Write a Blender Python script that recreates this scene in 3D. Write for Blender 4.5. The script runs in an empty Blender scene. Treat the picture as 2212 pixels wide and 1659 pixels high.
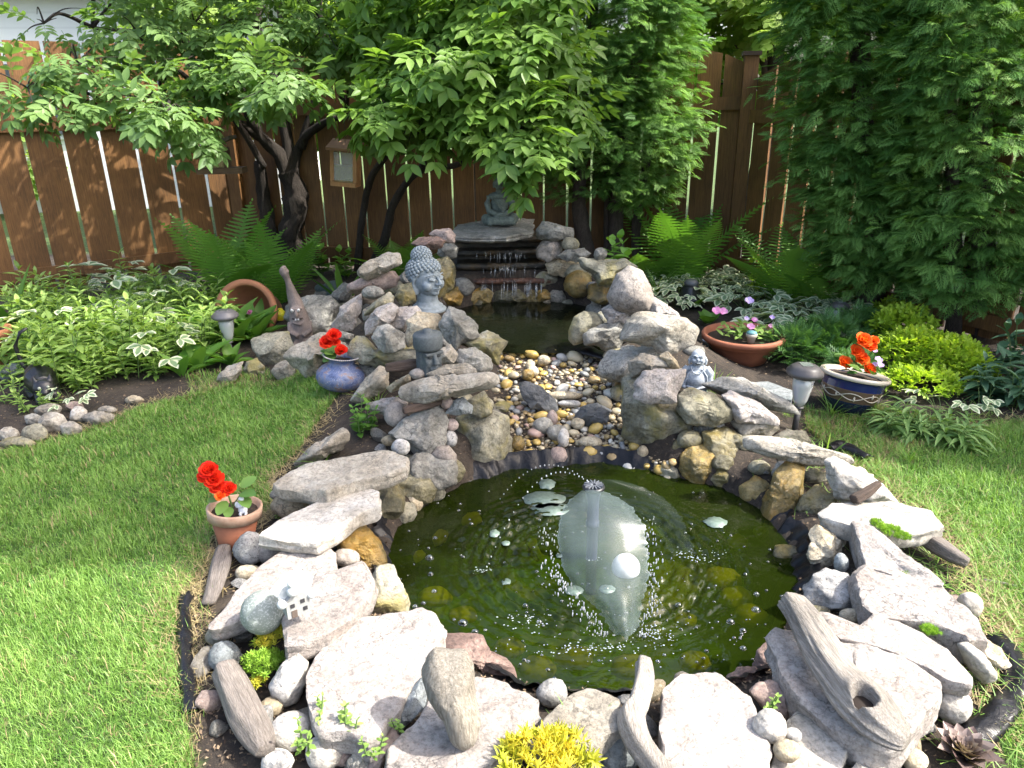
import bpy, bmesh, math, random
import numpy as np
from mathutils import Vector, Matrix, noise as mnoise
random.seed(7); rng = np.random.default_rng(7)
S = bpy.context.scene; COL = S.collection; PI = math.pi
# ---------------- camera ----------------
EYE = 1.5; PITCH = math.radians(21.0); ROLL = math.radians(-0.9); FPX = 1598.0; CX, CY = 1106.0, 829.5
r0 = Vector((1, 0, 0)); u0 = Vector((0, math.sin(PITCH), math.cos(PITCH))); FW = Vector((0, math.cos(PITCH), -math.sin(PITCH)))
RT = r0*math.cos(ROLL) + u0*math.sin(ROLL); UP = -r0*math.sin(ROLL) + u0*math.cos(ROLL)
CAM = Vector((0, 0, EYE))
cd = bpy.data.cameras.new("camera"); cam = bpy.data.objects.new("camera", cd); COL.objects.link(cam)
cam.matrix_world = Matrix(((RT.x, UP.x, -FW.x, 0), (RT.y, UP.y, -FW.y, 0), (RT.z, UP.z, -FW.z, EYE), (0, 0, 0, 1)))
cd.sensor_width = 36; cd.lens = FPX/2212*36; cd.clip_end = 500; cd.clip_start = 0.05
S.camera = cam
# ---------------- sky, sun, exposure ----------------
SUN_EL = math.radians(50); SUN_AZ = math.radians(-10)      # azimuth of the sun measured from +x towards +y
sd = Vector((math.cos(SUN_EL)*math.cos(SUN_AZ), math.cos(SUN_EL)*math.sin(SUN_AZ), math.sin(SUN_EL)))
W = bpy.data.worlds.new("World"); S.world = W; W.use_nodes = True
nt = W.node_tree; bgn = nt.nodes["Background"]
sky = nt.nodes.new("ShaderNodeTexSky"); sky.sky_type = 'NISHITA'; sky.sun_disc = False
sky.sun_elevation = SUN_EL; sky.sun_rotation = PI/2 - SUN_AZ; sky.air_density = 1.0; sky.dust_density = 5.0; sky.ozone_density = 1.0
nt.links.new(sky.outputs[0], bgn.inputs[0]); bgn.inputs[1].default_value = 0.15
sl = bpy.data.lights.new("sun", 'SUN'); sl.energy = 2.7; sl.angle = math.radians(0.5); sl.color = (1, 0.965, 0.90)
so = bpy.data.objects.new("sun", sl); COL.objects.link(so); so.rotation_euler = (-sd).to_track_quat('-Z', 'Y').to_euler(); so.location = (6, 4, 8)
S.view_settings.view_transform = 'Standard'; S.view_settings.look = 'None'; S.view_settings.gamma = 1; S.view_settings.use_curve_mapping = False
S.view_settings.exposure = 1.95
S.render.engine = 'CYCLES'; S.cycles.max_bounces = 7; S.cycles.transparent_max_bounces = 12; S.cycles.diffuse_bounces = 3; S.cycles.glossy_bounces = 3
S.cycles.caustics_reflective = False; S.cycles.caustics_refractive = False; S.cycles.sample_clamp_indirect = 6
S.cycles.use_denoising = True
# ---------------- pixel to world ----------------
def ray(u, v): return (FW*FPX + RT*(u-CX) - UP*(v-CY)).normalized()
def at(u, v, z=0.0):
    d = ray(u, v); t = (z-EYE)/d.z; return CAM + d*t
def atY(u, v, y):
    d = ray(u, v); return CAM + d*(y/d.y)
def sstep(a, b, x):
    t = max(0.0, min(1.0, (x-a)/(b-a))); return t*t*(3-2*t)
POND_PX = [(838,1215),(862,1135),(925,1085),(1005,1040),(1130,1012),(1300,1003),(1430,1022),(1560,1050),(1650,1105),(1705,1180),(1725,1260),(1700,1350),(1650,1440),(1520,1480),(1350,1500),(1150,1485),(1040,1435),(940,1395),(875,1310)]
WL = -0.06                      # water level of the lower pond
WU = 0.22                       # water level of the upper pond
POND = [tuple(at(u, v, WL)[:2]) for u, v in POND_PX]
def inpoly(x, y, P):
    c = False; n = len(P); j = n-1
    for i in range(n):
        xi, yi = P[i]; xj, yj = P[j]
        if (yi > y) != (yj > y) and x < (xj-xi)*(y-yi)/(yj-yi)+xi: c = not c
        j = i
    return c
def dpoly(x, y, P):
    best = 1e9; n = len(P)
    for i in range(n):
        ax, ay = P[i]; bx, by = P[(i+1) % n]; dx, dy = bx-ax, by-ay
        t = max(0, min(1, ((x-ax)*dx+(y-ay)*dy)/(dx*dx+dy*dy+1e-12)))
        d = math.hypot(x-ax-t*dx, y-ay-t*dy)
        if d < best: best = d
    return best
def A(y): return float(np.interp(y, [2.45,2.9,3.4,4.0,4.6,5.0,5.35,5.8], [0,.07,.17,.27,.36,.42,.25,0]))
def H(x, y):
    h = 0.0
    if 2.4 < y < 5.9:
        w = float(np.interp(y, [2.6,3.2,4.0,5.0], [.95,1.0,1.0,.75])); xc = float(np.interp(y, [2.6,4,5], [.15,.05,.0]))
        h = A(y)*(1-sstep(w*.75, w+.45, abs(x-xc)))
        ws = float(np.interp(y, [2.7,3.1,3.8,4.0,4.7,4.85], [.45,.34,.32,.47,.44,.30])); xs = float(np.interp(y, [2.8,3.3,3.9,4.5], [.25,.23,.18,.08]))
        zc = float(np.interp(y, [2.8,3.0,3.7,3.86,3.95,4.85,4.95], [-.10,-.05,.15,.20,.06,.06,.42]))
        if 2.75 < y < 5.0:
            t = 1-sstep(ws*.85, ws*1.25, abs(x-xs)); h = h*(1-t)+zc*t
    if -1.2 < x < 1.6 and 1.2 < y < 3.2:
        d = dpoly(x, y, POND)
        if inpoly(x, y, POND): h = min(h, 0.0) - 0.5*sstep(-.02, .16, d)-.04
        elif d < .12: h = h - .05*(1-d/.12)
    return h
def G(u, v, dz=0.0):
    d = ray(u, v); t = 1.2; 
    while t < 14:
        p = CAM + d*t
        if p.z < H(p.x, p.y)+dz: break
        t += .02
    lo, hi = t-.02, t
    for _ in range(8):
        m = (lo+hi)/2; p = CAM+d*m
        if p.z < H(p.x, p.y)+dz: hi = m
        else: lo = m
    return CAM + d*hi
# ---------------- objects ----------------
def tag(o, label=None, cat=None, group=None, kind=None):
    if label: o["label"] = label
    if cat: o["category"] = cat
    if group: o["group"] = group
    if kind: o["kind"] = kind
    return o
def link(o, parent=None):
    COL.objects.link(o)
    if parent is not None: o.parent = parent
    return o
def empty(name, loc, rz=0.0, label=None, cat=None, group=None, scale=1.0):
    o = bpy.data.objects.new(name, None); o.empty_display_size = .1; o.location = loc; o.rotation_euler = (0, 0, rz); o.scale = (scale,)*3
    link(o); return tag(o, label, cat, group)
def mesh(name, V, F, mat, parent=None, smooth=True, loc=None, attrs=None):
    me = bpy.data.meshes.new(name)
    if isinstance(F, np.ndarray):
        V = np.asarray(V, np.float32); n, k = F.shape
        me.vertices.add(len(V)); me.vertices.foreach_set("co", V.ravel())
        me.loops.add(n*k); me.loops.foreach_set("vertex_index", F.ravel().astype(np.int32))
        me.polygons.add(n); me.polygons.foreach_set("loop_start", np.arange(0, n*k, k, dtype=np.int32))
        me.polygons.foreach_set("loop_total", np.full(n, k, np.int32))
        me.update(calc_edges=True)
    else:
        me.from_pydata([tuple(v) for v in V], [], F); me.update()
    if smooth: me.polygons.foreach_set("use_smooth", np.ones(len(me.polygons), bool))
    if attrs:
        for an, av in attrs.items():
            a = me.attributes.new(an, 'FLOAT', 'POINT'); a.data.foreach_set("value", np.asarray(av, np.float32))
    if mat: me.materials.append(mat)
    o = bpy.data.objects.new(name, me); link(o, parent)
    if loc is not None: o.location = loc
    return o
def copy_tree(o, parent=None):
    c = o.copy(); COL.objects.link(c)
    if parent is not None: c.parent = parent
    for ch in list(o.children): copy_tree(ch, c)
    return c
class MB:                       # collects shapes for one mesh
    def __init__(s): s.V = []; s.F = []
    def add(s, V, F):
        b = len(s.V); s.V += [Vector(v) for v in V]; s.F += [tuple(i+b for i in f) for f in F]; return s
    def box(s, c, d, M=None):
        M = M or Matrix.Identity(3); c = Vector(c)
        V = [c + M @ Vector((sx*d[0]/2, sy*d[1]/2, sz*d[2]/2)) for sx in (-1,1) for sy in (-1,1) for sz in (-1,1)]
        return s.add(V, [(0,1,3,2),(4,6,7,5),(0,4,5,1),(2,3,7,6),(0,2,6,4),(1,5,7,3)])
    def lathe(s, prof, n=40, c=(0,0,0), M=None, flute=None):
        M = M or Matrix.Identity(3); c = Vector(c); V = []; F = []
        for i, (r, z) in enumerate(prof):
            for k in range(n):
                a = 2*PI*k/n; rr = r*(1+(flute(a, i) if flute else 0)); V.append(c + M @ Vector((rr*math.cos(a), rr*math.sin(a), z)))
        for i in range(len(prof)-1):
            for k in range(n): F.append((i*n+k, i*n+(k+1) % n, (i+1)*n+(k+1) % n, (i+1)*n+k))
        if prof[0][0] > 1e-4: F.append(tuple(range(n))[::-1])
        if prof[-1][0] > 1e-4: F.append(tuple((len(prof)-1)*n+k for k in range(n)))
        return s.add(V, F)
    def ell(s, c, r, n=16, M=None):
        M = M or Matrix.Identity(3); c = Vector(c)
        if not hasattr(r, '__len__'): r = (r, r, r)
        V = []; F = []; m = n//2
        V.append(c+M@Vector((0,0,-r[2])))
        for i in range(1, m):
            t = PI*i/m
            for k in range(n):
                a = 2*PI*k/n; V.append(c+M@Vector((r[0]*math.sin(t)*math.cos(a), r[1]*math.sin(t)*math.sin(a), -r[2]*math.cos(t))))
        V.append(c+M@Vector((0,0,r[2])))
        for k in range(n): F.append((0, 1+(k+1) % n, 1+k))
        for i in range(m-2):
            for k in range(n): F.append((1+i*n+k, 1+i*n+(k+1) % n, 1+(i+1)*n+(k+1) % n, 1+(i+1)*n+k))
        L = len(V)-1
        for k in range(n): F.append((L, 1+(m-2)*n+k, 1+(m-2)*n+(k+1) % n))
        return s.add(V, F)
    def tube(s, pts, rad, n=10, wob=0.0, sq=1.0):
        pts = [Vector(p) for p in pts]; V = []; F = []; N = len(pts)
        if not hasattr(rad, '__len__'): rad = [rad]*N
        up = Vector((.13, .21, .97))
        for i, p in enumerate(pts):
            t = (pts[min(i+1, N-1)]-pts[max(i-1, 0)]).normalized()
            a = t.cross(up)
            if a.length < .15: a = t.cross(Vector((1, .2, 0)))
            a.normalize(); b = t.cross(a).normalized()
            for k in range(n):
                an = 2*PI*k/n; w = 1+wob*(mnoise.noise(p*9+Vector((math.cos(an), math.sin(an), 0))*1.7))
                V.append(p + (a*math.cos(an)+b*math.sin(an)*sq)*rad[i]*w)
        for i in range(N-1):
            for k in range(n): F.append((i*n+k, i*n+(k+1) % n, (i+1)*n+(k+1) % n, (i+1)*n+k))
        F.append(tuple(range(n))[::-1]); F.append(tuple((N-1)*n+k for k in range(n)))
        return s.add(V, F)
    def build(s, name, mat, parent=None, smooth=True, loc=None, remesh=0, smooth_it=0):
        o = mesh(name, s.V, s.F, mat, parent, smooth, loc)
        if remesh:
            m = o.modifiers.new("r", 'REMESH'); m.mode = 'VOXEL'; m.voxel_size = remesh; m.use_smooth_shade = True
            if smooth_it:
                k = o.modifiers.new("s", 'SMOOTH'); k.iterations = smooth_it; k.factor = .5
            dg = bpy.context.evaluated_depsgraph_get(); dg.update()
            me = bpy.data.meshes.new_from_object(o.evaluated_get(dg)); o.modifiers.clear(); o.data = me
            me.polygons.foreach_set("use_smooth", np.ones(len(me.polygons), bool))
            if not me.materials: me.materials.append(mat)
        return o
def smoothpts(pts, n):           # Catmull-Rom through tuples of any length
    P = [np.array(p, float) for p in pts]; out = []
    for i in range(len(P)-1):
        p0, p1, p2, p3 = P[max(i-1, 0)], P[i], P[i+1], P[min(i+2, len(P)-1)]
        for k in range(n):
            t = k/n; out.append(.5*((2*p1)+(-p0+p2)*t+(2*p0-5*p1+4*p2-p3)*t*t+(-p0+3*p1-3*p2+p3)*t**3))
    out.append(P[-1]); return out
# ---------------- materials ----------------
def newmat(name):
    m = bpy.data.materials.new(name); m.use_nodes = True; n = m.node_tree; b = n.nodes["Principled BSDF"]; return m, n, b
def N(n, t, **kw):
    x = n.nodes.new(t)
    for k, v in kw.items():
        if k in x.inputs.keys(): x.inputs[k].default_value = v
        else: setattr(x, k, v)
    return x
def coords(n, sc=1.0, kind="Object", rnd=True):
    tc = N(n, "ShaderNodeTexCoord"); out = tc.outputs[kind]
    if rnd:
        oi = N(n, "ShaderNodeObjectInfo"); mu = N(n, "ShaderNodeMath", operation='MULTIPLY'); n.links.new(oi.outputs["Random"], mu.inputs[0]); mu.inputs[1].default_value = 37.0
        va = N(n, "ShaderNodeVectorMath", operation='ADD'); n.links.new(out, va.inputs[0]); n.links.new(mu.outputs[0], va.inputs[1]); out = va.outputs[0]
    return out
def tex(n, co, scale, detail=6, rough=.6, dist=0.0):
    t = N(n, "ShaderNodeTexNoise"); t.inputs["Scale"].default_value = scale; t.inputs["Detail"].default_value = detail
    t.inputs["Roughness"].default_value = rough; t.inputs["Distortion"].default_value = dist; n.links.new(co, t.inputs["Vector"]); return t.outputs["Fac"]
def ramp(n, f, stops):
    r = N(n, "ShaderNodeValToRGB"); e = r.color_ramp.elements
    while len(e) < len(stops): e.new(.5)
    for i, (p, c) in enumerate(stops): e[i].position = p; e[i].color = (*c, 1) if len(c) == 3 else c
    n.links.new(f, r.inputs[0]); return r.outputs["Color"]
def mix(n, f, a, b, mode='MIX'):
    m = N(n, "ShaderNodeMix", data_type='RGBA', blend_type=mode)
    for s, v in ((0, f), (6, a), (7, b)):
        if isinstance(v, (int, float)): m.inputs[s].default_value = v
        elif isinstance(v, tuple): m.inputs[s].default_value = (*v, 1)
        else: n.links.new(v, m.inputs[s])
    return m.outputs[2]
def bump(n, b, h, dist=.005, strength=.8, prev=None):
    x = N(n, "ShaderNodeBump"); x.inputs["Strength"].default_value = strength; x.inputs["Distance"].default_value = dist
    n.links.new(h, x.inputs["Height"])
    if prev is not None: n.links.new(prev, x.inputs["Normal"])
    n.links.new(x.outputs[0], b.inputs["Normal"]); return x.outputs[0]
def hsv_var(n, col, amt):        # per-object brightness variation
    oi = N(n, "ShaderNodeObjectInfo"); mr = N(n, "ShaderNodeMapRange"); mr.inputs[3].default_value = 1-amt; mr.inputs[4].default_value = 1+amt
    n.links.new(oi.outputs["Random"], mr.inputs[0]); h = N(n, "ShaderNodeHueSaturation"); n.links.new(mr.outputs[0], h.inputs["Value"]); n.links.new(col, h.inputs["Color"]); return h.outputs[0]
def rock_mat(name, c1, c2, c3, spk=(.12,.11,.10), spa=.25, rough=.85, bd=.012, stain=None, wet=False, sc=1.0):
    m, n, b = newmat(name); co = coords(n)
    col = ramp(n, tex(n, co, 5*sc, 8, .65, .6), [(.36, c1), (.5, c2), (.66, c3)])
    f = ramp(n, tex(n, co, 70*sc, 6, .75), [(.35, (.55,)*3), (.52, (1,)*3), (.72, (1.12,)*3)]); col = mix(n, 1.0, col, f, 'MULTIPLY')
    f_ = ramp(n, tex(n, co, 24*sc, 8, .7, .8), [(.34, (.72,)*3), (.5, (1.0,)*3), (.66, (1.12,)*3)]); col = mix(n, 1.0, col, f_, 'MULTIPLY')
    sp = ramp(n, tex(n, co, 120*sc, 3, .6), [(.60, (0,)*3), (.68, (spa,)*3)]); col = mix(n, sp, col, spk)
    # cracks: thin dark lines along distorted cell borders
    vo = N(n, "ShaderNodeTexVoronoi", feature='DISTANCE_TO_EDGE'); vo.inputs["Scale"].default_value = 5*sc
    dv = N(n, "ShaderNodeVectorMath", operation='ADD'); tn = N(n, "ShaderNodeTexNoise"); tn.inputs["Scale"].default_value = 9*sc; tn.inputs["Detail"].default_value = 6; n.links.new(co, tn.inputs["Vector"])
    sv = N(n, "ShaderNodeVectorMath", operation='SCALE'); sv.inputs["Scale"].default_value = .35; n.links.new(tn.outputs["Color"], sv.inputs[0]); n.links.new(co, dv.inputs[0]); n.links.new(sv.outputs[0], dv.inputs[1]); n.links.new(dv.outputs[0], vo.inputs["Vector"])
    cr = ramp(n, vo.outputs["Distance"], [(.0, (.42,)*3), (.018, (1,)*3)]); gate = ramp(n, tex(n, co, 3.1*sc, 2), [(.46, (0,)*3), (.56, (1,)*3)])
    col = mix(n, gate, col, mix(n, 1.0, col, cr, 'MULTIPLY'))
    if stain:
        f2 = ramp(n, tex(n, co, 7*sc, 5, .6, .4), [(.50, (0,)*3), (.64, (.85,)*3)]); col = mix(n, f2, col, stain)
    col = hsv_var(n, col, .13)
    n.links.new(col, b.inputs["Base Color"]); b.inputs["Roughness"].default_value = rough
    if wet: b.inputs["Roughness"].default_value = .28; b.inputs["Specular IOR Level"].default_value = .6
    p1 = bump(n, b, tex(n, co, 14*sc, 10, .68, .3), bd*2.2, .95); p2 = bump(n, b, tex(n, co, 80*sc, 6, .75), bd*.5, .8, p1)
    bump(n, b, ramp(n, vo.outputs["Distance"], [(.0, (.0,)*3), (.03, (1,)*3)]), bd*.15, .5, p2)
    return m
RM = {
 'pink': rock_mat("rock_pinkish", (.33,.285,.25), (.39,.35,.315), (.45,.415,.38), (.20,.11,.08), .4),
 'pale': rock_mat("rock_pale", (.24,.21,.16), (.345,.31,.25), (.44,.41,.35), (.16,.15,.13), .35),
 'grey': rock_mat("rock_grey", (.15,.142,.12), (.27,.26,.225), (.41,.39,.345), (.10,.10,.09), .4),
 'mossy': rock_mat("rock_mossy_grey", (.14,.13,.085), (.26,.24,.17), (.40,.375,.29), (.10,.10,.06), .4, stain=(.27,.23,.08)),
 'tan': rock_mat("rock_tan", (.33,.26,.16), (.47,.39,.26), (.58,.52,.40), (.2,.14,.08), .3),
 'ochre': rock_mat("rock_wet_ochre", (.09,.075,.03), (.24,.17,.05), (.36,.27,.11), (.04,.035,.015), .5, stain=(.34,.19,.03), wet=True),
 'olive': rock_mat("rock_wet_olive", (.07,.065,.035), (.17,.15,.08), (.29,.27,.19), (.03,.03,.02), .5, stain=(.20,.15,.035), wet=True),
 'dark': rock_mat("rock_dark_slate", (.05,.055,.058), (.09,.095,.10), (.15,.155,.155), (.03,.03,.03), .4, rough=.5),
 'red': rock_mat("rock_reddish", (.10,.065,.055), (.20,.13,.105), (.31,.22,.18), (.05,.03,.03), .4, rough=.5),
 'blue': rock_mat("rock_bluegrey", (.16,.18,.18), (.25,.27,.27), (.36,.38,.37), (.08,.09,.09), .35),
 'smooth': rock_mat("rock_smooth_greybrown", (.19,.16,.135), (.27,.235,.20), (.35,.31,.27), (.15,.13,.11), .5, bd=.004),
 'white': rock_mat("rock_white", (.34,.305,.25), (.42,.39,.34), (.50,.48,.44), (.35,.33,.25), .3, bd=.005),
 'speck': rock_mat("rock_speckled", (.17,.165,.15), (.32,.31,.29), (.45,.44,.42), (.05,.05,.05), .95, bd=.004),
 'rose': rock_mat("rock_rose", (.25,.18,.15), (.34,.26,.22), (.43,.35,.31), (.2,.1,.1), .4, bd=.004),
}
def simple(name, c, rough=.6, metal=0.0, c2=None, sc=20, bd=.001, spec=.5, coat=0.0):
    m, n, b = newmat(name); co = coords(n, rnd=False)
    t = tex(n, co, sc, 6, .65); c2 = c2 or tuple(x*.72 for x in c)
    n.links.new(ramp(n, t, [(.35, c2), (.65, c)]), b.inputs["Base Color"]); b.inputs["Roughness"].default_value = rough; b.inputs["Metallic"].default_value = metal
    b.inputs["Specular IOR Level"].default_value = spec; b.inputs["Coat Weight"].default_value = coat
    bump(n, b, tex(n, co, sc*4, 4, .6), bd, .7); return m
def leaf_mat(name, c1, c2, trans=.35, edge=None, rough=.5, hue=.0):
    m, n, b = newmat(name)
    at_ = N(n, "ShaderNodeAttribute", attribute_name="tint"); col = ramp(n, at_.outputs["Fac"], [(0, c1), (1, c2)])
    if edge:
        ae = N(n, "ShaderNodeAttribute", attribute_name="edge"); f = ramp(n, ae.outputs["Fac"], [(.45, (0,)*3), (.62, (1,)*3)]); col = mix(n, f, col, edge)
    n.links.new(col, b.inputs["Base Color"]); b.inputs["Roughness"].default_value = rough; b.inputs["Specular IOR Level"].default_value = .35
    tr = N(n, "ShaderNodeBsdfTranslucent"); tc = mix(n, 1.0, col, (1.25,1.3,.55), 'MULTIPLY'); n.links.new(tc, tr.inputs["Color"])
    ms = N(n, "ShaderNodeMixShader"); ms.inputs[0].default_value = trans
    n.links.new(b.outputs[0], ms.inputs[1]); n.links.new(tr.outputs[0], ms.inputs[2]); n.links.new(ms.outputs[0], n.nodes["Material Output"].inputs["Surface"]); return m
def wood_mat(name, c1, c2, sc=1.0, rough=.75, axis=2, bd=.004, stretch=.06):
    m, n, b = newmat(name); co = coords(n); mp = N(n, "ShaderNodeMapping"); s = [1,1,1]; s[axis] = stretch; mp.inputs["Scale"].default_value = s; n.links.new(co, mp.inputs["Vector"])
    t = tex(n, mp.outputs[0], 330*sc, 10, .78, .3); t2 = tex(n, co, 4*sc, 4)
    col = ramp(n, t, [(.34, c1), (.62, c2)]); col = mix(n, 1.0, col, ramp(n, t2, [(.3, (.58,)*3), (.7, (1.22,)*3)]), 'MULTIPLY'); col = hsv_var(n, col, .1)
    n.links.new(col, b.inputs["Base Color"]); b.inputs["Roughness"].default_value = rough; p_ = bump(n, b, t, bd, .8); bump(n, b, tex(n, mp.outputs[0], 90*sc, 6, .7, .6), bd*1.6, .8, p_); return m
# ---------------- rocks ----------------
def polypts(s):
    if isinstance(s, tuple):
        cx, cy, rx, ry = s; return [(cx+rx*math.cos(t)*(1+.05*math.sin(3*t+cx)), cy+ry*math.sin(t)*(1+.05*math.cos(2*t+cy))) for t in np.linspace(0, 2*PI, 14, endpoint=False)]
    return [tuple(map(float, p.split(','))) for p in s.split()]
def centroid(P):
    a = cx = cy = 0
    for i in range(len(P)):
        x0, y0 = P[i]; x1, y1 = P[(i+1) % len(P)]; k = x0*y1-x1*y0; a += k; cx += (x0+x1)*k; cy += (y0+y1)*k
    return cx/(3*a), cy/(3*a)
def radial(P, c, n):
    """radius of the star-shaped outline P about c in n directions"""
    out = []
    for k in range(n):
        th = 2*PI*k/n; dx, dy = math.cos(th), math.sin(th); best = 0
        for i in range(len(P)):
            ax, ay = P[i][0]-c[0], P[i][1]-c[1]; bx, by = P[(i+1) % len(P)][0]-c[0], P[(i+1) % len(P)][1]-c[1]
            ex, ey = bx-ax, by-ay; den = dx*ey-dy*ex
            if abs(den) < 1e-12: continue
            t = (ax*ey-ay*ex)/den; s = (ax*dy-ay*dx)/den
            if -1e-6 <= s <= 1+1e-6 and t > best: best = t
        out.append(best)
    return out
def make_slab(px, dz, th, tilt, seed, mat, name):
    P = polypts(px); c2 = centroid(P); c = G(c2[0], c2[1], dz); nrm = Vector((-tilt[0], -tilt[1], 1)).normalized()
    W3 = []
    for u, v in P:
        d = ray(u, v); t = (c-CAM).dot(nrm)/d.dot(nrm); W3.append(CAM+d*t-c)
    ex = Vector((1, 0, tilt[0])).normalized(); ey = nrm.cross(ex)
    P2 = [(w.dot(ex), w.dot(ey)) for w in W3]; n = 110; R = radial(P2, (0, 0), n); rs = random.Random(seed)
    Rm = sum(R)/n; off = Vector((seed*3.7, seed*1.3, 0)); V = []; F = []
    prof = [(.0, 0), (.15, 0), (.3, 0), (.44, 0), (.57, 0), (.69, 0), (.79, 0), (.88, 0), (.95, 0), (.985, -.02), (1.0, -.10), (1.005, -.3), (.985, -.42), (1.0, -.6), (.975, -.8), (.93, -.95), (.75, -1.0), (.3, -1.0)]
    th2 = th
    for i, (s, z) in enumerate(prof):
        for k in range(n):
            a = 2*PI*k/n; dirv = Vector((math.cos(a), math.sin(a), 0)); r = R[k]
            q = dirv*Rm*1.0
            jag = 1+.035*mnoise.noise(q*18+off)+.02*mnoise.noise(q*50+off)
            if z < -.05: jag += .05*mnoise.noise(Vector((q.x*14, q.y*14, z*th*40))+off)
            if .9 < s < .99 and z > -.05:
                ch = max(0, mnoise.noise(Vector((q.x*9, q.y*9, 4))+off)); s_ = s-.10*ch*(1 if s > .96 else .6)
            else: s_ = s; ch = 0
            jag += .03*abs(mnoise.noise(q*32+off*1.7))-.012
            p = dirv*(r*s_*jag*1.04); zz = z*th2
            if i < 11: zz += th*.10*mnoise.fractal(Vector((p.x, p.y, 0))*9+off, .8, 2.1, 5) + .006*mnoise.noise(Vector((p.x, p.y, 0))*3+off) - (.05*th if mnoise.noise(Vector((p.x*6, p.y*6, 3))+off) > .18 else 0)
            V.append(ex*p.x+ey*p.y+nrm*zz)
    m = len(prof)
    for i in range(m-1):
        for k in range(n): F.append((i*n+k, (i+1)*n+k, (i+1)*n+(k+1) % n, i*n+(k+1) % n))
    F.append(tuple((m-1)*n+k for k in range(n))[::-1])
    o = mesh(name, V, F, mat, loc=c); o.data.set_sharp_from_angle(angle=math.radians(38)); return o
_ico = {}
def ico(sub):
    if sub not in _ico:
        bm = bmesh.new(); bmesh.ops.create_icosphere(bm, subdivisions=sub, radius=1); _ico[sub] = ([v.co.copy() for v in bm.verts], [tuple(v.index for v in f.verts) for f in bm.faces]); bm.free()
    return _ico[sub]
def make_boulder(px, dz, seed, mat, name, sharp=True, kd=.95, flat=None, lift=0.0, rough=1.0):
    P = polypts(px); c2 = centroid(P); vb = max(p[1] for p in P); ub = sum(p[0] for p in P)/len(P); vt = min(p[1] for p in P)
    w = max(p[0] for p in P)-min(p[0] for p in P); h = vb-vt
    g = G(ub, vb+h*.03, dz); dep = (g-CAM).dot(FW); s0 = dep/FPX; hd = kd*.5*math.sqrt(w*h)*s0
    dep += hd*.18; s = dep/FPX
    C = CAM+(FW+RT*((c2[0]-CX)/FPX)-UP*((c2[1]-CY)/FPX))*dep; C.z += lift
    n = 96; R = [r*s for r in radial([(x, -y) for x, y in P], (c2[0], -c2[1]), n)]
    rs = random.Random(seed*13+5); planes = []
    if sharp:
        pl = []
        for _ in range(15):
            v = Vector((rs.gauss(0, 1), rs.gauss(0, 1), rs.gauss(0, 1))).normalized(); planes.append((v, rs.uniform(.58, .84)))
        upl = Vector((-UP.dot(Vector((0,0,1)))*0, UP.z, -FW.z*-1))  # placeholder, replaced below
        up_l = Vector((RT.z, UP.z, FW.z)).normalized()       # world up in the (right, up, forward) frame
        planes.append((up_l, rs.uniform(.50, .66) if flat is None else flat))
    V0, F0 = ico(5 if max(w, h) > 60 else 4); off = Vector((seed*2.3, -seed*1.7, seed)); V = []
    def rp(d):
        if not planes: return 1.0
        m = 1.0
        # soft minimum keeps the broken edges slightly worn
        acc = 1.0
        for nn, hh in planes:
            k = d.dot(nn)
            if k > .05: acc += (k/hh)**40
        return acc**(-1/40)
    size = .5*(w+h)*.5*s
    for d in V0:
        r = rp(d); a, b, c = d.x*r, d.y*r, d.z*r; q = math.hypot(d.x, d.y)
        if q > 1e-5:
            th = math.atan2(d.y, d.x) % (2*PI); k = th/(2*PI)*n; i = int(k) % n; fr = k-int(k); Rk = R[i]*(1-fr)+R[(i+1) % n]*fr
            eq = rp(Vector((d.x/q, d.y/q, 0))); blend = q**2.0*1.0
            sc = Rk/((eq*blend)+(1-blend))
            a *= sc*1.04; b *= sc*1.04
        c *= hd
        nz = (.065 if sharp else .05)*rough*size*mnoise.fractal(d*1.7+off, .9, 2.1, 6)
        if sharp: nz += .035*size*rough*mnoise.noise(Vector((d.x*3, d.y*9, d.z*3))+off)
        L = math.sqrt(a*a+b*b+c*c)+1e-9; g2 = 1+nz/L
        p = RT*(a*g2)+UP*(b*g2)+FW*(c*g2); V.append(p)
    o = mesh(name, V, F0, mat, loc=C)
    if sharp: o.data.set_sharp_from_angle(angle=math.radians(32))
    return o
ROCKS = []
def R_(k, px, m, label, dz=0.0, th=.07, tilt=(0, 0), **kw):
    seed = len(ROCKS)+1
    if k == 's': o = make_slab(px, dz if dz else th, th, tilt, seed, RM[m], "stone_slab"); cat = "stone slab"
    else: o = make_boulder(px, dz, seed, RM[m], "boulder" if k == 'r' else "rock", sharp=(k == 'b'), **kw); cat = "boulder" if k == 'r' else "rock"
    tag(o, label, cat); ROCKS.append(o); return o
# --- foreground ring
R_('s', "700,1393 740,1359 783,1333 863,1324 906,1313 936,1333 958,1353 946,1393 920,1436 873,1496 820,1583 793,1594 753,1576 693,1579 673,1539 663,1506 668,1439", 'pink', "large flat pale slab with a long thin crack near its upper edge", .12, .09, (.02,.02))
R_('s', "455,1348 500,1290 560,1225 610,1190 665,1168 700,1175 722,1195 725,1222 690,1255 660,1290 590,1320 520,1335 470,1352", 'pink', "flat pale slab under the round green stone ball", .11, .06)
S2 = R_('s', "670,1266 710,1233 783,1208 796,1233 811,1256 800,1286 766,1323 713,1366 653,1389 616,1393 612,1340 625,1300", 'pink', "flat slab with rusty red spots beside the little stone house", .155, .07)
R_('s', "560,1155 610,1115 690,1078 745,1060 785,1052 815,1062 818,1096 780,1106 720,1150 680,1172 640,1165 590,1160", 'white', "bleached white slab between the potted red begonia and the wet olive rocks", .17, .06, (.03,0))
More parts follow.
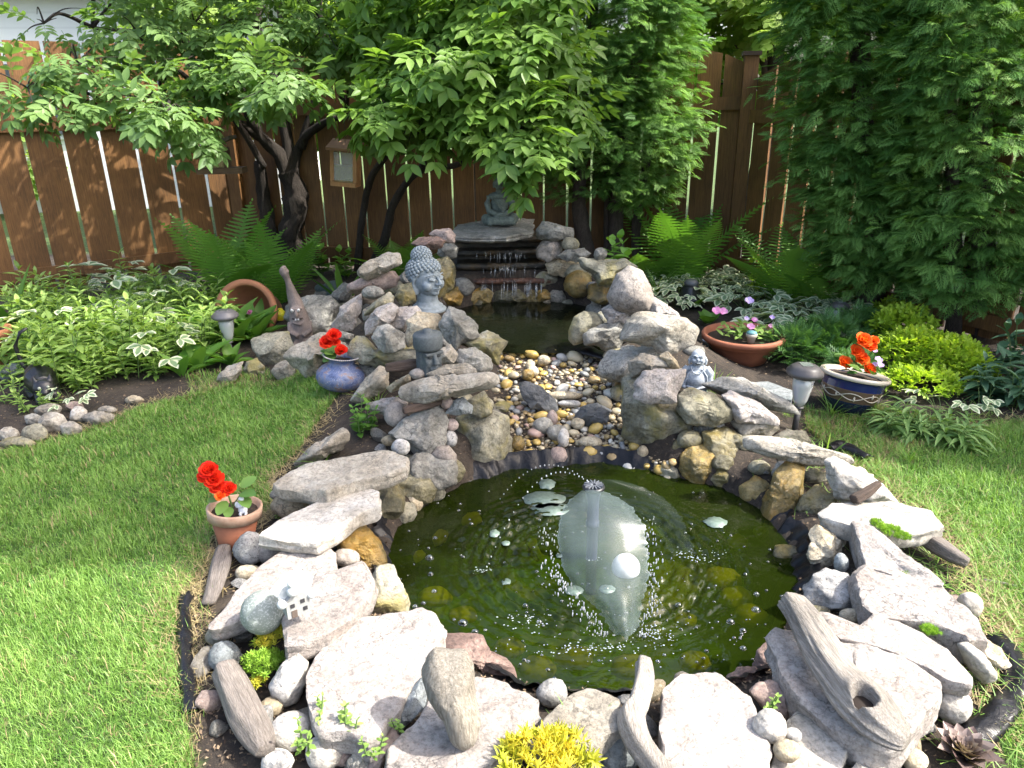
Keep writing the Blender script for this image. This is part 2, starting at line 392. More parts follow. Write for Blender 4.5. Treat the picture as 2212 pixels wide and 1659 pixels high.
R_('s', "593,1043 623,1018 663,1000 740,987 816,974 853,974 876,988 873,1006 843,1019 766,1038 703,1062 653,1055 603,1050", 'pale', "long sunlit slab lying just above the bleached white slab", .21, .07, (.04,.02))
R_('b', "640,1000 686,960 740,923 753,936 753,953 733,970 693,993 653,1006", 'pale', "narrow tilted stone at the lawn edge beside the small mint-like plant", 0)
R_('b', "880,996 900,980 936,983 980,993 988,1013 983,1045 946,1058 906,1056 886,1030", 'grey', "brownish grey boulder under the small round stones left of the cube rock", 0)
R_('r', "930,980 946,963 970,963 986,983 986,1003 953,1003", 'smooth', "round grey stone wedged left of the cube rock", .08)
R_('b', "985,903 1020,891 1066,891 1096,903 1101,946 1096,990 1073,1016 1030,1020 996,1006 990,953", 'mossy', "big cube-shaped boulder with rough speckled face at the pond's back edge", -.05, flat=.8, rough=.6)
R_('b', "843,936 873,906 940,876 960,893 966,913 960,950 933,980 900,985 886,966 853,946", 'grey', "large tilted grey rock left of the cube boulder", .02)
R_('r', (855,895,25,27), 'smooth', "round grey ball-like stone on the dark mulch edge", .1)
R_('r', (975,918,15,14), 'rose', "small brown egg-shaped stone above its grey neighbour", .1)
R_('r', (973,948,15,18), 'speck', "small upright grey stone against the cube boulder", .06)
R_('r', (866,966,20,18), 'speck', "pale speckled cobble on the soil behind the long sunlit slab", .12)
R_('r', (840,952,16,11), 'tan', "little tan cobble beside the patch of bare soil", .04)
R_('b', "962,893 983,863 1000,858 1018,878 1018,893 985,897", 'blue', "dark wedge-shaped stone under the long white capstone", .2)
R_('r', (964,870,14,13), 'rose', "small rosy stone under the dark log piece", .2)
R_('b', "1010,865 1045,845 1066,870 1063,892 1038,905 1016,893", 'mossy', "rough grey stone propping the right end of the long white capstone", .14)
R_('b', "868,833 920,818 986,811 1056,803 1073,812 1073,830 1053,841 986,856 920,867 886,864 868,853", 'pale', "long white capstone lying in front of the stone head with a hat", .27, kd=1.1, flat=.75)
R_('b', "920,808 960,790 1000,785 1022,797 1024,808 940,815", 'pale', "small pale wedge behind the long white capstone", .3)
R_('b', "758,863 783,826 816,793 838,803 838,836 813,853 786,872", 'pale', "leaning angular stone right of the blue vase", .02)
R_('b', "836,836 860,820 883,808 887,822 866,838 845,848", 'tan', "small yellowish stone behind the leaning angular stone", .16)
R_('b', "790,872 850,857 880,868 872,890 830,897 800,887", 'pink', "low flat pinkish stone above the round grey ball stone", .05)
R_('r', (903,808,18,12), 'smooth', "little pale stone at the foot of the stone head", .27)
R_('b', "943,783 950,755 973,745 990,766 973,787", 'pale', "light jagged stone right of the stone head with a hat", .22)
R_('b', "976,780 993,756 1026,751 1056,773 1062,796 1046,808 1013,805 980,792", 'grey', "large dull grey rock beside the upper pebbles", .15)
R_('b', "1000,740 1053,714 1094,738 1073,783 1053,775 1020,755", 'mossy', "flat-topped pointed grey rock overhanging the spill of pebbles", .2)
R_('b', "950,696 970,664 1000,674 1030,703 1034,726 996,742 986,755 960,732", 'grey', "big grey rock at the left corner of the upper pond", .22)
R_('b', "873,733 886,696 900,674 946,681 960,710 946,723 906,737 886,747", 'tan', "cream-coloured block under the large Buddha head", .2)
R_('b', "790,695 813,668 846,654 860,666 848,693 820,715 793,722", 'pink', "pinkish block left of the Buddha head", .22)
R_('b', "843,702 863,666 900,661 910,673 886,696 873,715 846,718", 'pink', "light pinkish rock between the cream block and its pink neighbour", .2)
R_('b', "803,728 820,708 836,703 873,720 875,750 853,758 820,755", 'grey', "jagged grey rock above the broad flat boulder", .2)
R_('b', "753,755 770,726 793,728 803,750 836,758 900,754 902,775 853,785 820,792 786,788 760,768", 'mossy', "broad low yellow-grey boulder behind the blue vase", .08)
R_('b', "718,702 740,661 780,634 783,660 762,712 740,718 723,715", 'pink', "leaning rectangular pink stone left of the Buddha head", .13)
R_('b', "616,688 620,660 663,641 710,639 735,663 722,695 710,718 676,725 650,708", 'grey', "large rounded grey-white boulder behind the carved wooden figure", .05)
R_('b', "633,768 656,740 693,719 733,724 748,746 742,762 700,775 685,808 660,815 644,795", 'pale', "large pale rock directly behind the blue vase", .0)
R_('b', "704,716 726,711 763,723 762,736 743,738", 'grey', "small wedge of grey stone above the pale rock behind the vase", .15)
R_('b', "551,737 570,722 620,718 633,745 625,777 600,787 570,785 553,762", 'mossy', "rock with bright mossy patches left of the carved wooden figure", 0)
R_('b', "585,802 600,785 636,773 637,807 620,822 600,820", 'pale', "small pointed pale rock at the lawn edge", 0)
R_('b', "526,800 532,782 552,776 572,790 568,808 540,812", 'mossy', "small mossy edging rock below the solar light on the left", 0)
R_('b', "468,822 490,793 520,783 522,800 505,824 480,828", 'pale', "triangular pale edging stone nearest the green hosta leaves", 0)
R_('b', "773,585 793,566 836,546 860,548 862,572 836,585 793,605 776,595", 'pale', "topmost flat stone on the mound left of the waterfall", .3)
R_('b', "750,618 786,598 850,586 863,601 855,618 830,626 780,635 753,632", 'rose', "long flat brownish stone lying under the topmost one", .2)
R_('b', "784,682 806,654 836,634 852,640 848,658 806,677", 'mossy', "dull mossy stone between two pink blocks", .22)
R_('b', "853,642 862,618 887,612 900,652 870,664", 'olive', "mossy brown rock hidden behind the Buddha head's neck", .24)
R_('b', "698,655 742,610 765,618 747,653", 'grey', "grey slab leaning behind the large rounded boulder", .12)
R_('r', (805,632,24,14), 'grey', "grey cobble filling the mound behind the pink blocks", .26)
R_('b', "886,528 906,513 946,511 962,520 953,535 920,540", 'red', "flat reddish stone at the waterfall's upper left", .40)
R_('b', "928,507 945,496 970,494 984,508 982,525 958,524", 'rose', "purplish stone next to the waterfall's top slab", .50)
R_('b', "945,548 950,530 975,522 990,535 985,556 962,560", 'grey', "dark grey stone stacked below the purplish one", .36)
# --- waterfall surround
R_('b', "927,600 938,565 965,556 983,575 980,625 950,640 932,628", 'olive', "wet brown rock between Buddha head and waterfall", .15)
R_('b', "935,655 945,630 985,622 1000,640 990,658 955,662", 'ochre', "wet golden rock at the waterline left of the waterfall", .0)
R_('b', "998,655 1005,628 1040,620 1062,635 1058,655 1020,660", 'ochre', "wet ochre rock at the foot of the falling water", .0)
R_('b', "1060,655 1068,632 1105,622 1140,630 1150,650 1105,658", 'olive', "wet mossy rock under the lowest waterfall ledge", .0)
R_('b', "1135,655 1145,628 1180,620 1198,638 1190,652 1160,658", 'ochre', "yellow-brown wet rock right of the falling water", .0)
R_('b', "1160,497 1172,478 1236,493 1236,513 1190,522 1162,512", 'grey', "square grey block right of the waterfall's top slab", .52, flat=.7)
R_('b', "1156,540 1176,516 1203,514 1214,530 1207,557 1180,564 1161,557", 'smooth', "rounded brown-grey rock below the square grey block", .40)
R_('r', (1232,527,19,15), 'mossy', "small mossy rounded stone beside the square grey block", .44)
R_('b', "1204,553 1225,538 1260,536 1276,548 1260,562 1225,564", 'grey', "flat dark grey stone right of the rounded brown-grey rock", .38)
R_('b', (1297,549,14,13), 'grey', "small dull grey stone at the right end of the waterfall top", .38)
R_('b', "1181,572 1190,560 1249,568 1248,588 1222,598 1186,592", 'tan', "brown oblong stone at the waterfall's right side", .28)
R_('r', (1250,613,31,30), 'ochre', "round golden-brown boulder right of the waterfall", .12)
R_('b', "1271,616 1300,609 1320,620 1314,655 1296,658 1271,645", 'ochre', "wet brown block between two big boulders right of the waterfall", .08)
R_('b', "1251,556 1283,561 1340,561 1375,578 1322,620 1293,615 1280,590 1256,578", 'mossy', "wide grey rock behind the large smooth egg-shaped boulder", .25)
R_('r', "1320,622 1331,594 1358,577 1386,588 1405,621 1412,660 1402,678 1366,683 1326,668 1312,640", 'smooth', "large smooth egg-shaped boulder standing right of the upper pond", .2)
R_('b', "1300,668 1320,658 1366,680 1348,698 1313,695", 'pink', "flat stone under the egg-shaped boulder", .18)
R_('b', "1403,657 1415,643 1465,676 1468,692 1430,692 1408,682", 'pink', "long flat stone behind the biggest white block", .2)
R_('r', "1229,713 1240,684 1263,672 1290,678 1304,700 1273,722 1263,739 1240,745 1230,733", 'mossy', "rounded moss-tinted stone at the upper pond's right shore", .1)
R_('b', "1261,723 1293,701 1340,694 1352,713 1338,758 1313,758 1283,745 1267,746", 'grey', "dark wedge-shaped rock leaning on the biggest white block", .1)
R_('b', "1340,735 1358,696 1380,675 1410,678 1482,688 1500,716 1492,742 1460,759 1442,762 1406,748", 'pale', "biggest white block right of the upper pond", .2, flat=.66)
R_('b', "1300,786 1318,760 1366,748 1440,760 1442,775 1360,800 1352,822 1320,825 1301,808", 'grey', "grey rock beneath the biggest white block", .06)
R_('b', "1358,782 1392,764 1442,780 1452,793 1392,803 1372,812 1361,798", 'pale', "small pale wedge above the pink-topped cap stone", .26)
R_('b', "1424,770 1443,759 1462,780 1468,795 1452,798", 'tan', "little pointed stone beside the laughing figure", .24)
R_('b', "1346,872 1350,822 1382,806 1460,863 1475,893 1475,935 1459,958 1440,975 1406,965 1353,938 1346,905", 'mossy', "tall block with golden wet base right of the pebble spill", -.04, flat=.85)
R_('b', "1370,828 1392,801 1480,798 1478,815 1454,865 1406,866 1378,855", 'pink', "pink cap stone on top of the tall block", .24, flat=.66)
R_('b', "1464,853 1506,844 1550,858 1588,886 1578,908 1540,922 1483,915 1468,888", 'mossy', "grey-yellow rock right of the tall block", .08)
R_('b', "1561,855 1580,844 1640,871 1678,903 1675,918 1590,910", 'pink', "pinkish tilted rock behind the long right-hand slab", .08)
R_('b', "1583,912 1610,898 1667,903 1682,925 1660,947 1600,942", 'pale', "pale rock under the pinkish tilted one", .02)
R_('b', "1518,832 1560,816 1610,818 1700,868 1712,890 1650,884 1590,862", 'grey', "long grey stone pointing at the near solar light", .06)
R_('s', "1600,828 1659,822 1712,843 1708,862 1659,856", 'blue', "thin grey flagstone behind the near solar light", .05, .03)
R_('b', "1668,944 1700,928 1737,934 1752,953 1740,962", 'mossy', "half-buried mossy rock below the near solar light", 0)
R_('b', "1608,945 1630,941 1700,948 1760,963 1832,983 1835,1000 1800,1007 1740,1002 1660,987 1610,967", 'pale', "long narrow slab on the back right rim of the pond", .1, kd=.8, flat=.75)
R_('b', "1780,993 1802,988 1832,1001 1859,1014 1905,1044 1937,1085 1890,1090 1835,1090 1805,1077 1790,1035", 'white', "white diagonal slab carrying a dark stick", .05, kd=.6)
R_('s', "1775,1110 1800,1087 1860,1084 1935,1083 2010,1100 2037,1133 1990,1145 1925,1150 1860,1138 1800,1125", 'white', "white slab with a strip of green moss on its near edge", .13, .07)
R_('s', "1839,1119 1872,1136 1912,1156 1946,1186 1992,1219 2039,1253 2036,1263 1976,1253 1892,1230 1872,1219 1856,1170", 'pink', "pinkish slab with a steep purple left side, beside the bark log", .14, .12, (.05,0))
R_('s', "1839,1239 1872,1219 1919,1229 1992,1253 2036,1266 2079,1303 2109,1336 2133,1378 2089,1376 2042,1353 1992,1336 1899,1328 1866,1299", 'pink', "broad lilac-grey slab between the bark log and the driftwood with the hole", .13, .10, (.0,.0))
R_('s', "1772,1323 1792,1321 1826,1344 1856,1353 1889,1327 1942,1344 1992,1367 2042,1397 2072,1431 2099,1457 2096,1479 2052,1469 2006,1443 1942,1415 1899,1401 1859,1388 1819,1379", 'pink', "long thin slab just above the one under the driftwood", .13, .05)
BIG = R_('s', "1659,1373 1679,1356 1709,1359 1819,1381 1899,1405 1946,1418 1992,1441 2037,1468 2027,1499 1997,1545 1962,1592 1925,1613 1885,1605 1826,1577 1759,1528 1712,1490 1690,1456 1679,1406", 'pink', "biggest slab, with the driftwood log lying across it", .13, .11, (.02,.02))
# --- inner right wet rocks
R_('b', "1517,933 1570,928 1602,945 1607,987 1590,1017 1550,1002 1523,977", 'olive', "olive-brown rock under the pale right rim stones", -.08)
R_('b', "1470,983 1492,964 1546,964 1552,990 1542,1022 1512,1048 1480,1035 1468,1012", 'ochre', "golden wet rock in the back right corner of the pond", -.1)
R_('b', "1535,1035 1550,1012 1590,1008 1612,1030 1605,1058 1565,1066", 'olive', "dark wet rock between golden and orange rocks", -.1)
R_('r', "1598,1050 1630,1028 1665,1038 1682,1070 1662,1097 1620,1097 1600,1077", 'ochre', "rounded orange-brown wet rock on the pond's right side", -.1)
R_('b', "1650,1110 1672,1020 1709,998 1737,1013 1734,1060 1717,1112 1690,1142 1655,1145", 'ochre', "tall upright olive rock with orange lower edge", -.1)
R_('b', "1723,1102 1735,1068 1770,1053 1807,1073 1802,1112 1770,1132 1740,1127", 'olive', "olive rock behind the small yellow-footed one", -.05)
R_('b', "1694,1158 1709,1137 1761,1144 1757,1174 1735,1185 1705,1172", 'ochre', "small dark rock with a yellow foot at the waterline", -.1)
R_('b', "1744,1198 1756,1164 1772,1142 1804,1154 1818,1186 1811,1224 1792,1238 1759,1234", 'tan', "upright tan rock with a turquoise stain, on the right rim", -.03)
R_('r', (1817,1216,15,20), 'blue', "small turquoise-tinted stone tucked by the upright tan rock", .04)
R_('b', "1739,1275 1759,1241 1786,1232 1832,1241 1854,1276 1861,1306 1832,1318 1812,1325 1769,1321 1740,1298", 'speck', "grey rounded rock above the tip of the driftwood", -.02)
R_('r', (1838,1332,24,18), 'tan', "small pale egg of a stone between slabs on the right", .02)
R_('b', "1628,1440 1636,1408 1660,1395 1690,1420 1700,1465 1680,1482 1640,1470", 'red', "dark maroon wet rock at the left end of the biggest slab", -.06)
R_('b', "1570,1462 1595,1445 1632,1448 1645,1470 1630,1492 1590,1490", 'red', "dark red stone behind the near right slab", -.04)
R_('r', (1543,1443,22,15), 'tan', "small yellow pebble-like stone at the near water's edge", -.04)
R_('b', "1618,1492 1640,1473 1680,1476 1717,1505 1727,1545 1700,1562 1660,1542", 'rose', "smooth rose-coloured stone behind the white ball stones", .0)
R_('b', "2075,1392 2090,1385 2125,1385 2162,1400 2176,1440 2150,1444 2110,1420", 'tan', "pale stone forming the upper half of a heart shape", .0)
R_('r', "2073,1394 2090,1388 2115,1405 2145,1447 2146,1465 2120,1474 2093,1440", 'white', "whitish oblong stone forming the lower half of a heart shape", .02)
R_('r', (2095,1308,24,29), 'white', "white cobble beside the lilac-grey slab", .0)
R_('r', (2058,1523,37,37), 'white', "round white ball stone right of the biggest slab", .0)
# --- near rim
R_('s', "1669,1645 1700,1560 1726,1531 1799,1565 1819,1589 1830,1620 1812,1662 1740,1690 1660,1680", 'white', "pale slab in front of the driftwood, under two cobbles", .08, .07)
R_('r', (1664,1568,35,33), 'white', "largest white ball stone of the three near cobbles", .10)
R_('r', (1700,1622,28,23), 'tan', "beige round cobble, nearest of the three on the pale slab", .10)
R_('r', (1713,1588,18,15), 'speck', "smallest grey cobble of the three on the pale slab", .10)
R_('s', "1835,1665 1860,1632 1885,1628 1912,1655 1905,1700 1840,1705", 'white', "white stone cut by the bottom edge right of centre", .06, .06)
R_('r', (1975,1642,27,22), 'tan', "brown cobble half buried beside the bronze succulent", .0)
R_('s', "1429,1493 1473,1459 1513,1456 1553,1453 1586,1476 1619,1506 1639,1553 1653,1600 1660,1626 1662,1695 1425,1695 1432,1620 1426,1573 1435,1506", 'pink', "broad speckled pink slab right of the thin driftwood branch", .12, .08)
R_('s', "1133,1603 1183,1546 1236,1496 1269,1484 1293,1493 1333,1509 1340,1550 1346,1573 1306,1590 1286,1626 1200,1630", 'pale', "cream slab behind the yellow sedum at the near rim", .12, .07)
R_('b', "1290,1628 1306,1596 1329,1576 1353,1587 1375,1636 1362,1675 1292,1680", 'blue', "blue-grey rock between yellow sedum and driftwood branch", .0)
R_('r', (1193,1497,33,29), 'speck', "round speckled cobble at the near water's edge", .0)
R_('b', "1100,1490 1115,1472 1180,1466 1240,1470 1262,1490 1240,1506 1130,1508", 'dark', "flat dark wet stone behind the round speckled cobble", -.07)
R_('r', (1150,1562,22,22), 'blue', "small teal-grey stone between two near slabs", .0)
R_('s', "1000,1480 1030,1457 1060,1455 1106,1485 1140,1495 1161,1515 1155,1550 1140,1585 1100,1620 1060,1650 950,1680 830,1670 840,1615 870,1580 910,1545 930,1500", 'pink', "broad near slab with the upright stump standing on it", .10, .08)
R_('b', "943,1394 960,1382 1005,1383 1042,1384 1064,1415 1102,1430 1108,1450 1108,1480 1060,1459 1020,1444 1000,1404", 'red', "wet maroon rock behind the upright stump", -.06)
R_('b', "824,1588 843,1534 873,1507 906,1474 918,1483 922,1519 886,1555 863,1588 830,1595", 'blue', "teal-grey stone left of the upright stump", .0)
R_('b', "794,1660 806,1606 846,1577 863,1593 842,1620 824,1662", 'rose', "narrow reddish stone at the bottom left of the near slab", .0)
R_('b', "740,1668 765,1625 800,1603 800,1672", 'grey', "grey stone at the bottom edge below the cracked slab", .0)
R_('r', "583,1478 613,1431 643,1414 663,1433 662,1473 643,1515 620,1523 591,1501", 'white', "tall white boulder leaning left of the cracked slab", .0)
R_('r', (588,1526,25,20), 'tan', "small golden cobble under the tall white boulder", .0)
R_('r', (628,1580,48,38), 'white', "white round boulder below the golden cobble", .0)
R_('r', (700,1627,39,36), 'white', "white boulder at the bottom behind leafy seedlings", .0)
R_('r', (598,1645,34,26), 'white', "whitish stone at the bottom edge right of the brown log", .0)
R_('r', (485,1418,33,31), 'blue', "rounded grey stone touching the top of the brown log", .0)
R_('r', (471,1372,26,22), 'mossy', "brownish cobble below the long thin slab tip", .0)
R_('r', (540,1185,34,34), 'speck', "black-and-white speckled round stone beside the terracotta pot", .0)
R_('r', (583,1193,27,27), 'smooth', "grey round stone right of the speckled one", .0)
R_('r', (536,1238,28,18), 'tan', "tan cobble below the speckled round stone", .0)
R_('r', (628,1090,40,28), 'tan', "yellowish rounded stone under the bleached slab's left end", .03)
R_('r', (610,1068,27,13), 'grey', "thin grey cobble under the long sunlit slab", .06)
# --- inner left wet rocks
R_('b', "783,1107 795,1050 850,1038 872,1070 872,1102 842,1152 800,1142", 'olive', "olive wet rock inside the left rim", -.08)
R_('b', "841,1035 880,1013 920,1018 942,1055 932,1082 900,1102 870,1097", 'olive', "mossy brown wet rock under the brownish grey boulder", -.08)
R_('r', (895,1085,20,22), 'tan', "small tan stone beside the black liner folds", -.06)
R_('b', "716,1152 730,1138 770,1123 802,1150 822,1175 834,1205 832,1227 800,1224 775,1202 730,1187", 'ochre', "wet yellow rock at the pond's left edge", -.03)
R_('r', (747,1205,30,19), 'smooth', "small grey-brown stone between pale slab and yellow rock", .02)
R_('b', "805,1287 800,1260 815,1233 847,1228 867,1260 884,1300 882,1322 830,1332 778,1332", 'mossy', "speckled brown rock at the water behind the red-spotted slab", -.02)
R_('b', "1355,1048 1395,1022 1430,1015 1440,1045 1440,1066 1400,1068", 'red', "brown wet rock standing in the water behind the fountain", -.12)
R_('b', (968,1018,34,30), 'olive', "dark wet rock under the left foot of the cube boulder", -.06)
R_('b', (925,1062,34,26), 'mossy', "wet grey-brown rock at the waterline below the mossy brown one", -.07)
R_('b', (1478,965,26,20), 'olive', "small dark wet rock between the tall block and the golden one", -.05)
# --- edging of the left bed
EDGE = [(18,938,24,15,'pale',"leftmost pale edging stone"), (75,936,29,19,'mossy',"pale edging stone second from left"), (112,912,28,21,'pale',"largest buff edging stone of the left bed"),
 (153,927,24,15,'pale',"pale wedge edging stone touching the lawn"), (105,886,26,14,'pale',"flat cream edging stone below the black cat ornament"), (72,905,15,12,'grey',"small grey edging stone behind the buff one"),
 (170,895,19,16,'white',"cream edging stone beside the variegated leaf"), (160,879,18,11,'rose',"small pinkish stone right of the black cat ornament"), (212,903,32,14,'pale',"low flat edging stone sinking into the lawn"),
 (38,957,36,13,'mossy',"low mossy stone below the leftmost edging stone"), (290,864,20,9,'tan',"small pale stone in the mulch of the left bed"), (232,885,20,8,'pale',"thin pale stone behind the flat edging stones"), (25,805,28,20,'blue',"flat grey stone beside the left terracotta pot"),
 (385,688,22,11,'rose',"pinkish flat stone behind the variegated leaves")]
for cx, cy, rx, ry, m, l in EDGE: R_('b', (cx, cy, rx, ry), m, l, 0)
# ---------------- ground, water ----------------
def grid_ground():
    xs = np.concatenate([np.linspace(-60,-6,14), np.linspace(-5.5,-2,15), np.linspace(-1.9,2.4,140), np.linspace(2.6,5.5,14), np.linspace(6,60,14)])
    ys = np.concatenate([np.linspace(-12,1.0,10), np.linspace(1.1,6.0,160), np.linspace(6.2,9,12), np.linspace(10,90,18)])
    V = []; F = []; nx = len(xs)
    for y in ys:
        for x in xs:
            z = H(x, y) if (-2 < x < 2.5 and 1 < y < 6.2) else 0.0
            z += .008*mnoise.noise(Vector((x*3, y*3, 0))) if abs(x) < 6 and y < 9 else 0
            V.append((x, y, z))
    for j in range(len(ys)-1):
        for i in range(nx-1): F.append((j*nx+i, j*nx+i+1, (j+1)*nx+i+1, (j+1)*nx+i))
    return V, F
LAWN_L = [tuple(at(u, v)[:2]) for u, v in [(-1500,1250),(-600,1075),(0,982),(60,968),(200,925),(300,884),(420,852),(520,832),(640,825),(740,850),(765,885),(700,940),(640,1000),(575,1050),(600,1100),(520,1130),(462,1160),(440,1220),(415,1270),(385,1300),(380,1400),(395,1500),(420,1659)]] + [(-.75,1.0),(-.75,-3),(-8,-3)]
LAWN_R = [tuple(at(u, v)[:2]) for u, v in [(3200,960),(2212,905),(2080,930),(1990,960),(1880,985),(1860,1010),(1945,1075),(2045,1125),(2105,1220),(2150,1320),(2205,1375),(2212,1480),(2150,1580),(2175,1659)]] + [(1.0,1.0),(1.0,-3),(8,-3)]
m, n, b = newmat("soil_ground"); co = coords(n, rnd=False, kind="Object")
c0 = ramp(n, tex(n, co, 3.2, 10, .72, .5), [(.34, (.014,.010,.007)), (.5, (.034,.025,.018)), (.68, (.075,.058,.042))])
c1 = ramp(n, tex(n, co, 60, 6, .7), [(.56, (0,)*3), (.68, (.8,)*3)]); c0 = mix(n, c1, c0, (.13,.095,.06))
geo = N(n, "ShaderNodeAttribute", attribute_name="lawn"); gl = ramp(n, tex(n, co, 25, 6, .7), [(.35, (.025,.05,.012)), (.55, (.07,.12,.025)), (.7, (.24,.20,.09))])
c0 = mix(n, geo.outputs["Fac"], c0, gl); n.links.new(c0, b.inputs["Base Color"]); b.inputs["Roughness"].default_value = .95
bump(n, b, tex(n, co, 45, 8, .75), .02, .9)
V, F = grid_ground()
lawn = [1.0 if (y > 8 or inpoly(x, y, LAWN_L) or inpoly(x, y, LAWN_R)) else 0.0 for x, y, z in V]
mesh("ground", V, F, m, attrs={"lawn": lawn})["kind"] = "structure"
# water of the two ponds
def water_mat(name, tint, c_deep, murk, rip=.004, sc=22):
    m, n, b = newmat(name); co = coords(n, rnd=False); n.nodes.remove(b)
    gl = N(n, "ShaderNodeBsdfGlossy"); gl.inputs["Roughness"].default_value = .02
    tr = N(n, "ShaderNodeBsdfTransparent"); tr.inputs["Color"].default_value = (*tint, 1)
    df = N(n, "ShaderNodeBsdfDiffuse"); df.inputs["Color"].default_value = (*c_deep, 1)
    bp = N(n, "ShaderNodeBump"); bp.inputs["Strength"].default_value = .6; bp.inputs["Distance"].default_value = rip; n.links.new(tex(n, co, sc, 3, .55, .6), bp.inputs["Height"])
    n.links.new(bp.outputs[0], gl.inputs["Normal"]); fr = N(n, "ShaderNodeFresnel"); fr.inputs["IOR"].default_value = 1.33; n.links.new(bp.outputs[0], fr.inputs["Normal"])
    m1 = N(n, "ShaderNodeMixShader"); m1.inputs[0].default_value = murk; n.links.new(tr.outputs[0], m1.inputs[1]); n.links.new(df.outputs[0], m1.inputs[2])
    m2 = N(n, "ShaderNodeMixShader"); n.links.new(fr.outputs[0], m2.inputs[0]); n.links.new(m1.outputs[0], m2.inputs[1]); n.links.new(gl.outputs[0], m2.inputs[2])
    n.links.new(m2.outputs[0], n.nodes["Material Output"].inputs["Surface"]); return m
cxp = sum(p[0] for p in POND)/len(POND); cyp = sum(p[1] for p in POND)/len(POND)
def disc(P, z, rings, amp, grow=1.0):
    n = 240; c = (cxp, cyp); R = radial(P, c, n); V = [(c[0], c[1], z)]; F = []
    for i in range(1, rings+1):
        for k in range(n):
            a = 2*PI*k/n; r = R[k]*grow*i/rings; x, y = c[0]+r*math.cos(a), c[1]+r*math.sin(a); V.append((x, y, z))
    for k in range(n): F.append((0, 1+k, 1+(k+1) % n))
    for i in range(rings-1):
        for k in range(n): F.append((1+i*n+k, 1+(i+1)*n+k, 1+(i+1)*n+(k+1) % n, 1+i*n+(k+1) % n))
    return V, F
FC = at(1278, 1205, WL)           # where the fountain pipe meets the water
V, F = disc(POND, WL, 150, 0, 1.06)
def ripple(x, y):
    d = math.hypot(x-FC.x, y-FC.y); z = 0
    a = math.exp(-((d-.36)/.13)**2)
    z += a*.0045*math.sin(d*150+2*mnoise.noise(Vector((x*9, y*9, 0))))
    z += a*.011*mnoise.fractal(Vector((x*26, y*26, 0)), .6, 2.1, 4)
    z += .0012*math.sin(d*90)*math.exp(-d*3)
    return z
V = [(x, y, z+ripple(x, y)) for x, y, z in V]
mesh("water", V, F, water_mat("pond_water", (.33,.36,.045), (.018,.030,.003), .42, .006, 18))["kind"] = "structure"
UPP = [tuple(at(u, v, WU)[:2]) for u, v in [(930,650),(990,640),(1180,640),(1290,650),(1330,680),(1300,745),(1190,752),(1100,752),(1040,735),(985,690)]]
cu = (sum(p[0] for p in UPP)/len(UPP), sum(p[1] for p in UPP)/len(UPP)); nu = 90; Ru = radial(UPP, cu, nu)
V = [(cu[0], cu[1], WU)]; F = []
for i in range(1, 31):
    for k in range(nu):
        a = 2*PI*k/nu; V.append((cu[0]+Ru[k]*1.15*i/30*math.cos(a), cu[1]+Ru[k]*1.15*i/30*math.sin(a), WU))
for k in range(nu): F.append((0, 1+k, 1+(k+1) % nu))
for i in range(29):
    for k in range(nu): F.append((1+i*nu+k, 1+(i+1)*nu+k, 1+(i+1)*nu+(k+1) % nu, 1+i*nu+(k+1) % nu))
mesh("water", V, F, water_mat("upper_water", (.16,.17,.08), (.010,.013,.006), .6, .004, 14))["kind"] = "structure"
# pond liner: black sheet with folds round the basin
m, n, b = newmat("liner_black"); co = coords(n, rnd=False); n.links.new(ramp(n, tex(n, co, 9, 5, .6), [(.3, (.004,.004,.005)), (.62, (.012,.012,.014)), (.78, (.05,.045,.04))]), b.inputs["Base Color"]); b.inputs["Roughness"].default_value = .3; b.inputs["Specular IOR Level"].default_value = .22
bump(n, b, tex(n, co, 18, 4, .6, 1.0), .01, .6); LINER = m
n_ = 420; Rl = radial(POND, (cxp, cyp), n_); V = []; F = []
prof = [(1.09, .0), (1.075, -.005), (1.05, -.02), (1.02, -.045), (.99, -.08), (.96, -.16), (.90, -.30), (.7, -.44), (.4, -.47), (.02, -.48)]
for i, (s, z) in enumerate(prof):
    for k in range(n_):
        a = 2*PI*k/n_; f = mnoise.fractal(Vector((a*5+1.5*mnoise.noise(Vector((a*3,0,9))), s*3.5, .3)), .5, 2.4, 5)*1.5; w = 1.0 if i < 6 else .2
        r = Rl[k]*(s+.028*f*w); zz = z+.014*w*mnoise.noise(Vector((a*17, s*9, 5)))
        V.append((cxp+r*math.cos(a), cyp+r*math.sin(a), zz))
for i in range(len(prof)-1):
    for k in range(n_): F.append((i*n_+k, (i+1)*n_+k, (i+1)*n_+(k+1) % n_, i*n_+(k+1) % n_))
tag(mesh("pond_liner", V, F, LINER), "black plastic liner with wrinkled shiny folds around the lower pond", "pond liner")
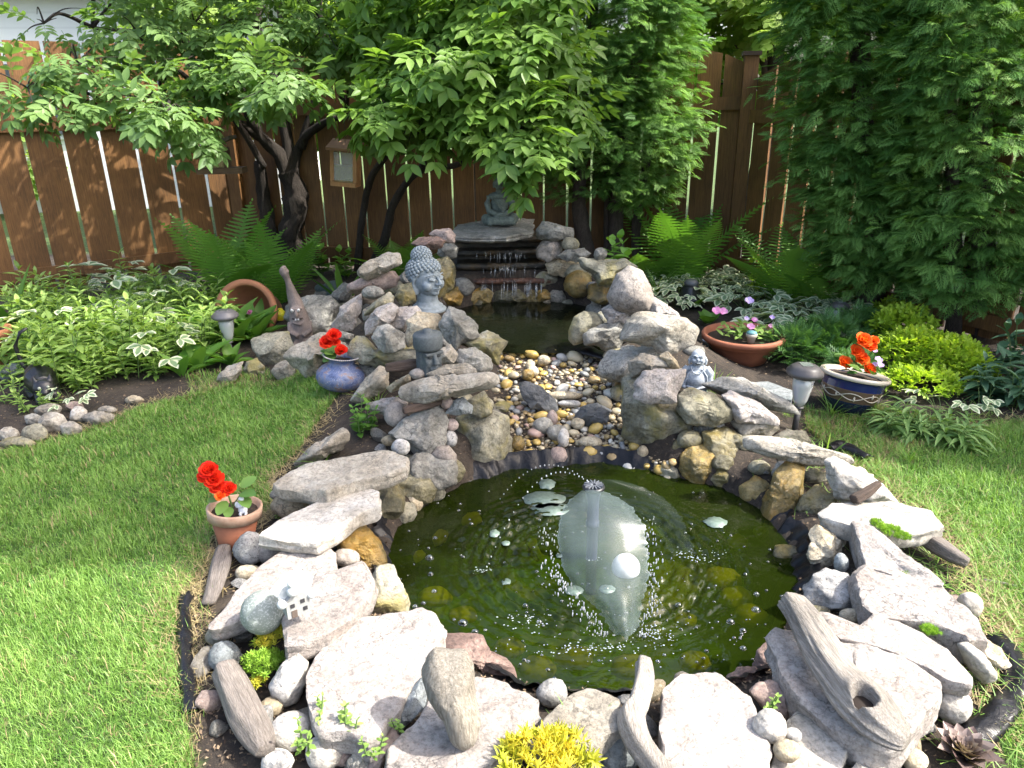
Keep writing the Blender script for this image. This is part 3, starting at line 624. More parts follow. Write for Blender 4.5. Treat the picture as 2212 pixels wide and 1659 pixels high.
# algae on the pond floor and sunken stones
m, n, b = newmat("algae_floor"); co = coords(n, rnd=False); n.links.new(ramp(n, tex(n, co, 3.3, 6, .6, .5), [(.3, (.05,.13,.01)), (.5, (.14,.30,.02)), (.66, (.50,.46,.05))]), b.inputs["Base Color"]); b.inputs["Roughness"].default_value = .9
V, F = disc([(cxp+(x-cxp)*.95, cyp+(y-cyp)*.95) for x, y in POND], -.30, 30, 0)
V = [(x, y, z+.10*mnoise.fractal(Vector((x*3, y*3, 2)), .8, 2, 4)-.05) for x, y, z in V]
mesh("pond_floor", V, F, m)["kind"] = "structure"
m, n, b = newmat("sunken_stone"); co = coords(n, rnd=True); n.links.new(ramp(n, tex(n, co, 6, 5), [(.35, (.45,.38,.05)), (.65, (.95,.80,.18))]), b.inputs["Base Color"]); SUNK = m
for i, (u, v, r) in enumerate([(930,1160,.07),(1000,1330,.05),(1010,1120,.06),(1440,1090,.06),(1545,1100,.05),(1560,1250,.07),(1590,1290,.06),(1600,1170,.05),(940,1290,.06),(890,1200,.05),(1360,1440,.06),(1240,1420,.06),(1100,1400,.05),(1160,1445,.06),(1500,1430,.05),(1620,1330,.06),(950,1110,.05),(1480,1340,.04)]):
    r *= .8; p = at(u, v, -.215); V0, F0 = ico(3)
    o = mesh("sunken_stone", [Vector((q.x*r*1.3, q.y*r, q.z*r*.7))*(1+.2*mnoise.noise(q*2+Vector((i, 0, 0)))) for q in V0], F0, SUNK, loc=p)
    tag(o, "blurred yellow stone lying under the green pond water", "sunken stone", "stones seen through the pond water")
# black edging strips and loose liner flaps
def strip(name, pts, w, label, cat, dz=.02, mat=LINER, hump=.015):
    P = [G(u, v, dz) for u, v in pts]; V = []; F = []; nn = 7
    Q = smoothpts([tuple(p) for p in P], 8); m_ = len(Q)
    for i, q in enumerate(Q):
        q = Vector(q); t = (Vector(Q[min(i+1, m_-1)])-Vector(Q[max(i-1, 0)])).normalized(); s = t.cross(Vector((0,0,1))).normalized()
        for k in range(nn):
            f = k/(nn-1)*2-1; ww = w*(1+.25*mnoise.noise(q*8)); V.append(q+s*ww*f+Vector((0,0,hump*(1-f*f)+.012*mnoise.noise(Vector((q.x*14, q.y*14, f*1.5))))))
    for i in range(m_-1):
        for k in range(nn-1): F.append((i*nn+k, i*nn+k+1, (i+1)*nn+k+1, (i+1)*nn+k))
    o = mesh(name, V, F, mat); so = o.modifiers.new("t", 'SOLIDIFY'); so.thickness = .004; return tag(o, label, cat)
strip("edging_strip", [(405,1285),(398,1330),(400,1400),(405,1470),(412,1540)], .022, "black plastic edging strip between left lawn and pond stones", "lawn edging", .012)
strip("edging_strip", [(2150,1375),(2185,1420),(2195,1480),(2160,1540),(2110,1590),(2070,1640)], .035, "black plastic edging band curving round the bottom right corner", "lawn edging", .012)
strip("liner_flap", [(1788,968),(1815,962),(1850,975),(1875,990)], .035, "loose black plastic flap on soil behind the long right slab", "liner flap", .03)
strip("liner_flap", [(1235,745),(1265,755),(1310,770)], .06, "black liner sheet showing beside the upper pebbles", "liner flap", .02)
# ---------------- foliage helpers ----------------
def leaflet(w=.5, fold=.08, droop=.12, cols=3, rows=((0,.04),(.18,.62),(.42,1.0),(.68,.78),(.88,.34),(1,.02))):
    V = []; F = []; E = []
    xs = (-1, 0, 1) if cols == 3 else (-1, -.62, 0, .62, 1)
    for y, ww in rows:
        for x in xs: V.append((x*ww*w/2, y, abs(x)*fold*ww-droop*y*y)); E.append(abs(x) if y < .86 else max(abs(x), .75))
    c = len(xs)
    for i in range(len(rows)-1):
        for k in range(c-1): F.append((i*c+k, i*c+k+1, (i+1)*c+k+1, (i+1)*c+k))
    return np.array(V), np.array(F), np.array(E)
def place(V, F, E, items):
    """joins copies of one template: items of (pos, angle in plane, scale[, tilt])"""
    VV = []; FF = []; EE = []; b = 0
    for pos, ang, s, *r in items:
        tilt = r[0] if r else 0; v = V*s; c, t = math.cos(tilt), math.sin(tilt); v = np.stack([v[:,0], v[:,1]*c-v[:,2]*t, v[:,1]*t+v[:,2]*c], 1)
        ca, sa = math.cos(ang), math.sin(ang); v = np.stack([v[:,0]*ca-v[:,1]*sa, v[:,0]*sa+v[:,1]*ca, v[:,2]], 1)+np.array(pos)
        VV.append(v); FF.append(F+b); EE.append(E); b += len(V)
    return np.concatenate(VV), np.concatenate(FF), np.concatenate(EE)
def compound(T, pairs=3, ls=.45):
    it = [((0,1.0-ls*.75,-.06), 0, ls)]
    for i in range(pairs):
        y = .18+.5*i/max(1, pairs-1); s = ls*(.78+.12*i)
        for sd in (-1, 1): it.append(((0,y,-.06*y*y), sd*(1.15-.12*i), s*.92, -.12))
    V, F, E = place(*T, it); st = np.array([(-.008,0,0),(.008,0,0),(.006,.65,-.03),(-.006,.65,-.03)]); 
    return np.concatenate([V, st]), np.concatenate([F, [[len(V), len(V)+1, len(V)+2, len(V)+3]]]), np.concatenate([E, [0]*4])
def frames(dirs, ups, roll=.0):
    y = dirs/np.linalg.norm(dirs, axis=1, keepdims=True); x = np.cross(y, ups); x /= (np.linalg.norm(x, axis=1, keepdims=True)+1e-9); z = np.cross(x, y)
    return np.stack([x, y, z], 2)
def batch(T, pos, dirs, ups, scale, tint):
    V, F, E = T; R = frames(np.asarray(dirs, float), np.asarray(ups, float)); n = len(pos)
    W_ = np.einsum('nij,kj->nki', R, V)*np.asarray(scale)[:, None, None]+np.asarray(pos)[:, None, :]
    FF = (F[None]+(np.arange(n)*len(V))[:, None, None]).reshape(-1, F.shape[1])
    return W_.reshape(-1, 3), FF, np.repeat(np.asarray(tint), len(V)), np.tile(E, n)
def leafmesh(name, parts, mat, parent=None, loc=None):
    V = []; F = []; T = []; E = []; b = 0
    for v, f, t, e in parts: V.append(v); F.append(f+b); T.append(t); E.append(e); b += len(v)
    return mesh(name, np.concatenate(V), np.concatenate(F), mat, parent, True, loc, {"tint": np.concatenate(T), "edge": np.concatenate(E)})
def unit(n):
    v = rng.normal(size=(n, 3)); return v/np.linalg.norm(v, axis=1, keepdims=True)
LF = leaflet(.46); LFR = leaflet(.75, rows=((0,.08),(.15,.7),(.42,1.0),(.7,.85),(.9,.45),(1,.05))); LN = leaflet(.33, droop=.22); LV = leaflet(.62, cols=5)
CL = compound(LF, 3, .46); CLR = compound(LFR, 3, .40); GW = place(*LV, [((0,.5,0), 0, .5), ((0,.42,0), 1.1, .46), ((0,.42,0), -1.1, .46)])
M_ELD = leaf_mat("leaf_elder", (.10,.20,.04), (.23,.37,.075), .45, rough=.42)
M_ELD2 = leaf_mat("leaf_blue_green", (.10,.19,.06), (.21,.33,.10), .45, rough=.45)
M_BG = leaf_mat("leaf_background", (.16,.28,.06), (.36,.47,.14), .55)
M_CED = leaf_mat("leaf_cedar", (.075,.19,.035), (.25,.43,.10), .30, rough=.6)
M_FERN = leaf_mat("leaf_fern", (.09,.23,.03), (.20,.39,.06), .4)
M_GOUT = leaf_mat("leaf_variegated", (.17,.27,.14), (.26,.36,.19), .3, edge=(.72,.75,.52))
M_HERB = leaf_mat("leaf_herb", (.15,.28,.05), (.34,.48,.13), .4)
M_HOST = leaf_mat("leaf_broad", (.07,.19,.03), (.15,.29,.05), .4, rough=.4)
M_SPIR = leaf_mat("leaf_spirea", (.19,.36,.025), (.48,.60,.06), .4)
M_YARR = leaf_mat("leaf_feathery", (.05,.14,.035), (.12,.25,.07), .3)
M_GRASS = leaf_mat("grass_blade", (.085,.205,.028), (.29,.45,.11), .35, rough=.45)
M_DRY = leaf_mat("dry_straw", (.22,.17,.08), (.42,.34,.18), .2)
M_SED = leaf_mat("leaf_sedum_yellow", (.20,.34,.03), (.78,.62,.07), .25)
M_SEDG = leaf_mat("leaf_sedum_green", (.12,.28,.02), (.30,.46,.06), .25)
BARK = wood_mat("bark_dark", (.018,.014,.011), (.075,.058,.045), .6, .95, bd=.02)
BARK2 = wood_mat("bark_cedar", (.035,.026,.02), (.12,.09,.07), .8, .95, bd=.015)
STEM = simple("stem_green", (.12,.20,.05), .6)
def nz(n): return rng.uniform(0, 1, n)
# ---------------- fence ----------------
WOOD = wood_mat("fence_wood", (.085,.038,.010), (.235,.110,.032), .5, .7, bd=.002, stretch=.04)
def fence(name_label, p0, p1, pitch, gap, h, rails, dips=(1,1), post0=False, post1=False, group=None):
    d = (p1-p0); d.z = 0; L = d.length; d.normalize(); rz = math.atan2(d.y, d.x)
    root = empty("wooden_fence", (p0.x, p0.y, 0), rz, name_label, "fence")
    nb = int(L/pitch); pitch = L/nb; mb = MB(); rs = random.Random(int(L*100))
    for i in range(nb):
        x0 = i*pitch+gap/2; x1 = (i+1)*pitch-gap/2; hh = h+rs.uniform(-.006, .006)
        def top(x):
            e = 0
            if dips[0]: e += .17*math.exp(-x/.28)
            if dips[1]: e += .17*math.exp(-(L-x)/.28)
            return hh-e
        t0, t1 = top(x0), top(x1); y = rs.uniform(-.002, .002); s = rs.uniform(-.004, .004)
        V = [(x0,y,.05),(x1,y,.05),(x1+s,y,t1),(x0+s,y,t0),(x0,y+.02,.05),(x1,y+.02,.05),(x1+s,y+.02,t1),(x0+s,y+.02,t0)]
        mb.add(V, [(0,1,2,3),(5,4,7,6),(4,0,3,7),(1,5,6,2),(3,2,6,7),(4,5,1,0)])
    mb.build("boards", WOOD, root, False)
    for z in rails: MB().box((L/2, -.022, z), (L, .038, .10)).build("rail", WOOD, root, False)
    for flag, x in ((post0, 0), (post1, L)):
        if flag:
            p = MB().box((x, -.02, (h-.1)/2), (.11, .11, h-.1)).build("post", WOOD, root, False); MB().box((x, -.02, h-.085), (.14, .14, .03)).build("post_cap", simple("cap_wood", (.05,.03,.02)), p, False)
    return root
fa, fb, fc_, fd = at(0, 654), at(540, 580), at(1578, 604), at(2090, 737)
fence("tall brown plank fence along the left bed, with white light in its gaps", fa+(fa-fb)*1.1, fb, .262, .026, 1.98, (.20, 1.37), (0,0))
fence("shaded brown plank fence across the back behind the leafy tree and waterfall", fb, fc_, .198, .020, 1.90, (.18, 1.45), (1,1), True, True)
fence("brown plank fence on the right, behind the two big cedars", fc_+Vector((.04,-.07,0)), fd+(fd-fc_)*.9, .205, .030, 1.80, (.16, 1.35), (1,0))
# ---------------- neighbour's yard ----------------
m, n, b = newmat("siding_white"); co = coords(n, rnd=False); wv = N(n, "ShaderNodeTexWave", wave_type='BANDS', bands_direction='Z'); wv.inputs["Scale"].default_value = 1.6; n.links.new(co, wv.inputs["Vector"])
n.links.new(ramp(n, wv.outputs["Fac"], [(.0, (.78,.77,.77)), (.1, (.86,.85,.85))]), b.inputs["Base Color"]); SID = m
hs = empty("neighbour_house", (-7.6, 13.5, 0), .15, "white-sided house glimpsed through the gaps of the left fence", "house")
MB().box((0,0,1.5), (8,4,3.0)).build("wall", SID, hs, False)
MB().add([(-4.4,-2.4,3.0),(4.4,-2.4,3.0),(4.4,0,4.1),(-4.4,0,4.1),(4.4,2.4,3.0),(-4.4,2.4,3.0)], [(0,1,2,3),(3,2,4,5),(0,3,5),(1,4,2),(0,5,4,1)]).build("roof", simple("roof_grey", (.35,.34,.34), .9), hs, False)
for x in (-2.2, .4, 2.6):
    f_ = MB().box((x,-2.02,1.6), (1.0,.05,1.1)).build("window", simple("frame_white", (.8,.8,.8)), hs, False); MB().box((x,-2.055,1.6), (.86,.02,.96)).build("pane", simple("pane_dark", (.08,.10,.12), .1), f_, False)
# ---------------- trees ----------------
def limb(mb, pts, r0_, r1_, n=10, wob=.25):
    Q = smoothpts([tuple(p)+(r0_+(r1_-r0_)*i/(len(pts)-1),) for i, p in enumerate(pts)], 7)
    mb.tube([q[:3] for q in Q], [q[3] for q in Q], n, wob)
def fol(T, c, r, n, size, droop=.5, shell=.55, lift=None):
    """leaves spread through an ellipsoid c, r"""
    c = np.array(c); r = np.array(r); u = unit(n); rad = shell+(1-shell)*nz(n)**.7; rad *= (.75+.35*np.sin(u[:,0]*7+c[0]*9)*np.sin(u[:,1]*6+u[:,2]*8+c[2]*5))
    pos = c+u*r*rad[:, None]; d = u*[1,1,.45]+rng.normal(size=(n,3))*.45; d[:,2] -= droop; up = np.array([0,0,1.0])+u*.35+rng.normal(size=(n,3))*.30
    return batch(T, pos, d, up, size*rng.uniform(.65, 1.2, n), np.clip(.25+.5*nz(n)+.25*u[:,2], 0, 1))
def P3(u, v, y): return tuple(atY(u, v, y))
def blobs(T, L, size, dens=1.0, droop=.5):
    """L: (u, v, pixel radius x, pixel radius y, distance, depth radius, count)"""
    out = []
    for u, v, ru, rv, y, rd, cnt in L:
        c = atY(u, v, y); s = (c-CAM).dot(FW)/FPX; out.append(fol(T, c, (ru*s, rd, rv*s*1.02), int(cnt*dens), size, droop))
    return out
def twigs(mb, start, L, k=3, r=.008):
    rs = random.Random(3)
    for u, v, ru, rv, y, rd, cnt in L:
        c = atY(u, v, y); s = (c-CAM).dot(FW)/FPX; a = min(start, key=lambda q: (Vector(q)-c).length); a = Vector(a)
        limb(mb, [a, (a+c)/2+Vector((rs.uniform(-.1,.1), rs.uniform(-.1,.1), .08)), c], r*2, r, 6)
        for _ in range(k):
            e = c+Vector((rs.uniform(-1,1)*ru*s, rs.uniform(-1,1)*rd, rs.uniform(-1,1)*rv*s)); limb(mb, [c, (c+e)/2+Vector((0,0,rs.uniform(.0,.08))), e], r*.8, r*.25, 5)
# old gnarled tree left of centre
g = at(632, 585, 0); T1 = empty("leafy_tree", g, 0, "gnarled old tree with dark forked trunk and drooping light green leaves, left of the waterfall", "tree")
def rel(p): return Vector(p)-g
mb = MB()
limb(mb, [rel(g), rel(P3(625,520,g.y)), rel(P3(640,430,g.y)), rel(P3(622,370,g.y))], .125, .085, 14, .5)
limb(mb, [rel(P3(605,590,g.y)), rel(P3(585,500,g.y)), rel(P3(570,430,g.y)), rel(P3(560,350,g.y-.1))], .07, .05, 10, .4)
st = []
for pts, a_, b_ in [([(622,380,0),(600,330,-.05),(560,290,-.1),(520,200,-.2),(490,80,-.2),(470,-120,-.2)], .065, .03), ([(630,390,0),(650,310,0),(700,265,-.15),(750,250,-.3)], .05, .022), ([(630,380,0),(610,250,.05),(560,130,.1),(560,-50,.1),(580,-260,.1)], .06, .03),
  ([(650,320,0),(690,190,0),(700,110,.1),(690,0,.1),(720,-200,.1)], .045, .02), ([(560,300,-.1),(430,190,-.4),(360,150,-.6),(230,200,-.8)], .03, .012), ([(520,200,-.2),(400,90,-.5),(200,60,-.7)], .028, .012), ([(570,360,-.1),(500,250,-.3),(430,210,-.6),(350,240,-.9),(270,260,-1)], .03, .01)]:
    P = [Vector(P3(u, v, g.y+dy)) for u, v, dy in pts]; st += P; limb(mb, [rel(p) for p in P], a_, b_, 9, .3)
mb.build("trunk", BARK, T1)
LB = [(95,50,95,40,5.7,.3,15),(60,190,80,40,5.0,.35,48),(170,140,100,35,5.2,.35,80),(300,80,110,70,5.6,.4,150),(150,225,90,28,5.0,.3,45),(290,210,110,60,5.2,.4,150),(400,270,70,32,4.9,.3,60),(440,170,90,60,5.4,.4,130),
  (280,0,70,30,6.0,.5,36),(420,50,110,70,5.8,.5,130),(550,160,90,60,5.3,.4,120),(620,180,80,40,4.9,.35,80),(560,60,110,70,5.7,.5,95),(700,60,100,70,5.8,.5,85),(640,-40,160,60,5.8,.6,90),(740,120,50,45,6.0,.3,60),(360,240,50,35,4.7,.2,40),
  (420,-120,260,110,5.8,.8,230),(250,-190,180,60,5.8,.8,100),(700,-250,260,150,6.2,.9,220),(460,-330,260,130,6.0,.9,170)]
br = MB(); twigs(br, st, LB, 5); o = br.build("branches", BARK, T1); o.location = -g
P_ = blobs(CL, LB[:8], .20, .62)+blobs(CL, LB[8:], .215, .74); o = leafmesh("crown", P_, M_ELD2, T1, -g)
# multi-stemmed leafy shrub in the centre
g = at(790, 590, 0); T2 = empty("leafy_tree", g, 0, "leaning multi-stemmed tree whose bright compound leaves hang over the seated figure", "tree")
mb = MB(); st = []
for pts, a_, b_ in [([(770,600,0),(782,480,0),(800,390,-.05),(840,320,-.1),(870,200,-.2)], .035, .025), ([(790,600,0),(830,520,-.1),(850,440,-.15),(905,370,-.2),(990,355,-.3),(1080,300,-.4)], .045, .018), ([(840,320,-.1),(930,200,-.3),(1000,60,-.3),(1040,-120,-.2)], .03, .015), ([(905,370,-.2),(980,250,-.4),(1120,150,-.5),(1150,20,-.5)], .028, .012), ([(815,600,.1),(850,400,.1),(800,200,.1),(820,0,.1),(850,-200,.1)], .03, .02)]:
    P = [Vector(P3(u, v, g.y+dy)) for u, v, dy in pts]; st += P; limb(mb, [rel(p) for p in P], a_, b_, 9, .3)
mb.build("trunk", BARK, T2)
LC = [(860,60,120,80,5.7,.5,190),(1000,50,120,80,5.4,.5,220),(1110,90,100,80,5.2,.5,240),(900,170,110,60,5.3,.4,180),(1020,190,100,60,5.1,.4,200),(1140,220,90,70,5.0,.4,210),(1000,245,90,38,5.0,.35,105),(1120,285,75,36,4.8,.3,80),(1170,335,34,34,4.7,.2,24),(1225,225,60,40,5.0,.3,45),(1100,372,30,18,4.7,.1,6),(850,235,80,35,5.0,.3,70),(815,240,45,20,5.1,.25,22),(960,130,90,60,4.9,.3,130),(1200,120,55,55,5.2,.3,60),(930,-60,200,70,5.5,.6,150),(1120,-60,140,70,5.3,.6,180),(960,-250,240,140,5.8,.9,220),(900,290,60,20,4.95,.2,24)]
br = MB(); twigs(br, st, LC, 4, .006); o = br.build("branches", BARK, T2); o.location = -g
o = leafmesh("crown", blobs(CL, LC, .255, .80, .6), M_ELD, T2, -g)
# cedars
def spray():
    V = []; F = []
    def dia(x, y, a, l, w, z=0):
        b = len(V); c, s = math.cos(a), math.sin(a)
        for px, py, pz in ((0,0,0),(w,.45*l,0),(0,l,-.03),(-w,.45*l,0)): V.append((x+px*c-py*s, y+px*s+py*c, z+pz-.18*(y+py*c)**2))
        F.append((b,b+1,b+2,b+3))
    dia(0,0,0,1.0,.022)
    for i in range(5):
        y = .06+.16*i; l = .62*(1-y*.60)
        for sd in (-1, 1):
            a = -sd*(.80-.25*y); dia(0, y+.05*(sd>0), a, l, .022)
            for j in (.45,):
                xx = -math.sin(a)*l*j; yy = y+math.cos(a)*l*j
                for s2 in (-1,1): dia(xx, yy, a+s2*.62, l*.42, .020)
    V = np.array(V); return V, np.array(F), np.zeros(len(V))
SPR = spray()
def cedar(base, axis_px, y, label, trunk_list, dens=1.0, top=4.6, rscale=1.0, size=.092):
    """axis_px: (u, v, half width px) rows that give the outline of the crown"""
    root = empty("cedar_tree", base, 0, label, "tree"); parts = []; rows = sorted(axis_px, key=lambda r: -r[1]); Z = []; 
    for u, v, hw in rows:
        p = atY(u, v, y); s = (p-CAM).dot(FW)/FPX; Z.append((p.z, p.x, hw*s))
    zs = [q[0] for q in Z]; zmin, zmax = zs[0], max(top, zs[-1])
    ncl = int(430*dens*(zmax-zmin)*np.mean([q[2] for q in Z])/.6)
    z = rng.uniform(zmin, zmax, ncl); ang = rng.uniform(0, 2*PI, ncl); cx = np.interp(z, zs, [q[1] for q in Z]); rr = np.interp(z, zs, [q[2] for q in Z])*rscale
    rr = np.where(z > zs[-1], rr*np.clip(1-(z-zs[-1])/(zmax-zs[-1]+.01)*.8, .1, 1), rr)
    rad = rr*(.72+.30*np.sqrt(nz(ncl)))*(1+.10*np.sin(ang*3+z*5)+.08*np.sin(z*13+ang*5)); fill = rng.uniform(0, 1, ncl) < .22; rad = np.where(fill, rad*rng.uniform(.3,.9,ncl), rad)
    C = np.stack([cx+rad*np.cos(ang), y+rad*np.sin(ang)*.8, z], 1); out = np.stack([np.cos(ang), np.sin(ang), np.zeros(ncl)], 1)
    for k in range(20):
        n_ = ncl; d = out+rng.normal(size=(n_,3))*.6; d[:,2] = d[:,2]*.55-.12+.2*(k % 3-1); pos = C+rng.normal(size=(n_,3))*[.060,.050,.022]+d*.03
        up = np.array([0,0,1.0])+out*.45+rng.normal(size=(n_,3))*.32
        parts.append(batch(SPR, pos-np.array(base), d, up, size*rng.uniform(.7,1.25,n_), np.clip(.15+.5*nz(n_)+.3*np.repeat(nz(1),n_)*0+.3*np.sin(np.arange(n_)*1.7), 0, 1)))
    leafmesh("crown", parts, M_CED, root)
    for pts, a_, b_ in trunk_list:
        mb = MB(); limb(mb, [Vector(P3(u, v, y+dy))-Vector(base) for u, v, dy in pts], a_, b_, 12, .3); mb.build("trunk", BARK2, root)
    return root
b1 = at(1270, 612, 0); cedar(tuple(b1), [(1290,420,75),(1290,330,85),(1300,240,90),(1310,120,110),(1320,0,115),(1320,-200,90)], b1.y-.1, "cedar with bare lower trunks just right of the hanging bright leaves", [([(1275,612,.1),(1262,520,.1),(1250,410,.1),(1270,200,.1),(1290,-200,.1)], .075, .04), ([(1312,612,.1),(1310,500,.1),(1315,300,.1)], .03, .02)], .55, 3.9)
b2 = at(1390, 604, 0); cedar(tuple(b2), [(1390,440,45),(1400,370,60),(1412,290,80),(1415,220,80),(1400,140,78),(1405,50,85),(1420,-150,80)], b2.y-.25, "cedar left of the fence post, thin and see-through low down", [([(1340,608,.1),(1330,500,.1),(1345,300,.1),(1400,0,.1)], .075, .04), ([(1385,604,.1),(1375,480,.1),(1420,250,.1)], .05, .03)], .62, 3.9)
b3 = at(1860, 690, 0); cedar(tuple(b3), [(1900,610,60),(1885,560,95),(1870,470,112),(1860,380,108),(1845,280,122),(1840,180,125),(1835,60,118),(1830,-80,118),(1830,-300,110)], b3.y-.15, "big dense cedar right of the fence post, left one of the large pair", [([(1880,690,.1),(1880,500,.1),(1860,200,.1),(1850,-200,.1)], .09, .05), ([(1960,700,.1),(1950,500,.1),(1940,300,.1)], .06, .04)], 1.0, 4.6)
b4 = at(2130, 735, 0); cedar(tuple(b4), [(2120,640,110),(2110,560,140),(2120,470,150),(2110,370,165),(2120,270,160),(2110,150,165),(2120,20,150),(2140,-150,140)], b4.y-.1, "big dense cedar filling the upper right corner", [([(2130,735,.1),(2120,500,.1),(2120,100,.1)], .09, .05), ([(2060,735,.1),(2060,500,.1),(2050,100,.1)], .05, .03)], 1.0, 4.4)
b5 = (4.2, 2.75, 0)  # out-of-view cedar added for the shade it casts on the right lawn
cedar(b5, [(3500, 1060, 240), (3500, 400, 270)], 2.75, "unseen cedar added beyond the right lawn to shade it", [([(3500,1095,0),(3500,300,0)], .09, .05)], .5, 3.1)
# trees beyond the fence
def far_tree(x, y, h, r, label, n=2600, size=.30, M=M_BG, zlo=.28):
    root = empty("background_tree", (x, y, 0), 0, label, "tree", "trees beyond the fence"); mb = MB(); rs = random.Random(int(x*7+y)); parts = []
    limb(mb, [(0,0,0),(.1,0,h*.4),(-.1,.1,h*.85)], .13, .05, 8)
    for i in range(16):
        a = rs.uniform(0, 2*PI); z = h*rs.uniform(zlo, .95); q = r*rs.uniform(.3, .8)*(1-.4*abs(z/h-.55)); e = Vector((math.cos(a)*q, math.sin(a)*q, z)); limb(mb, [(0,0,z*.7), e*.5+Vector((0,0,z*.45)), e], .035, .012, 6)
        parts.append(fol(CLR, e, (r*.38, r*.38, h*.10), n//16, size, .3, .2))
    mb.build("trunk", BARK2, root); leafmesh("crown", parts, M, root); return root
far_tree(-2.6, 9.4, 4.6, 2.0, "light green tree beyond the fence above the old gnarled tree", 2200)
far_tree(-.5, 10.2, 5.0, 2.1, "pale leafy tree beyond the fence behind the central leaves", 2400)
far_tree(1.9, 10.0, 5.0, 2.0, "sunlit tree beyond the fence between the thin cedars", 2200)
far_tree(3.9, 9.6, 5.2, 2.0, "grey-branched light tree seen above the fence post", 2400)
far_tree(2.9, 9.0, 5.0, 1.5, "bright leafy tree directly above the cut-down boards by the fence post", 2000)
far_tree(6.6, 9.0, 5.2, 2.2, "tree beyond the right fence glimpsed between big cedars", 1600)
far_tree(5.0, 2.35, 9.3, 1.15, "tall narrow unseen tree added right of the garden to shade the left lawn", 3200, .34, M_BG, .74)  # added out of view; high crown shaped to shade the left lawn
far_tree(-7.8, 11.0, 2.2, 1.2, "low leafy tree beyond the far left of the fence", 900)
# ---------------- lawn grass ----------------
def grass(poly, n, x0, x1, y0, y1, ln, wd, name, label, dry=.08):
    P = []; P2 = np.array(poly)
    pts = np.stack([rng.uniform(x0, x1, n), y0+(y1-y0)*rng.uniform(0, 1, n)**1.35], 1)
    x, y = pts[:,0], pts[:,1]; ins = np.zeros(n, bool); j = len(P2)-1
    for i in range(len(P2)):
        xi, yi = P2[i]; xj, yj = P2[j]; c = ((yi > y) != (yj > y)) & (x < (xj-xi)*(y-yi)/(yj-yi+1e-12)+xi); ins ^= c; j = i
    pts = pts[ins]; 
    # keep only what stands inside or just outside the frame
    d = np.stack([pts[:,0], pts[:,1], np.full(len(pts), -EYE)], 1); zf = d@np.array(FW); uu = CX+FPX*(d@np.array(RT))/zf; vv = CY-FPX*(d@np.array(UP))/zf
    k = (uu > -800) & (uu < 3100) & (vv < 2100); pts = pts[k]; n = len(pts)
    z = np.array([H(a, b) if (-1.6 < a < 2 and b > 2.3) else 0 for a, b in pts]); cl = np.sin(pts[:,0]*9+np.sin(pts[:,1]*7)*2)*np.sin(pts[:,1]*11+np.sin(pts[:,0]*5)*2)+.6*np.sin(pts[:,0]*27+np.sin(pts[:,1]*19)*2.5)*np.sin(pts[:,1]*23+np.sin(pts[:,0]*31)*1.5)
    L = ln*rng.uniform(.45, 1.25, n)*(1+.25*cl); a = rng.uniform(0, 2*PI, n); dx, dy = np.cos(a), np.sin(a); lean = rng.uniform(.15, .95, n); w = wd*rng.uniform(.6, 1.3, n)
    far = np.clip(pts[:,1]/2.2, .9, 2.2); w = w*far
    sx, sy = -dy*w/2, dx*w/2; B = np.stack([pts[:,0], pts[:,1], z-.004], 1)
    M1 = B+np.stack([dx*L*lean*.3, dy*L*lean*.3, L*.55], 1); T_ = B+np.stack([dx*L*lean, dy*L*lean, L*(1-.35*lean)], 1); sd = np.stack([sx, sy, 0*sx], 1)
    V = np.stack([B-sd, B+sd, M1-sd*.8, M1+sd*.8, T_-sd*.1, T_+sd*.1], 1).reshape(-1, 3); b = (np.arange(n)*6)[:, None]
    F = np.concatenate([b+[0,1,3,2], b+[2,3,5,4]], 0); t = np.clip(rng.normal(.45, .26, n)+.22*cl, 0, 1)
    return V, F, t
GR = []
def lawn_stuff(poly, n, x0, x1, y0, y1, ln, wd, label):
    V, F, t = grass(poly, n, x0, x1, y0, y1, ln, wd, "", label); o = mesh("lawn_grass", V, F, M_GRASS, attrs={"tint": np.repeat(t, 6), "edge": np.zeros(len(V))}); tag(o, label, "grass", kind="stuff")
lawn_stuff(LAWN_L, 640000, -4.6, -.3, 1.0, 4.9, .034, .0023, "mown green lawn left of the pond")
lawn_stuff(LAWN_R, 330000, .9, 4.2, 1.0, 4.6, .034, .0023, "mown green lawn right of the pond")
for P_, n_, x0, x1 in ((LAWN_L, 16000, -4.6, -.3), (LAWN_R, 8000, .9, 4.2)):
    V, F, t = grass(P_, n_, x0, x1, 1.0, 4.6, .036, .0024, "", ""); V[:,2] += .006; tag(mesh("dead_grass", V, F, M_DRY, attrs={"tint": np.repeat(t, 6), "edge": np.zeros(len(V))}), "dead straw blades scattered through the %s lawn" % ("left" if x0 < 0 else "right"), "grass", kind="stuff")
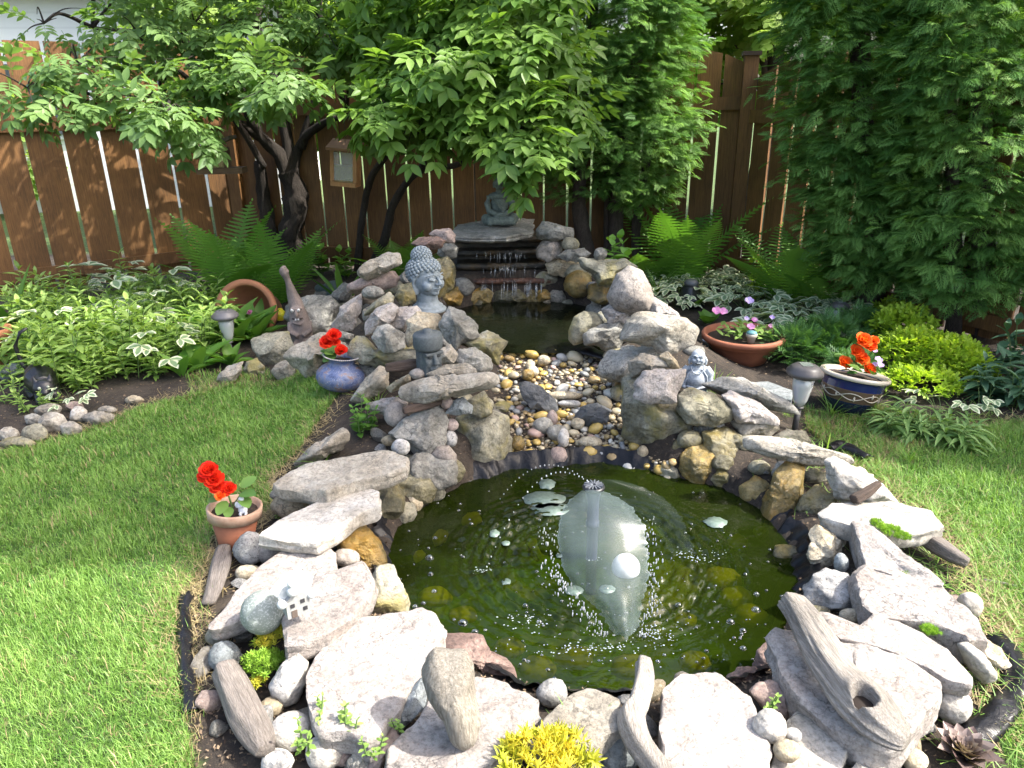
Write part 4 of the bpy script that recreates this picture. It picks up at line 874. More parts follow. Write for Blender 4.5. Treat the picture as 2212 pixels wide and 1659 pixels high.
def fringe(poly, band, n, name, mat, label, ln, wd):
    """straw and stray blades in a band along the lawn edge"""
    V = []; F = []; T = []; rs = random.Random(n); P = poly; k = 0; m_ = len(P)
    while k < n:
        i = rs.randrange(m_-5); a, b = P[i], P[i+1]; t = rs.random(); x = a[0]+(b[0]-a[0])*t+rs.gauss(0, band); y = a[1]+(b[1]-a[1])*t+rs.gauss(0, band)
        if math.hypot(a[0]-b[0], a[1]-b[1]) > 1.6 or abs(x) > 3.2: k += 1; continue
        z = H(x, y); L = ln*rs.uniform(.5, 1.4); an = rs.uniform(0, 2*PI); up = rs.uniform(.02, .5); dx, dy = math.cos(an), math.sin(an); w = wd
        q = len(V); V += [(x-dy*w,y+dx*w,z+.003),(x+dy*w,y-dx*w,z+.003),(x+dx*L+dy*w*.3,y+dy*L-dx*w*.3,z+.006+L*up),(x+dx*L-dy*w*.3,y+dy*L+dx*w*.3,z+.006+L*up)]; F.append((q,q+1,q+2,q+3)); T += [rs.random()]*4; k += 1
    o = mesh(name, np.array(V), np.array(F), mat, attrs={"tint": T, "edge": [0]*len(T)}); tag(o, label, "straw" if mat is M_DRY else "grass", kind="stuff")
fringe(LAWN_L, .05, 5200, "dry_grass", M_DRY, "dry straw-coloured grass along the left lawn's edge", .045, .0016)
fringe(LAWN_R, .06, 4500, "dry_grass", M_DRY, "dry straw-coloured grass along the right lawn's edge", .045, .0016)
fringe(LAWN_R, .16, 3500, "stray_grass", M_GRASS, "thin stray grass in the bare soil on the right", .075, .0018)
def patch(px, n, nd, label):
    P_ = [tuple(at(u, v)[:2]) for u, v in px]; xs_ = [p[0] for p in P_]; ys_ = [p[1] for p in P_]
    for m_, k_, ln_ in ((M_GRASS, n, .045), (M_DRY, nd, .035)):
        V, F, t = grass(P_, k_, min(xs_), max(xs_), min(ys_), max(ys_), ln_, .0022, "", ""); tag(mesh("sparse_grass", V, F, m_, attrs={"tint": np.repeat(t*.8, 6), "edge": np.zeros(len(V))}), ("thin green" if m_ is M_GRASS else "dry straw")+" grass "+label, "grass", kind="stuff")
patch([(1735,880),(1800,895),(1900,880),(1990,900),(2110,930),(2000,965),(1880,990),(1850,1010),(1780,960),(1740,935)], 9000, 9000, "in the bare patch around the blue glazed pot")
patch([(400,812),(520,800),(640,812),(760,850),(745,880),(660,840),(520,838),(420,860)], 5000, 3000, "at the border between left bed and lawn")
patch([(380,1290),(440,1240),(470,1180),(455,1400),(430,1659),(400,1659)], 500, 2600, "between the plastic edging and the near left stones")
# fallen litter on the mulch
def litter():
    V = []; F = []; T = []; rs = random.Random(4)
    for _ in range(16000):
        u, v = rs.uniform(-100, 2300), rs.uniform(560, 1659); p = at(u, v)
        if inpoly(p.x, p.y, LAWN_L) or inpoly(p.x, p.y, LAWN_R) or inpoly(p.x, p.y, POND): continue
        z = H(p.x, p.y)+.004; L = rs.uniform(.003, .013); w = L*rs.uniform(.15, .6); a = rs.uniform(0, 6.3); c, s = math.cos(a), math.sin(a); q = len(V)
        V += [(p.x+c*i*L/2-s*j*w/2, p.y+s*i*L/2+c*j*w/2, z+rs.uniform(0, .008)) for i, j in ((-1,-1),(1,-1),(1,1),(-1,1))]; F.append((q,q+1,q+2,q+3)); T += [rs.random()]*4
    tag(mesh("mulch_litter", np.array(V), np.array(F), leaf_mat("mulch", (.05,.03,.02), (.30,.22,.14), .1, rough=.8), attrs={"tint": T, "edge": [0]*len(T)}), "bark chips and dead leaf litter on the bare soil", "leaf litter", kind="stuff")
litter()
# ---------------- plant builders ----------------
def stemmed(root_name, spots, nst, h, T, mat, per, ls, label, group, spread=.12, lean=.35, seed=0, pair=True, variants=3):
    """plants of upright stems with whorled leaves; copies share meshes. spots: (u, v, scale)"""
    protos = []
    for vi in range(variants):
        rs = random.Random(seed*10+vi); mb = MB(); pos = []; dr = []; up = []; sc = []; ti = []
        for s in range(nst):
            a = rs.uniform(0, 2*PI); r = spread*math.sqrt(rs.random()); b = Vector((r*math.cos(a), r*math.sin(a), 0)); hh = h*rs.uniform(.6, 1.15); tip = b+Vector((math.cos(a)*lean*hh*rs.uniform(.1, 1), math.sin(a)*lean*hh*rs.uniform(.1, 1), hh)); mid = (b+tip)/2+Vector((0,0,.05*hh))
            limb(mb, [b, mid, tip], .0035, .0018, 5, 0)
            for k in range(per):
                t = .12+.86*k/(per-1); p = b*(1-t)**2+mid*2*t*(1-t)+tip*t*t; a0 = rs.uniform(0, PI) + k*PI/2
                for q in ((0, PI) if pair else (0,)):
                    an = a0+q+rs.uniform(-.3,.3); el = rs.uniform(.0, .55)+(.5 if t > .9 else 0); pos.append(tuple(p)); dr.append((math.cos(an)*math.cos(el), math.sin(an)*math.cos(el), math.sin(el))); up.append((0, 0, 1)); sc.append(ls*rs.uniform(.7, 1.2)*(1-.35*max(0, t-.6)/.4)); ti.append(rs.uniform(0, .7)+.3*t)
        protos.append((mb, batch(T, np.array(pos), np.array(dr), np.array(up)+np.array([.001,.002,0]), np.array(sc), np.array(ti))))
    made = {}; out = []; rs = random.Random(seed)
    for i, sp in enumerate(spots):
        u, v, s = sp[:3]; lab = sp[3] if len(sp) > 3 else label; vi = i % variants; p = G(u, v, .09 if root_name == 'seedling' and v > 1500 else 0)
        if vi not in made:
            root = empty(root_name, p, rs.uniform(0, 6), lab, "plant", group, s); mb, lv = protos[vi]; mb.build("stem", STEM, root); leafmesh("leaves", [lv], mat, root); made[vi] = root
        else:
            root = copy_tree(made[vi]); root.location = p; root.rotation_euler = (0, 0, rs.uniform(0, 6)); root.scale = (s,)*3; tag(root, lab)
        out.append(root)
    return out
rs = random.Random(11)
# left bed: tall herb mass
sp = []
for i in range(70):
    u = rs.uniform(45, 470); lo = float(np.interp(u, [45,120,260,400,470], [800,840,845,800,740])); hi = float(np.interp(u, [45,470], [690,640])); sp.append((u, rs.uniform(hi, lo), rs.uniform(.6, 1.3)))
stemmed("herb_plant", sp, 7, .25, LN, M_HERB, 7, .105, "light green narrow-leaved herb in the sunny left bed", "herbs massed in the left bed", .10, .35, 1)
stemmed("tall_herb", [(170,690,1.0,"tall pale herb in front of the fence, leftmost"),(262,668,1.1,"tall upright herb against the fence, between two shorter ones"),(120,700,.8,"short pale herb at the far left below the fence")], 3, .42, LN, M_HERB, 10, .10, "", None, .05, .1, 2)
stemmed("lance_leaf_plant", [(1960,945,.8),(2010,945,.85),(2050,960,.8),(1930,930,.7),(2075,940,.7)], 6, .12, leaflet(.22, droop=.5), leaf_mat("leaf_lance", (.10,.20,.05), (.20,.32,.10), .3), 5, .14, "sprawling light green lance-leaved plant on the right lawn edge", "sprawling lance-leaved plants", .08, .9, 3)
stemmed("blue_green_plant", [(2190,870,1.0),(2140,860,.8),(2225,830,1.2)], 6, .24, leaflet(.34, droop=.35), leaf_mat("leaf_bluegreen", (.05,.12,.06), (.10,.19,.10), .3), 5, .15, "dark blue-green long-leaved plant at the right edge", "blue-green plants at the right edge", .08, .5, 4)
stemmed("mint_plant", [(783,935,.9)], 6, .16, leaflet(.6), M_HOST, 5, .055, "small mint-like plant in bare soil beside the round grey ball stone", None, .05, .35, 5)
stemmed("seedling", [(745,1600,1.0,"leafy seedling at the bottom below the cracked slab"),(690,1560,.8,"seedling in front of the tall white boulder"),(660,1610,.9,"seedling over the white round boulder"),(865,1570,.6,"tiny seedling beside the teal-grey stone"),(505,1370,.6,"tiny fern-like seedling by the green stone ball"),(800,1630,.7,"seedling hugging the bottom edge near the reddish stone"),(1645,1535,.8,"yellow-green seedling above the largest white ball stone"),(600,1120,.5,"seedling between the potted begonia and the bleached slab"),(720,1350,.5,"seedling between the red-spotted and the cracked slab")], 3, .065, leaflet(.6), M_HERB, 4, .024, "", None, .03, .4, 6)
stemmed("leafy_weed", [(30,870,1.0),(70,885,.9),(110,880,.7),(15,830,1.1),(640,790,.5),(1250,690,.0001)][:5], 5, .12, LF, M_HERB, 4, .05, "small leafy weed between the edging stones", "small weeds", .06, .5, 7)
stemmed("maple_leaf_plant", [(1655,650,1.2)], 9, .26, leaflet(.9), M_SPIR, 5, .075, "bright yellow-green broad-leaved plant behind the terracotta bowl", None, .1, .4, 8)
stemmed("shade_plant", [(700,590,1.0),(655,600,.9),(760,600,.8),(900,560,.9),(1330,600,.9),(1420,610,.9)], 5, .25, leaflet(.7), M_FERN, 4, .13, "dark leafy plant in the shade near the back fence", "shade plants by the back fence", .10, .4, 9)
# variegated goutweed
def gout(spots, label, group, seed, n=11, h=.16, ls=.15):
    rs = random.Random(seed); base = None
    for i, sp_ in enumerate(spots):
        u, v, s = sp_[:3]; lab = sp_[3] if len(sp_) > 3 else label; p = G(u, v)
        if base is None or i % 3 == 0:
            pos = []; dr = []; ti = []; mb = MB()
            for k in range(n):
                a = rs.uniform(0, 2*PI); r = .12*math.sqrt(rs.random()); t = Vector((r*math.cos(a)*1.3, r*math.sin(a)*1.3, h*rs.uniform(.5, 1.1))); limb(mb, [Vector((r*.4*math.cos(a), r*.4*math.sin(a), 0)), t*.6, t], .002, .0015, 4, 0); pos.append(tuple(t)); dr.append((math.cos(a), math.sin(a), -.15+rs.uniform(-.2,.25))); ti.append(rs.random())
            base = empty("variegated_plant", p, 0, lab, "plant", group, s); mb.build("stem", STEM, base)
            leafmesh("leaves", [batch(GW, np.array(pos), np.array(dr), np.tile([0.05,-.25,1.0], (n,1))+rng.normal(size=(n,3))*.15, ls*rng.uniform(.8,1.2,n), np.array(ti))], M_GOUT, base)
        else:
            r_ = copy_tree(base); r_.location = p; r_.rotation_euler = (0,0,rs.uniform(0,6)); r_.scale = (s,)*3; tag(r_, lab)
gout([(345,800,.95,"white-edged variegated leaves hanging over the mulch in the left bed"),(165,885,.45,"tiny variegated plant beside the black cat ornament"),(345,690,1.3,"variegated plant in the middle of the left bed"),(270,640,1.0,"variegated plant high in the herbs near the fence rail"),(120,760,1.1,"variegated plant low in the herbs above the cat ornament"),(290,735,1.1,"variegated plant between two taller herbs in the sunny bed"),(180,700,1.3,"variegated plant among the herbs at the far left"),(400,660,.7,"small variegated plant against the left fence")], "", None, 21, 10, .27, .19)
gout([(1400+rs.uniform(-60,60)+k*11.5, 598+rs.uniform(-25,55)+k*2.2, rs.uniform(.7, 1.0)) for k in range(24)]+[(1700+rs.uniform(-50,60), rs.uniform(690,745), rs.uniform(.7,1.0)) for k in range(8)]+[(1800+rs.uniform(-60,80), rs.uniform(665,700), .9) for k in range(5)], "grey-green variegated ground cover plant in the shady right bed", "variegated plants of the right bed", 22, 13, .16, .175)
gout([(2035,895,.75,"lone variegated plant in the soil below the yellow-green shrub"),(2120,885,.7,"variegated plant beside the dark blue-green leaves")], "", None, 23, 6)
# broad leaves (hosta, lily of the valley)
def hosta(spots, label, group, n=9, L=.26, mat=M_HOST, T=None, seed=5, name="broad_leaf_plant"):
    T = T or leaflet(.38, fold=.12, droop=.3); rs = random.Random(seed); base = None
    for i, sp_ in enumerate(spots):
        u, v, s = sp_[:3]; lab = sp_[3] if len(sp_) > 3 else label; p = G(u, v)
        if base is None:
            a = np.array([2*PI*k/n+rs.uniform(-.3,.3) for k in range(n)]); el = np.array([rs.uniform(.5, 1.25) for k in range(n)]); pos = np.stack([.02*np.cos(a), .02*np.sin(a), 0*a+.01], 1)
            d = np.stack([np.cos(a)*np.cos(el), np.sin(a)*np.cos(el), np.sin(el)], 1); upv = np.stack([-np.cos(a)*np.sin(el), -np.sin(a)*np.sin(el), np.cos(el)], 1)
            base = leafmesh(name, [batch(T, pos, d, upv, L*rng.uniform(.7,1.15,n), nz(n))], mat); o = base
        else: o = base.copy(); COL.objects.link(o)
        o.location = p; o.rotation_euler = (0,0,rs.uniform(0,6)); o.scale = (s,)*3; tag(o, lab, "plant", group)
hosta([(450,760,1.0),(470,720,1.0),(430,800,.9),(415,740,.9),(520,740,1.0),(540,720,.9),(445,700,1.0),(560,705,.8),(505,735,1.2),(555,738,1.1),(400,770,.8),(500,790,.7),(420,690,1.0),(480,690,1.0)], "broad-leaved green plant round the left solar light", "broad-leaved plants of the left bed")
hosta([(395,815,.8,"broad leaves lying on the mulch nearest the left lawn")], "", None, 5, .22)
hosta([(30,720,1.5,"iris with sword-like leaves behind the left terracotta pot"),(740,655,1.2,"tall single sword leaf plant on the mound left of the Buddha head")], "", None, 6, .30, M_HOST, leaflet(.13, fold=.05, droop=.08), 8, "iris_plant")
hosta([(1500,665,.9,"small round-leaved plant beside the egg-shaped boulder"),(1530,700,.8,"round-leaved plant left of the terracotta bowl")], "", None, 7, .16, M_HOST, leaflet(.8), 9)
# ferns
def frond():
    V = []; F = []; n = 26; b = 0
    for i in range(n):
        t = (i+.5)/n; w = .26*math.sin(PI*min(1, .12+t*.93))**.8*(1-.25*t)+.01; y = t; z = .16*t-.38*t*t
        for sd in (-1, 1):
            for k in range(4):
                a0, a1 = k/4, (k+1)/4; x0, x1 = sd*w*a0, sd*w*a1; hw0, hw1 = .016*(1-a0*.75), .016*(1-a1*.75); yy0, yy1 = y+.10*w*a0+.14*w*a0, y+.24*w*a1
                b = len(V); V += [(x0,yy0-hw0,z-.12*abs(x0)),(x1,yy1-hw1*.4,z-.12*abs(x1)),(x1,yy1+hw1*1.25,z-.12*abs(x1)),(x0,yy0+hw0,z-.12*abs(x0))]; F.append((b,b+1,b+2,b+3))
    m_ = 10
    for i in range(m_):
        t0, t1 = i/m_, (i+1)/m_; b = len(V); f = lambda t: .16*t-.38*t*t+.002
        V += [(-.006*(1-t0),t0,f(t0)),(.006*(1-t0),t0,f(t0)),(.006*(1-t1)+.001,t1,f(t1)),(-.006*(1-t1)-.001,t1,f(t1))]; F.append((b,b+1,b+2,b+3))
    V = np.array(V); return V, np.array(F), np.zeros(len(V))
FRO = frond()
def fern(u, v, n, L, label, elr=(.55,1.3), seed=0, arc=None):
    rs = random.Random(seed); p = G(u, v); a = np.array([(2*PI*k/n if arc is None else arc[0]+(arc[1]-arc[0])*k/(n-1))+rs.uniform(-.2,.2) for k in range(n)]); el = np.array([rs.uniform(*elr) for _ in range(n)])
    pos = np.stack([.03*np.cos(a), .03*np.sin(a), 0*a], 1); d = np.stack([np.cos(a)*np.cos(el), np.sin(a)*np.cos(el), np.sin(el)], 1); up = np.stack([-np.cos(a)*np.sin(el), -np.sin(a)*np.sin(el), np.cos(el)], 1)
    o = leafmesh("fern", [batch(FRO, pos, d, up, L*rng.uniform(.75,1.1,n), nz(n))], M_FERN, loc=p); tag(o, label, "fern")
fern(500,650,10,.84,"large bright fern with arching fronds against the left fence", (.7,1.35), 1)
fern(605,655,9,.78,"bright fern directly in front of the gnarled tree trunk", (.7,1.35), 2)
fern(1475,625,11,1.0,"tall green fern left of the fence post", (.85,1.35), 3)
fern(1395,620,9,.55,"low dark fern under the thin cedar", (.4,1.0), 4)
fern(1700,660,10,.82,"upright fern between the fence post and the big cedar", (.8,1.35), 5)
fern(1770,670,9,.6,"dark fern half under the big dense cedar", (.6,1.2), 6)
fern(870,610,9,.62,"dim fern in deep shade behind the waterfall", (.6,1.2), 7)
# shrubs and mounds of small leaves
def mound(name, L, T, size, mat, label, cat, dens, up=.5):
    root = None; parts = []; c0_ = None
    for u, v, ru, rv, dz in L:
        p = G(u, v+rv*.8, dz); y = p.y; c = atY(u, v, y+.03); s = (c-CAM).dot(FW)/FPX; r = np.array([ru*s, ru*s*.8, rv*s*1.05])
        if c0_ is None: c0_ = np.array((c.x, c.y, 0.0))
        n = int(dens*ru*rv/400); uu = unit(n); uu[:,2] = np.abs(uu[:,2])*1.0-.25; rad = .72+.33*nz(n)+.08*np.sin(uu[:,0]*9)*np.sin(uu[:,1]*8+uu[:,2]*7); pos = np.array(c)+uu*r*rad[:,None]; pos[:,2] = np.maximum(pos[:,2], .01)
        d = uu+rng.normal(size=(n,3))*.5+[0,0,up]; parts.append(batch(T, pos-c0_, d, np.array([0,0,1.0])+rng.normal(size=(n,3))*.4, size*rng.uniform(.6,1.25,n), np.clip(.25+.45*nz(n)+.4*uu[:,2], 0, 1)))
    o = leafmesh(name, parts, mat, None, tuple(c0_)); return tag(o, label, cat)
SPT = place(*leaflet(.7), [((0,.0,0),0,.5),((0,.1,0),1.2,.42),((0,.1,0),-1.2,.42),((.0,.35,0),.5,.45)])
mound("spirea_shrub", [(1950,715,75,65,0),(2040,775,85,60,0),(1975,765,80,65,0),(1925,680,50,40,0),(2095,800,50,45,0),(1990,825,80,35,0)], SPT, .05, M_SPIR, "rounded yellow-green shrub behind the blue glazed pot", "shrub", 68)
FEA = place(*SPR, [((0,0,0),0,1.0)])
mound("feathery_plant", [(1720,755,75,45,0),(1790,740,80,50,0),(1850,715,60,45,0),(1840,800,40,40,0)], FEA, .09, M_YARR, "dark green feathery foliage behind the blue glazed pot", "plant", 34)
NEED = place(*leaflet(.22, droop=.1), [((0,.0,0),a,.5,.5) for a in (0,1.05,2.1,3.14,4.2,5.25)]+[((0,0,.12),a+.5,.4,.9) for a in (0,1.05,2.1,3.14,4.2,5.25)])
mound("yellow_sedum", [(1180,1645,105,38,.11),(1215,1598,34,28,.11),(1105,1625,30,22,.11)], NEED, .056, M_SED, "spiky yellow sedum spilling over the bottom edge", "sedum", 13, 1.0)
mound("yellow_sedum", [(575,1385,24,12,.09),(610,1365,20,14,.09),(655,1400,26,18,.11),(690,1375,12,12,.12),(560,1470,16,12,.05)], NEED, .034, M_SED, "small spiky yellow sedum below the green stone ball", "sedum", 60, 1.0)
mound("green_sedum", [(563,1435,38,32,.05),(590,1420,24,20,.05)], NEED, .03, M_SEDG, "fine green sedum cushion behind the tall white boulder", "sedum", 55, 1.0)
mound("moss_cushion", [(1895,1130,18,7,.14),(1920,1145,24,9,.14),(1950,1158,18,8,.14)], NEED, .022, M_SEDG, "strip of bright green moss on the white slab's edge", "moss", 160, 1.0)
mound("moss_cushion", [(2007,1362,20,9,.13)], NEED, .02, M_SEDG, "tiny green moss tuft between two slabs above the driftwood slab", "moss", 160, 1.0)
mound("moss_cushion", [(1960,1243,16,6,.13)], NEED, .02, M_SEDG, "tiny moss tuft on the lilac-grey slab's upper edge", "moss", 160, 1.0)
mound("creeping_weed", [(610,755,20,8,0),(645,690,20,8,0)], leaflet(.9), .02, M_SPIR, "low creeping weed at the foot of the carved wooden figure", "weed", 160, .6)
# grass tufts between the stones
def tuft(u, v, n, L, label, dz=0.0, mat=M_GRASS):
    p = G(u, v, dz); a = rng.uniform(0, 2*PI, n); el = rng.uniform(.6, 1.45, n); d = np.stack([np.cos(a)*np.cos(el), np.sin(a)*np.cos(el), np.sin(el)], 1)
    T = leaflet(.035, fold=.01, droop=.35); o = leafmesh("grass_tuft", [batch(T, rng.normal(size=(n,3))*[.012,.012,0], d, np.stack([-np.cos(a), -np.sin(a), 0*a+.5], 1), L*rng.uniform(.5,1.2,n), nz(n))], mat, loc=p); tag(o, label, "grass tuft")
for u, v, n, L, lab in [(1540,850,40,.13,"grass tuft at the feet of the laughing figure"),(815,880,14,.18,"thin grass beside the leaning angular stone"),(1800,900,50,.14,"grass tuft left of the blue glazed pot"),(1880,890,60,.15,"grass tuft under the right side of the blue glazed pot"),(1775,1010,16,.2,"thin grass on the back right rim"),(1905,1120,12,.13,"few grass blades by the moss strip"),
  (2020,1130,18,.13,"grass blades behind the bark log"),(1420,640,30,.28,"fine tall grass behind the egg-shaped boulder"),(1260,1655,10,.16,"grass blades by the thin driftwood branch"),(90,860,24,.14,"grass tuft in front of the black cat ornament"),(700,1010,14,.14,"thin grass over the narrow tilted stone"),(1700,900,30,.12,"grass behind the near solar light"),(1960,1000,60,.09,"grass tuft at the corner of the right lawn"),(2100,1215,16,.1,"grass at the end of the bark log")]: tuft(u, v, n, L, lab)
# ---------------- pebbles of the spill ----------------
PEB = [("cream", (.30,.25,.15), (.46,.40,.28)), ("tan", (.22,.15,.06), (.36,.26,.12)), ("white", (.36,.34,.29), (.52,.50,.44)), ("grey", (.13,.14,.14), (.28,.28,.27)), ("rosy", (.28,.18,.15), (.42,.30,.25)), ("golden", (.30,.20,.05), (.46,.33,.10))]
PM = {}
for nm, c1, c2 in PEB:
    m, n, b = newmat("pebble_"+nm); co = coords(n); n.links.new(hsv_var(n, ramp(n, tex(n, co, 30, 5, .6), [(.35, c1), (.65, c2)]), .18), b.inputs["Base Color"]); b.inputs["Roughness"].default_value = .38; bump(n, b, tex(n, co, 60, 4), .001, .5); PM[nm] = m
PMESH = []
for i in range(7):
    V0, F0 = ico(3); off = Vector((i*5.1, 1, 2)); rs = random.Random(i); sx, sy, sz = rs.uniform(1.0,1.4), rs.uniform(.8,1.0), rs.uniform(.6,.8)
    PMESH.append([Vector((p.x*sx, p.y*sy, p.z*sz))*(1+.16*mnoise.noise(p*1.3+off)+.05*mnoise.noise(p*3+off)) for p in V0])
SPILL = [(1068,762),(1110,745),(1200,738),(1240,760),(1300,770),(1310,820),(1345,840),(1345,950),(1400,985),(1455,1000),(1450,1050),(1400,1045),(1320,1010),(1250,1000),(1120,1000),(1095,980),(1105,900),(1065,870),(1075,810)]
rs = random.Random(5); placed = []; cnt = 0; tries = 0; protos = {}
GRP = {nm: "%s pebbles of the stony spill" % nm for nm, _, _ in PEB}
def add_pebble(p, r, nm):
    k = rs.randrange(7); key = (k, nm)
    if key not in protos: o = mesh("pebble", PMESH[k], ico(3)[1], PM[nm]); protos[key] = o
    else: o = protos[key].copy(); COL.objects.link(o)
    o.location = p; o.scale = (r, r, r); o.rotation_euler = (rs.uniform(-.5,.5), rs.uniform(-.5,.5), rs.uniform(0, 6.3)); tag(o, "%s wet river pebble in the stony spill between the two ponds" % nm, "pebble", GRP[nm]); return o
while cnt < 290 and tries < 6000:
    tries += 1; u, v = rs.uniform(1060, 1460), rs.uniform(735, 1052)
    if not inpoly(u, v, SPILL): continue
    p = G(u, v); big = rs.random() < .16; r = rs.uniform(.026, .040) if big else rs.uniform(.010, .023)
    if any((p-q).length < (r+q2)*.80 for q, q2 in placed): continue
    nm = rs.choices([x[0] for x in PEB], [5,4,2,3,2,4 if v < 930 else 6])[0]; placed.append((p, r)); add_pebble(p+Vector((0,0,r*.35)), r, nm); cnt += 1
# fine gravel between them
V = []; F = []; T = []; V0, F0 = ico(1)
for _ in range(3600):
    u, v = rs.uniform(1060, 1460), rs.uniform(735, 1052)
    if not inpoly(u, v, SPILL): continue
    p = G(u, v); r = rs.uniform(.004, .011); b = len(V); q = rs.uniform(.6, 1); V += [p+Vector((a.x*r*1.2, a.y*r, a.z*r*q+r*.2)) for a in V0]; F += [tuple(i+b for i in f) for f in F0]; T += [rs.random()]*len(V0)
m, n, b = newmat("gravel_mixed"); at_ = N(n, "ShaderNodeAttribute", attribute_name="tint"); n.links.new(ramp(n, at_.outputs["Fac"], [(0,(.03,.027,.02)),(.4,(.14,.10,.05)),(.7,(.27,.22,.14)),(1,(.42,.38,.30))]), b.inputs["Base Color"]); b.inputs["Roughness"].default_value = .4
tag(mesh("fine_gravel", np.array(V), np.array(F), m, attrs={"tint": T}), "fine mixed gravel under the pebbles of the spill", "gravel", kind="stuff")
for cx, cy, rx, ry, mt, lb in [(1215,855,42,10,'tan',"long cream branch-like stone across the pebbles"),(1230,872,25,8,'speck',"thin grey stone below the long cream one"),
   (1173,920,22,18,'grey',"grey-mauve angular stone on the lower spill"),(1205,935,24,18,'grey',"grey angular stone beside the white pebble"),(1217,946,13,20,'white',"upright white pebble on the lower spill"),(1207,985,21,20,'rose',"pinkish cobble nearest the pond below the spill"),(1118,958,16,16,'ochre',"orange-yellow cobble at the left of the lower spill"),(1275,955,26,13,'tan',"pale yellow flat stone on the lower spill"),
   (1193,903,12,17,'rose',"pale rosy egg-shaped stone in the middle of the spill"),(1248,915,15,12,'tan',"pale yellow cobble left of the black slate"),(1150,802,14,12,'tan',"golden cobble on the upper spill"),(1175,778,14,11,'tan',"orange-spotted cobble at the top of the spill"),(1140,810,13,13,'ochre',"glossy yellow cobble near the left bank"),(1318,650+100,1,1,'grey',""),(1388,977,13,14,'tan',"brown cobble at the right foot of the spill"),(1155,1051,20,10,'ochre',"orange stone floating at the waterline by the fountain")]:
    if lb: R_('r', (cx, cy, rx, ry), mt, lb, .012 if cy < 1040 else -.03)
R_('b', "1122,830 1138,824 1160,832 1198,862 1206,888 1180,892 1150,880 1130,856", 'dark', "long dark slate stone lying diagonally on the pebble spill", .01, kd=.6, flat=.6)
R_('b', "1238,906 1256,880 1290,870 1318,888 1308,910 1272,920", 'dark', "flat black slate stone on the right of the pebble spill", .01, kd=.7, flat=.6)
# small chock stones tucked under and between the slabs, one kind per look
chocks = [(930,1650),(1030,1640),(1240,1632),(1390,1560),(1600,1660),(560,1330),(520,1360),(640,1400),(650,1440),(560,1545),(660,1545),(745,1610),(1120,1600),(1170,1620),(1400,1490),(1350,1500),(1480,1470),(1720,1460),(1690,1580),(1840,1650),(1960,1610),(2000,1560),(2040,1440),(2080,1480),(1850,1330),(1760,1320),(1780,1130),(1800,1160),(1900,1220),(2060,1290),(700,1240),(745,1180),(600,1200),(520,1250),(640,1160),(860,1000),(780,1080),(890,980),(900,960),(820,960),(820,935),(870,900),(800,900),(930,870),(1030,880),(900,830),(860,770),(930,760),(760,790),(700,800),(770,740),(700,740),(830,700),(890,740),(790,660),(830,680),(760,640),(810,620),(940,690),(1480,880),(1520,920),(1600,950),(1700,990),(1650,1000),(1560,870),(1500,840),(1440,820),(1350,830),(1330,820),(1360,760),(1410,770),(1300,690),(1340,700),(1400,690),(1440,700),(1280,610),(1260,570),(960,560),(1220,540),(1030,650),(1180,650),(1290,650),(440,1420),(455,1500),(470,1560)]
mats = ['grey','mossy','tan','speck','pale','rose']; cm = {}
for i, (u, v) in enumerate(chocks):
    k = mats[i % 6]; key = (i % 3, k); p = G(u, v, .03); r = rs.uniform(.022, .046); p.z = H(p.x, p.y)+r*.3
    if key not in cm:
        V0, F0 = ico(3); off = Vector((i, 3, 5)); pl_ = [(Vector((rs.gauss(0,1), rs.gauss(0,1), rs.gauss(0,1))).normalized(), rs.uniform(.55,.85)) for _ in range(12)]
        def rr_(q): return sum((max(0, q.dot(a))/h)**20 for a, h in pl_+[(q, 1.0)])**(-1/20)
        o = mesh("chock_stone", [Vector((q.x*1.35, q.y*1.1, q.z*.85))*rr_(q)*(1+.10*mnoise.noise(q*2.2+off)) for q in V0], F0, RM[k]); o.data.set_sharp_from_angle(angle=.55); cm[key] = o
    else: o = cm[key].copy(); COL.objects.link(o)
    o.location = p; o.scale = (r, r, r); o.rotation_euler = (rs.uniform(-.6,.6), rs.uniform(-.6,.6), rs.uniform(0,6)); nm = {'grey':'grey','mossy':'mossy','tan':'tan','speck':'speckled','pale':'pale','rose':'rosy'}[k]
    tag(o, "small %s chock stone wedged in a gap between larger rocks" % nm, "stone", "small %s chock stones" % nm)
fill = [(1060,900),(1085,880),(1075,940),(1000,870),(960,740),(1000,715),(900,770),(880,760),(930,690),(850,620),(880,600),(925,580),(1000,620),(1180,600),(1200,640),(1230,660),(1290,670),(1310,690),(1360,830),(1340,850),(1360,760),(1330,770),(1470,820),(1500,900),(1545,925),(1620,960),(1560,1000),(1640,1010),(1690,1020),(1760,1030),(1490,950),(1450,1020),(1610,1100),(1650,1150),(1700,1200),(830,1020),(800,1000),(870,1110),(760,700),(740,650),(700,640),(690,740),(800,680),(720,780),(800,800),(1250,590),(1360,600),(1420,700),(1500,760),(1440,840)]
for i, (u, v) in enumerate(fill):
    rr = rs.uniform(15, 24); R_('b' if i % 3 else 'r', (u, v, rr*rs.uniform(1,1.35), rr*rs.uniform(.75,1)), ['grey','mossy','olive' if v > 900 else 'pale','mossy'][i % 4], "x", -.01)
    o = ROCKS[-1]; o.name = "filler_stone"; nm = ['grey','mossy','wet olive' if v > 900 else 'pale','mossy'][i % 4]; kk = 'angular' if i % 3 else 'rounded'; tag(o, "mid-sized %s %s stone filling a gap in the rock mound" % (kk, nm), "stone", "%s %s filler stones" % (kk, nm))
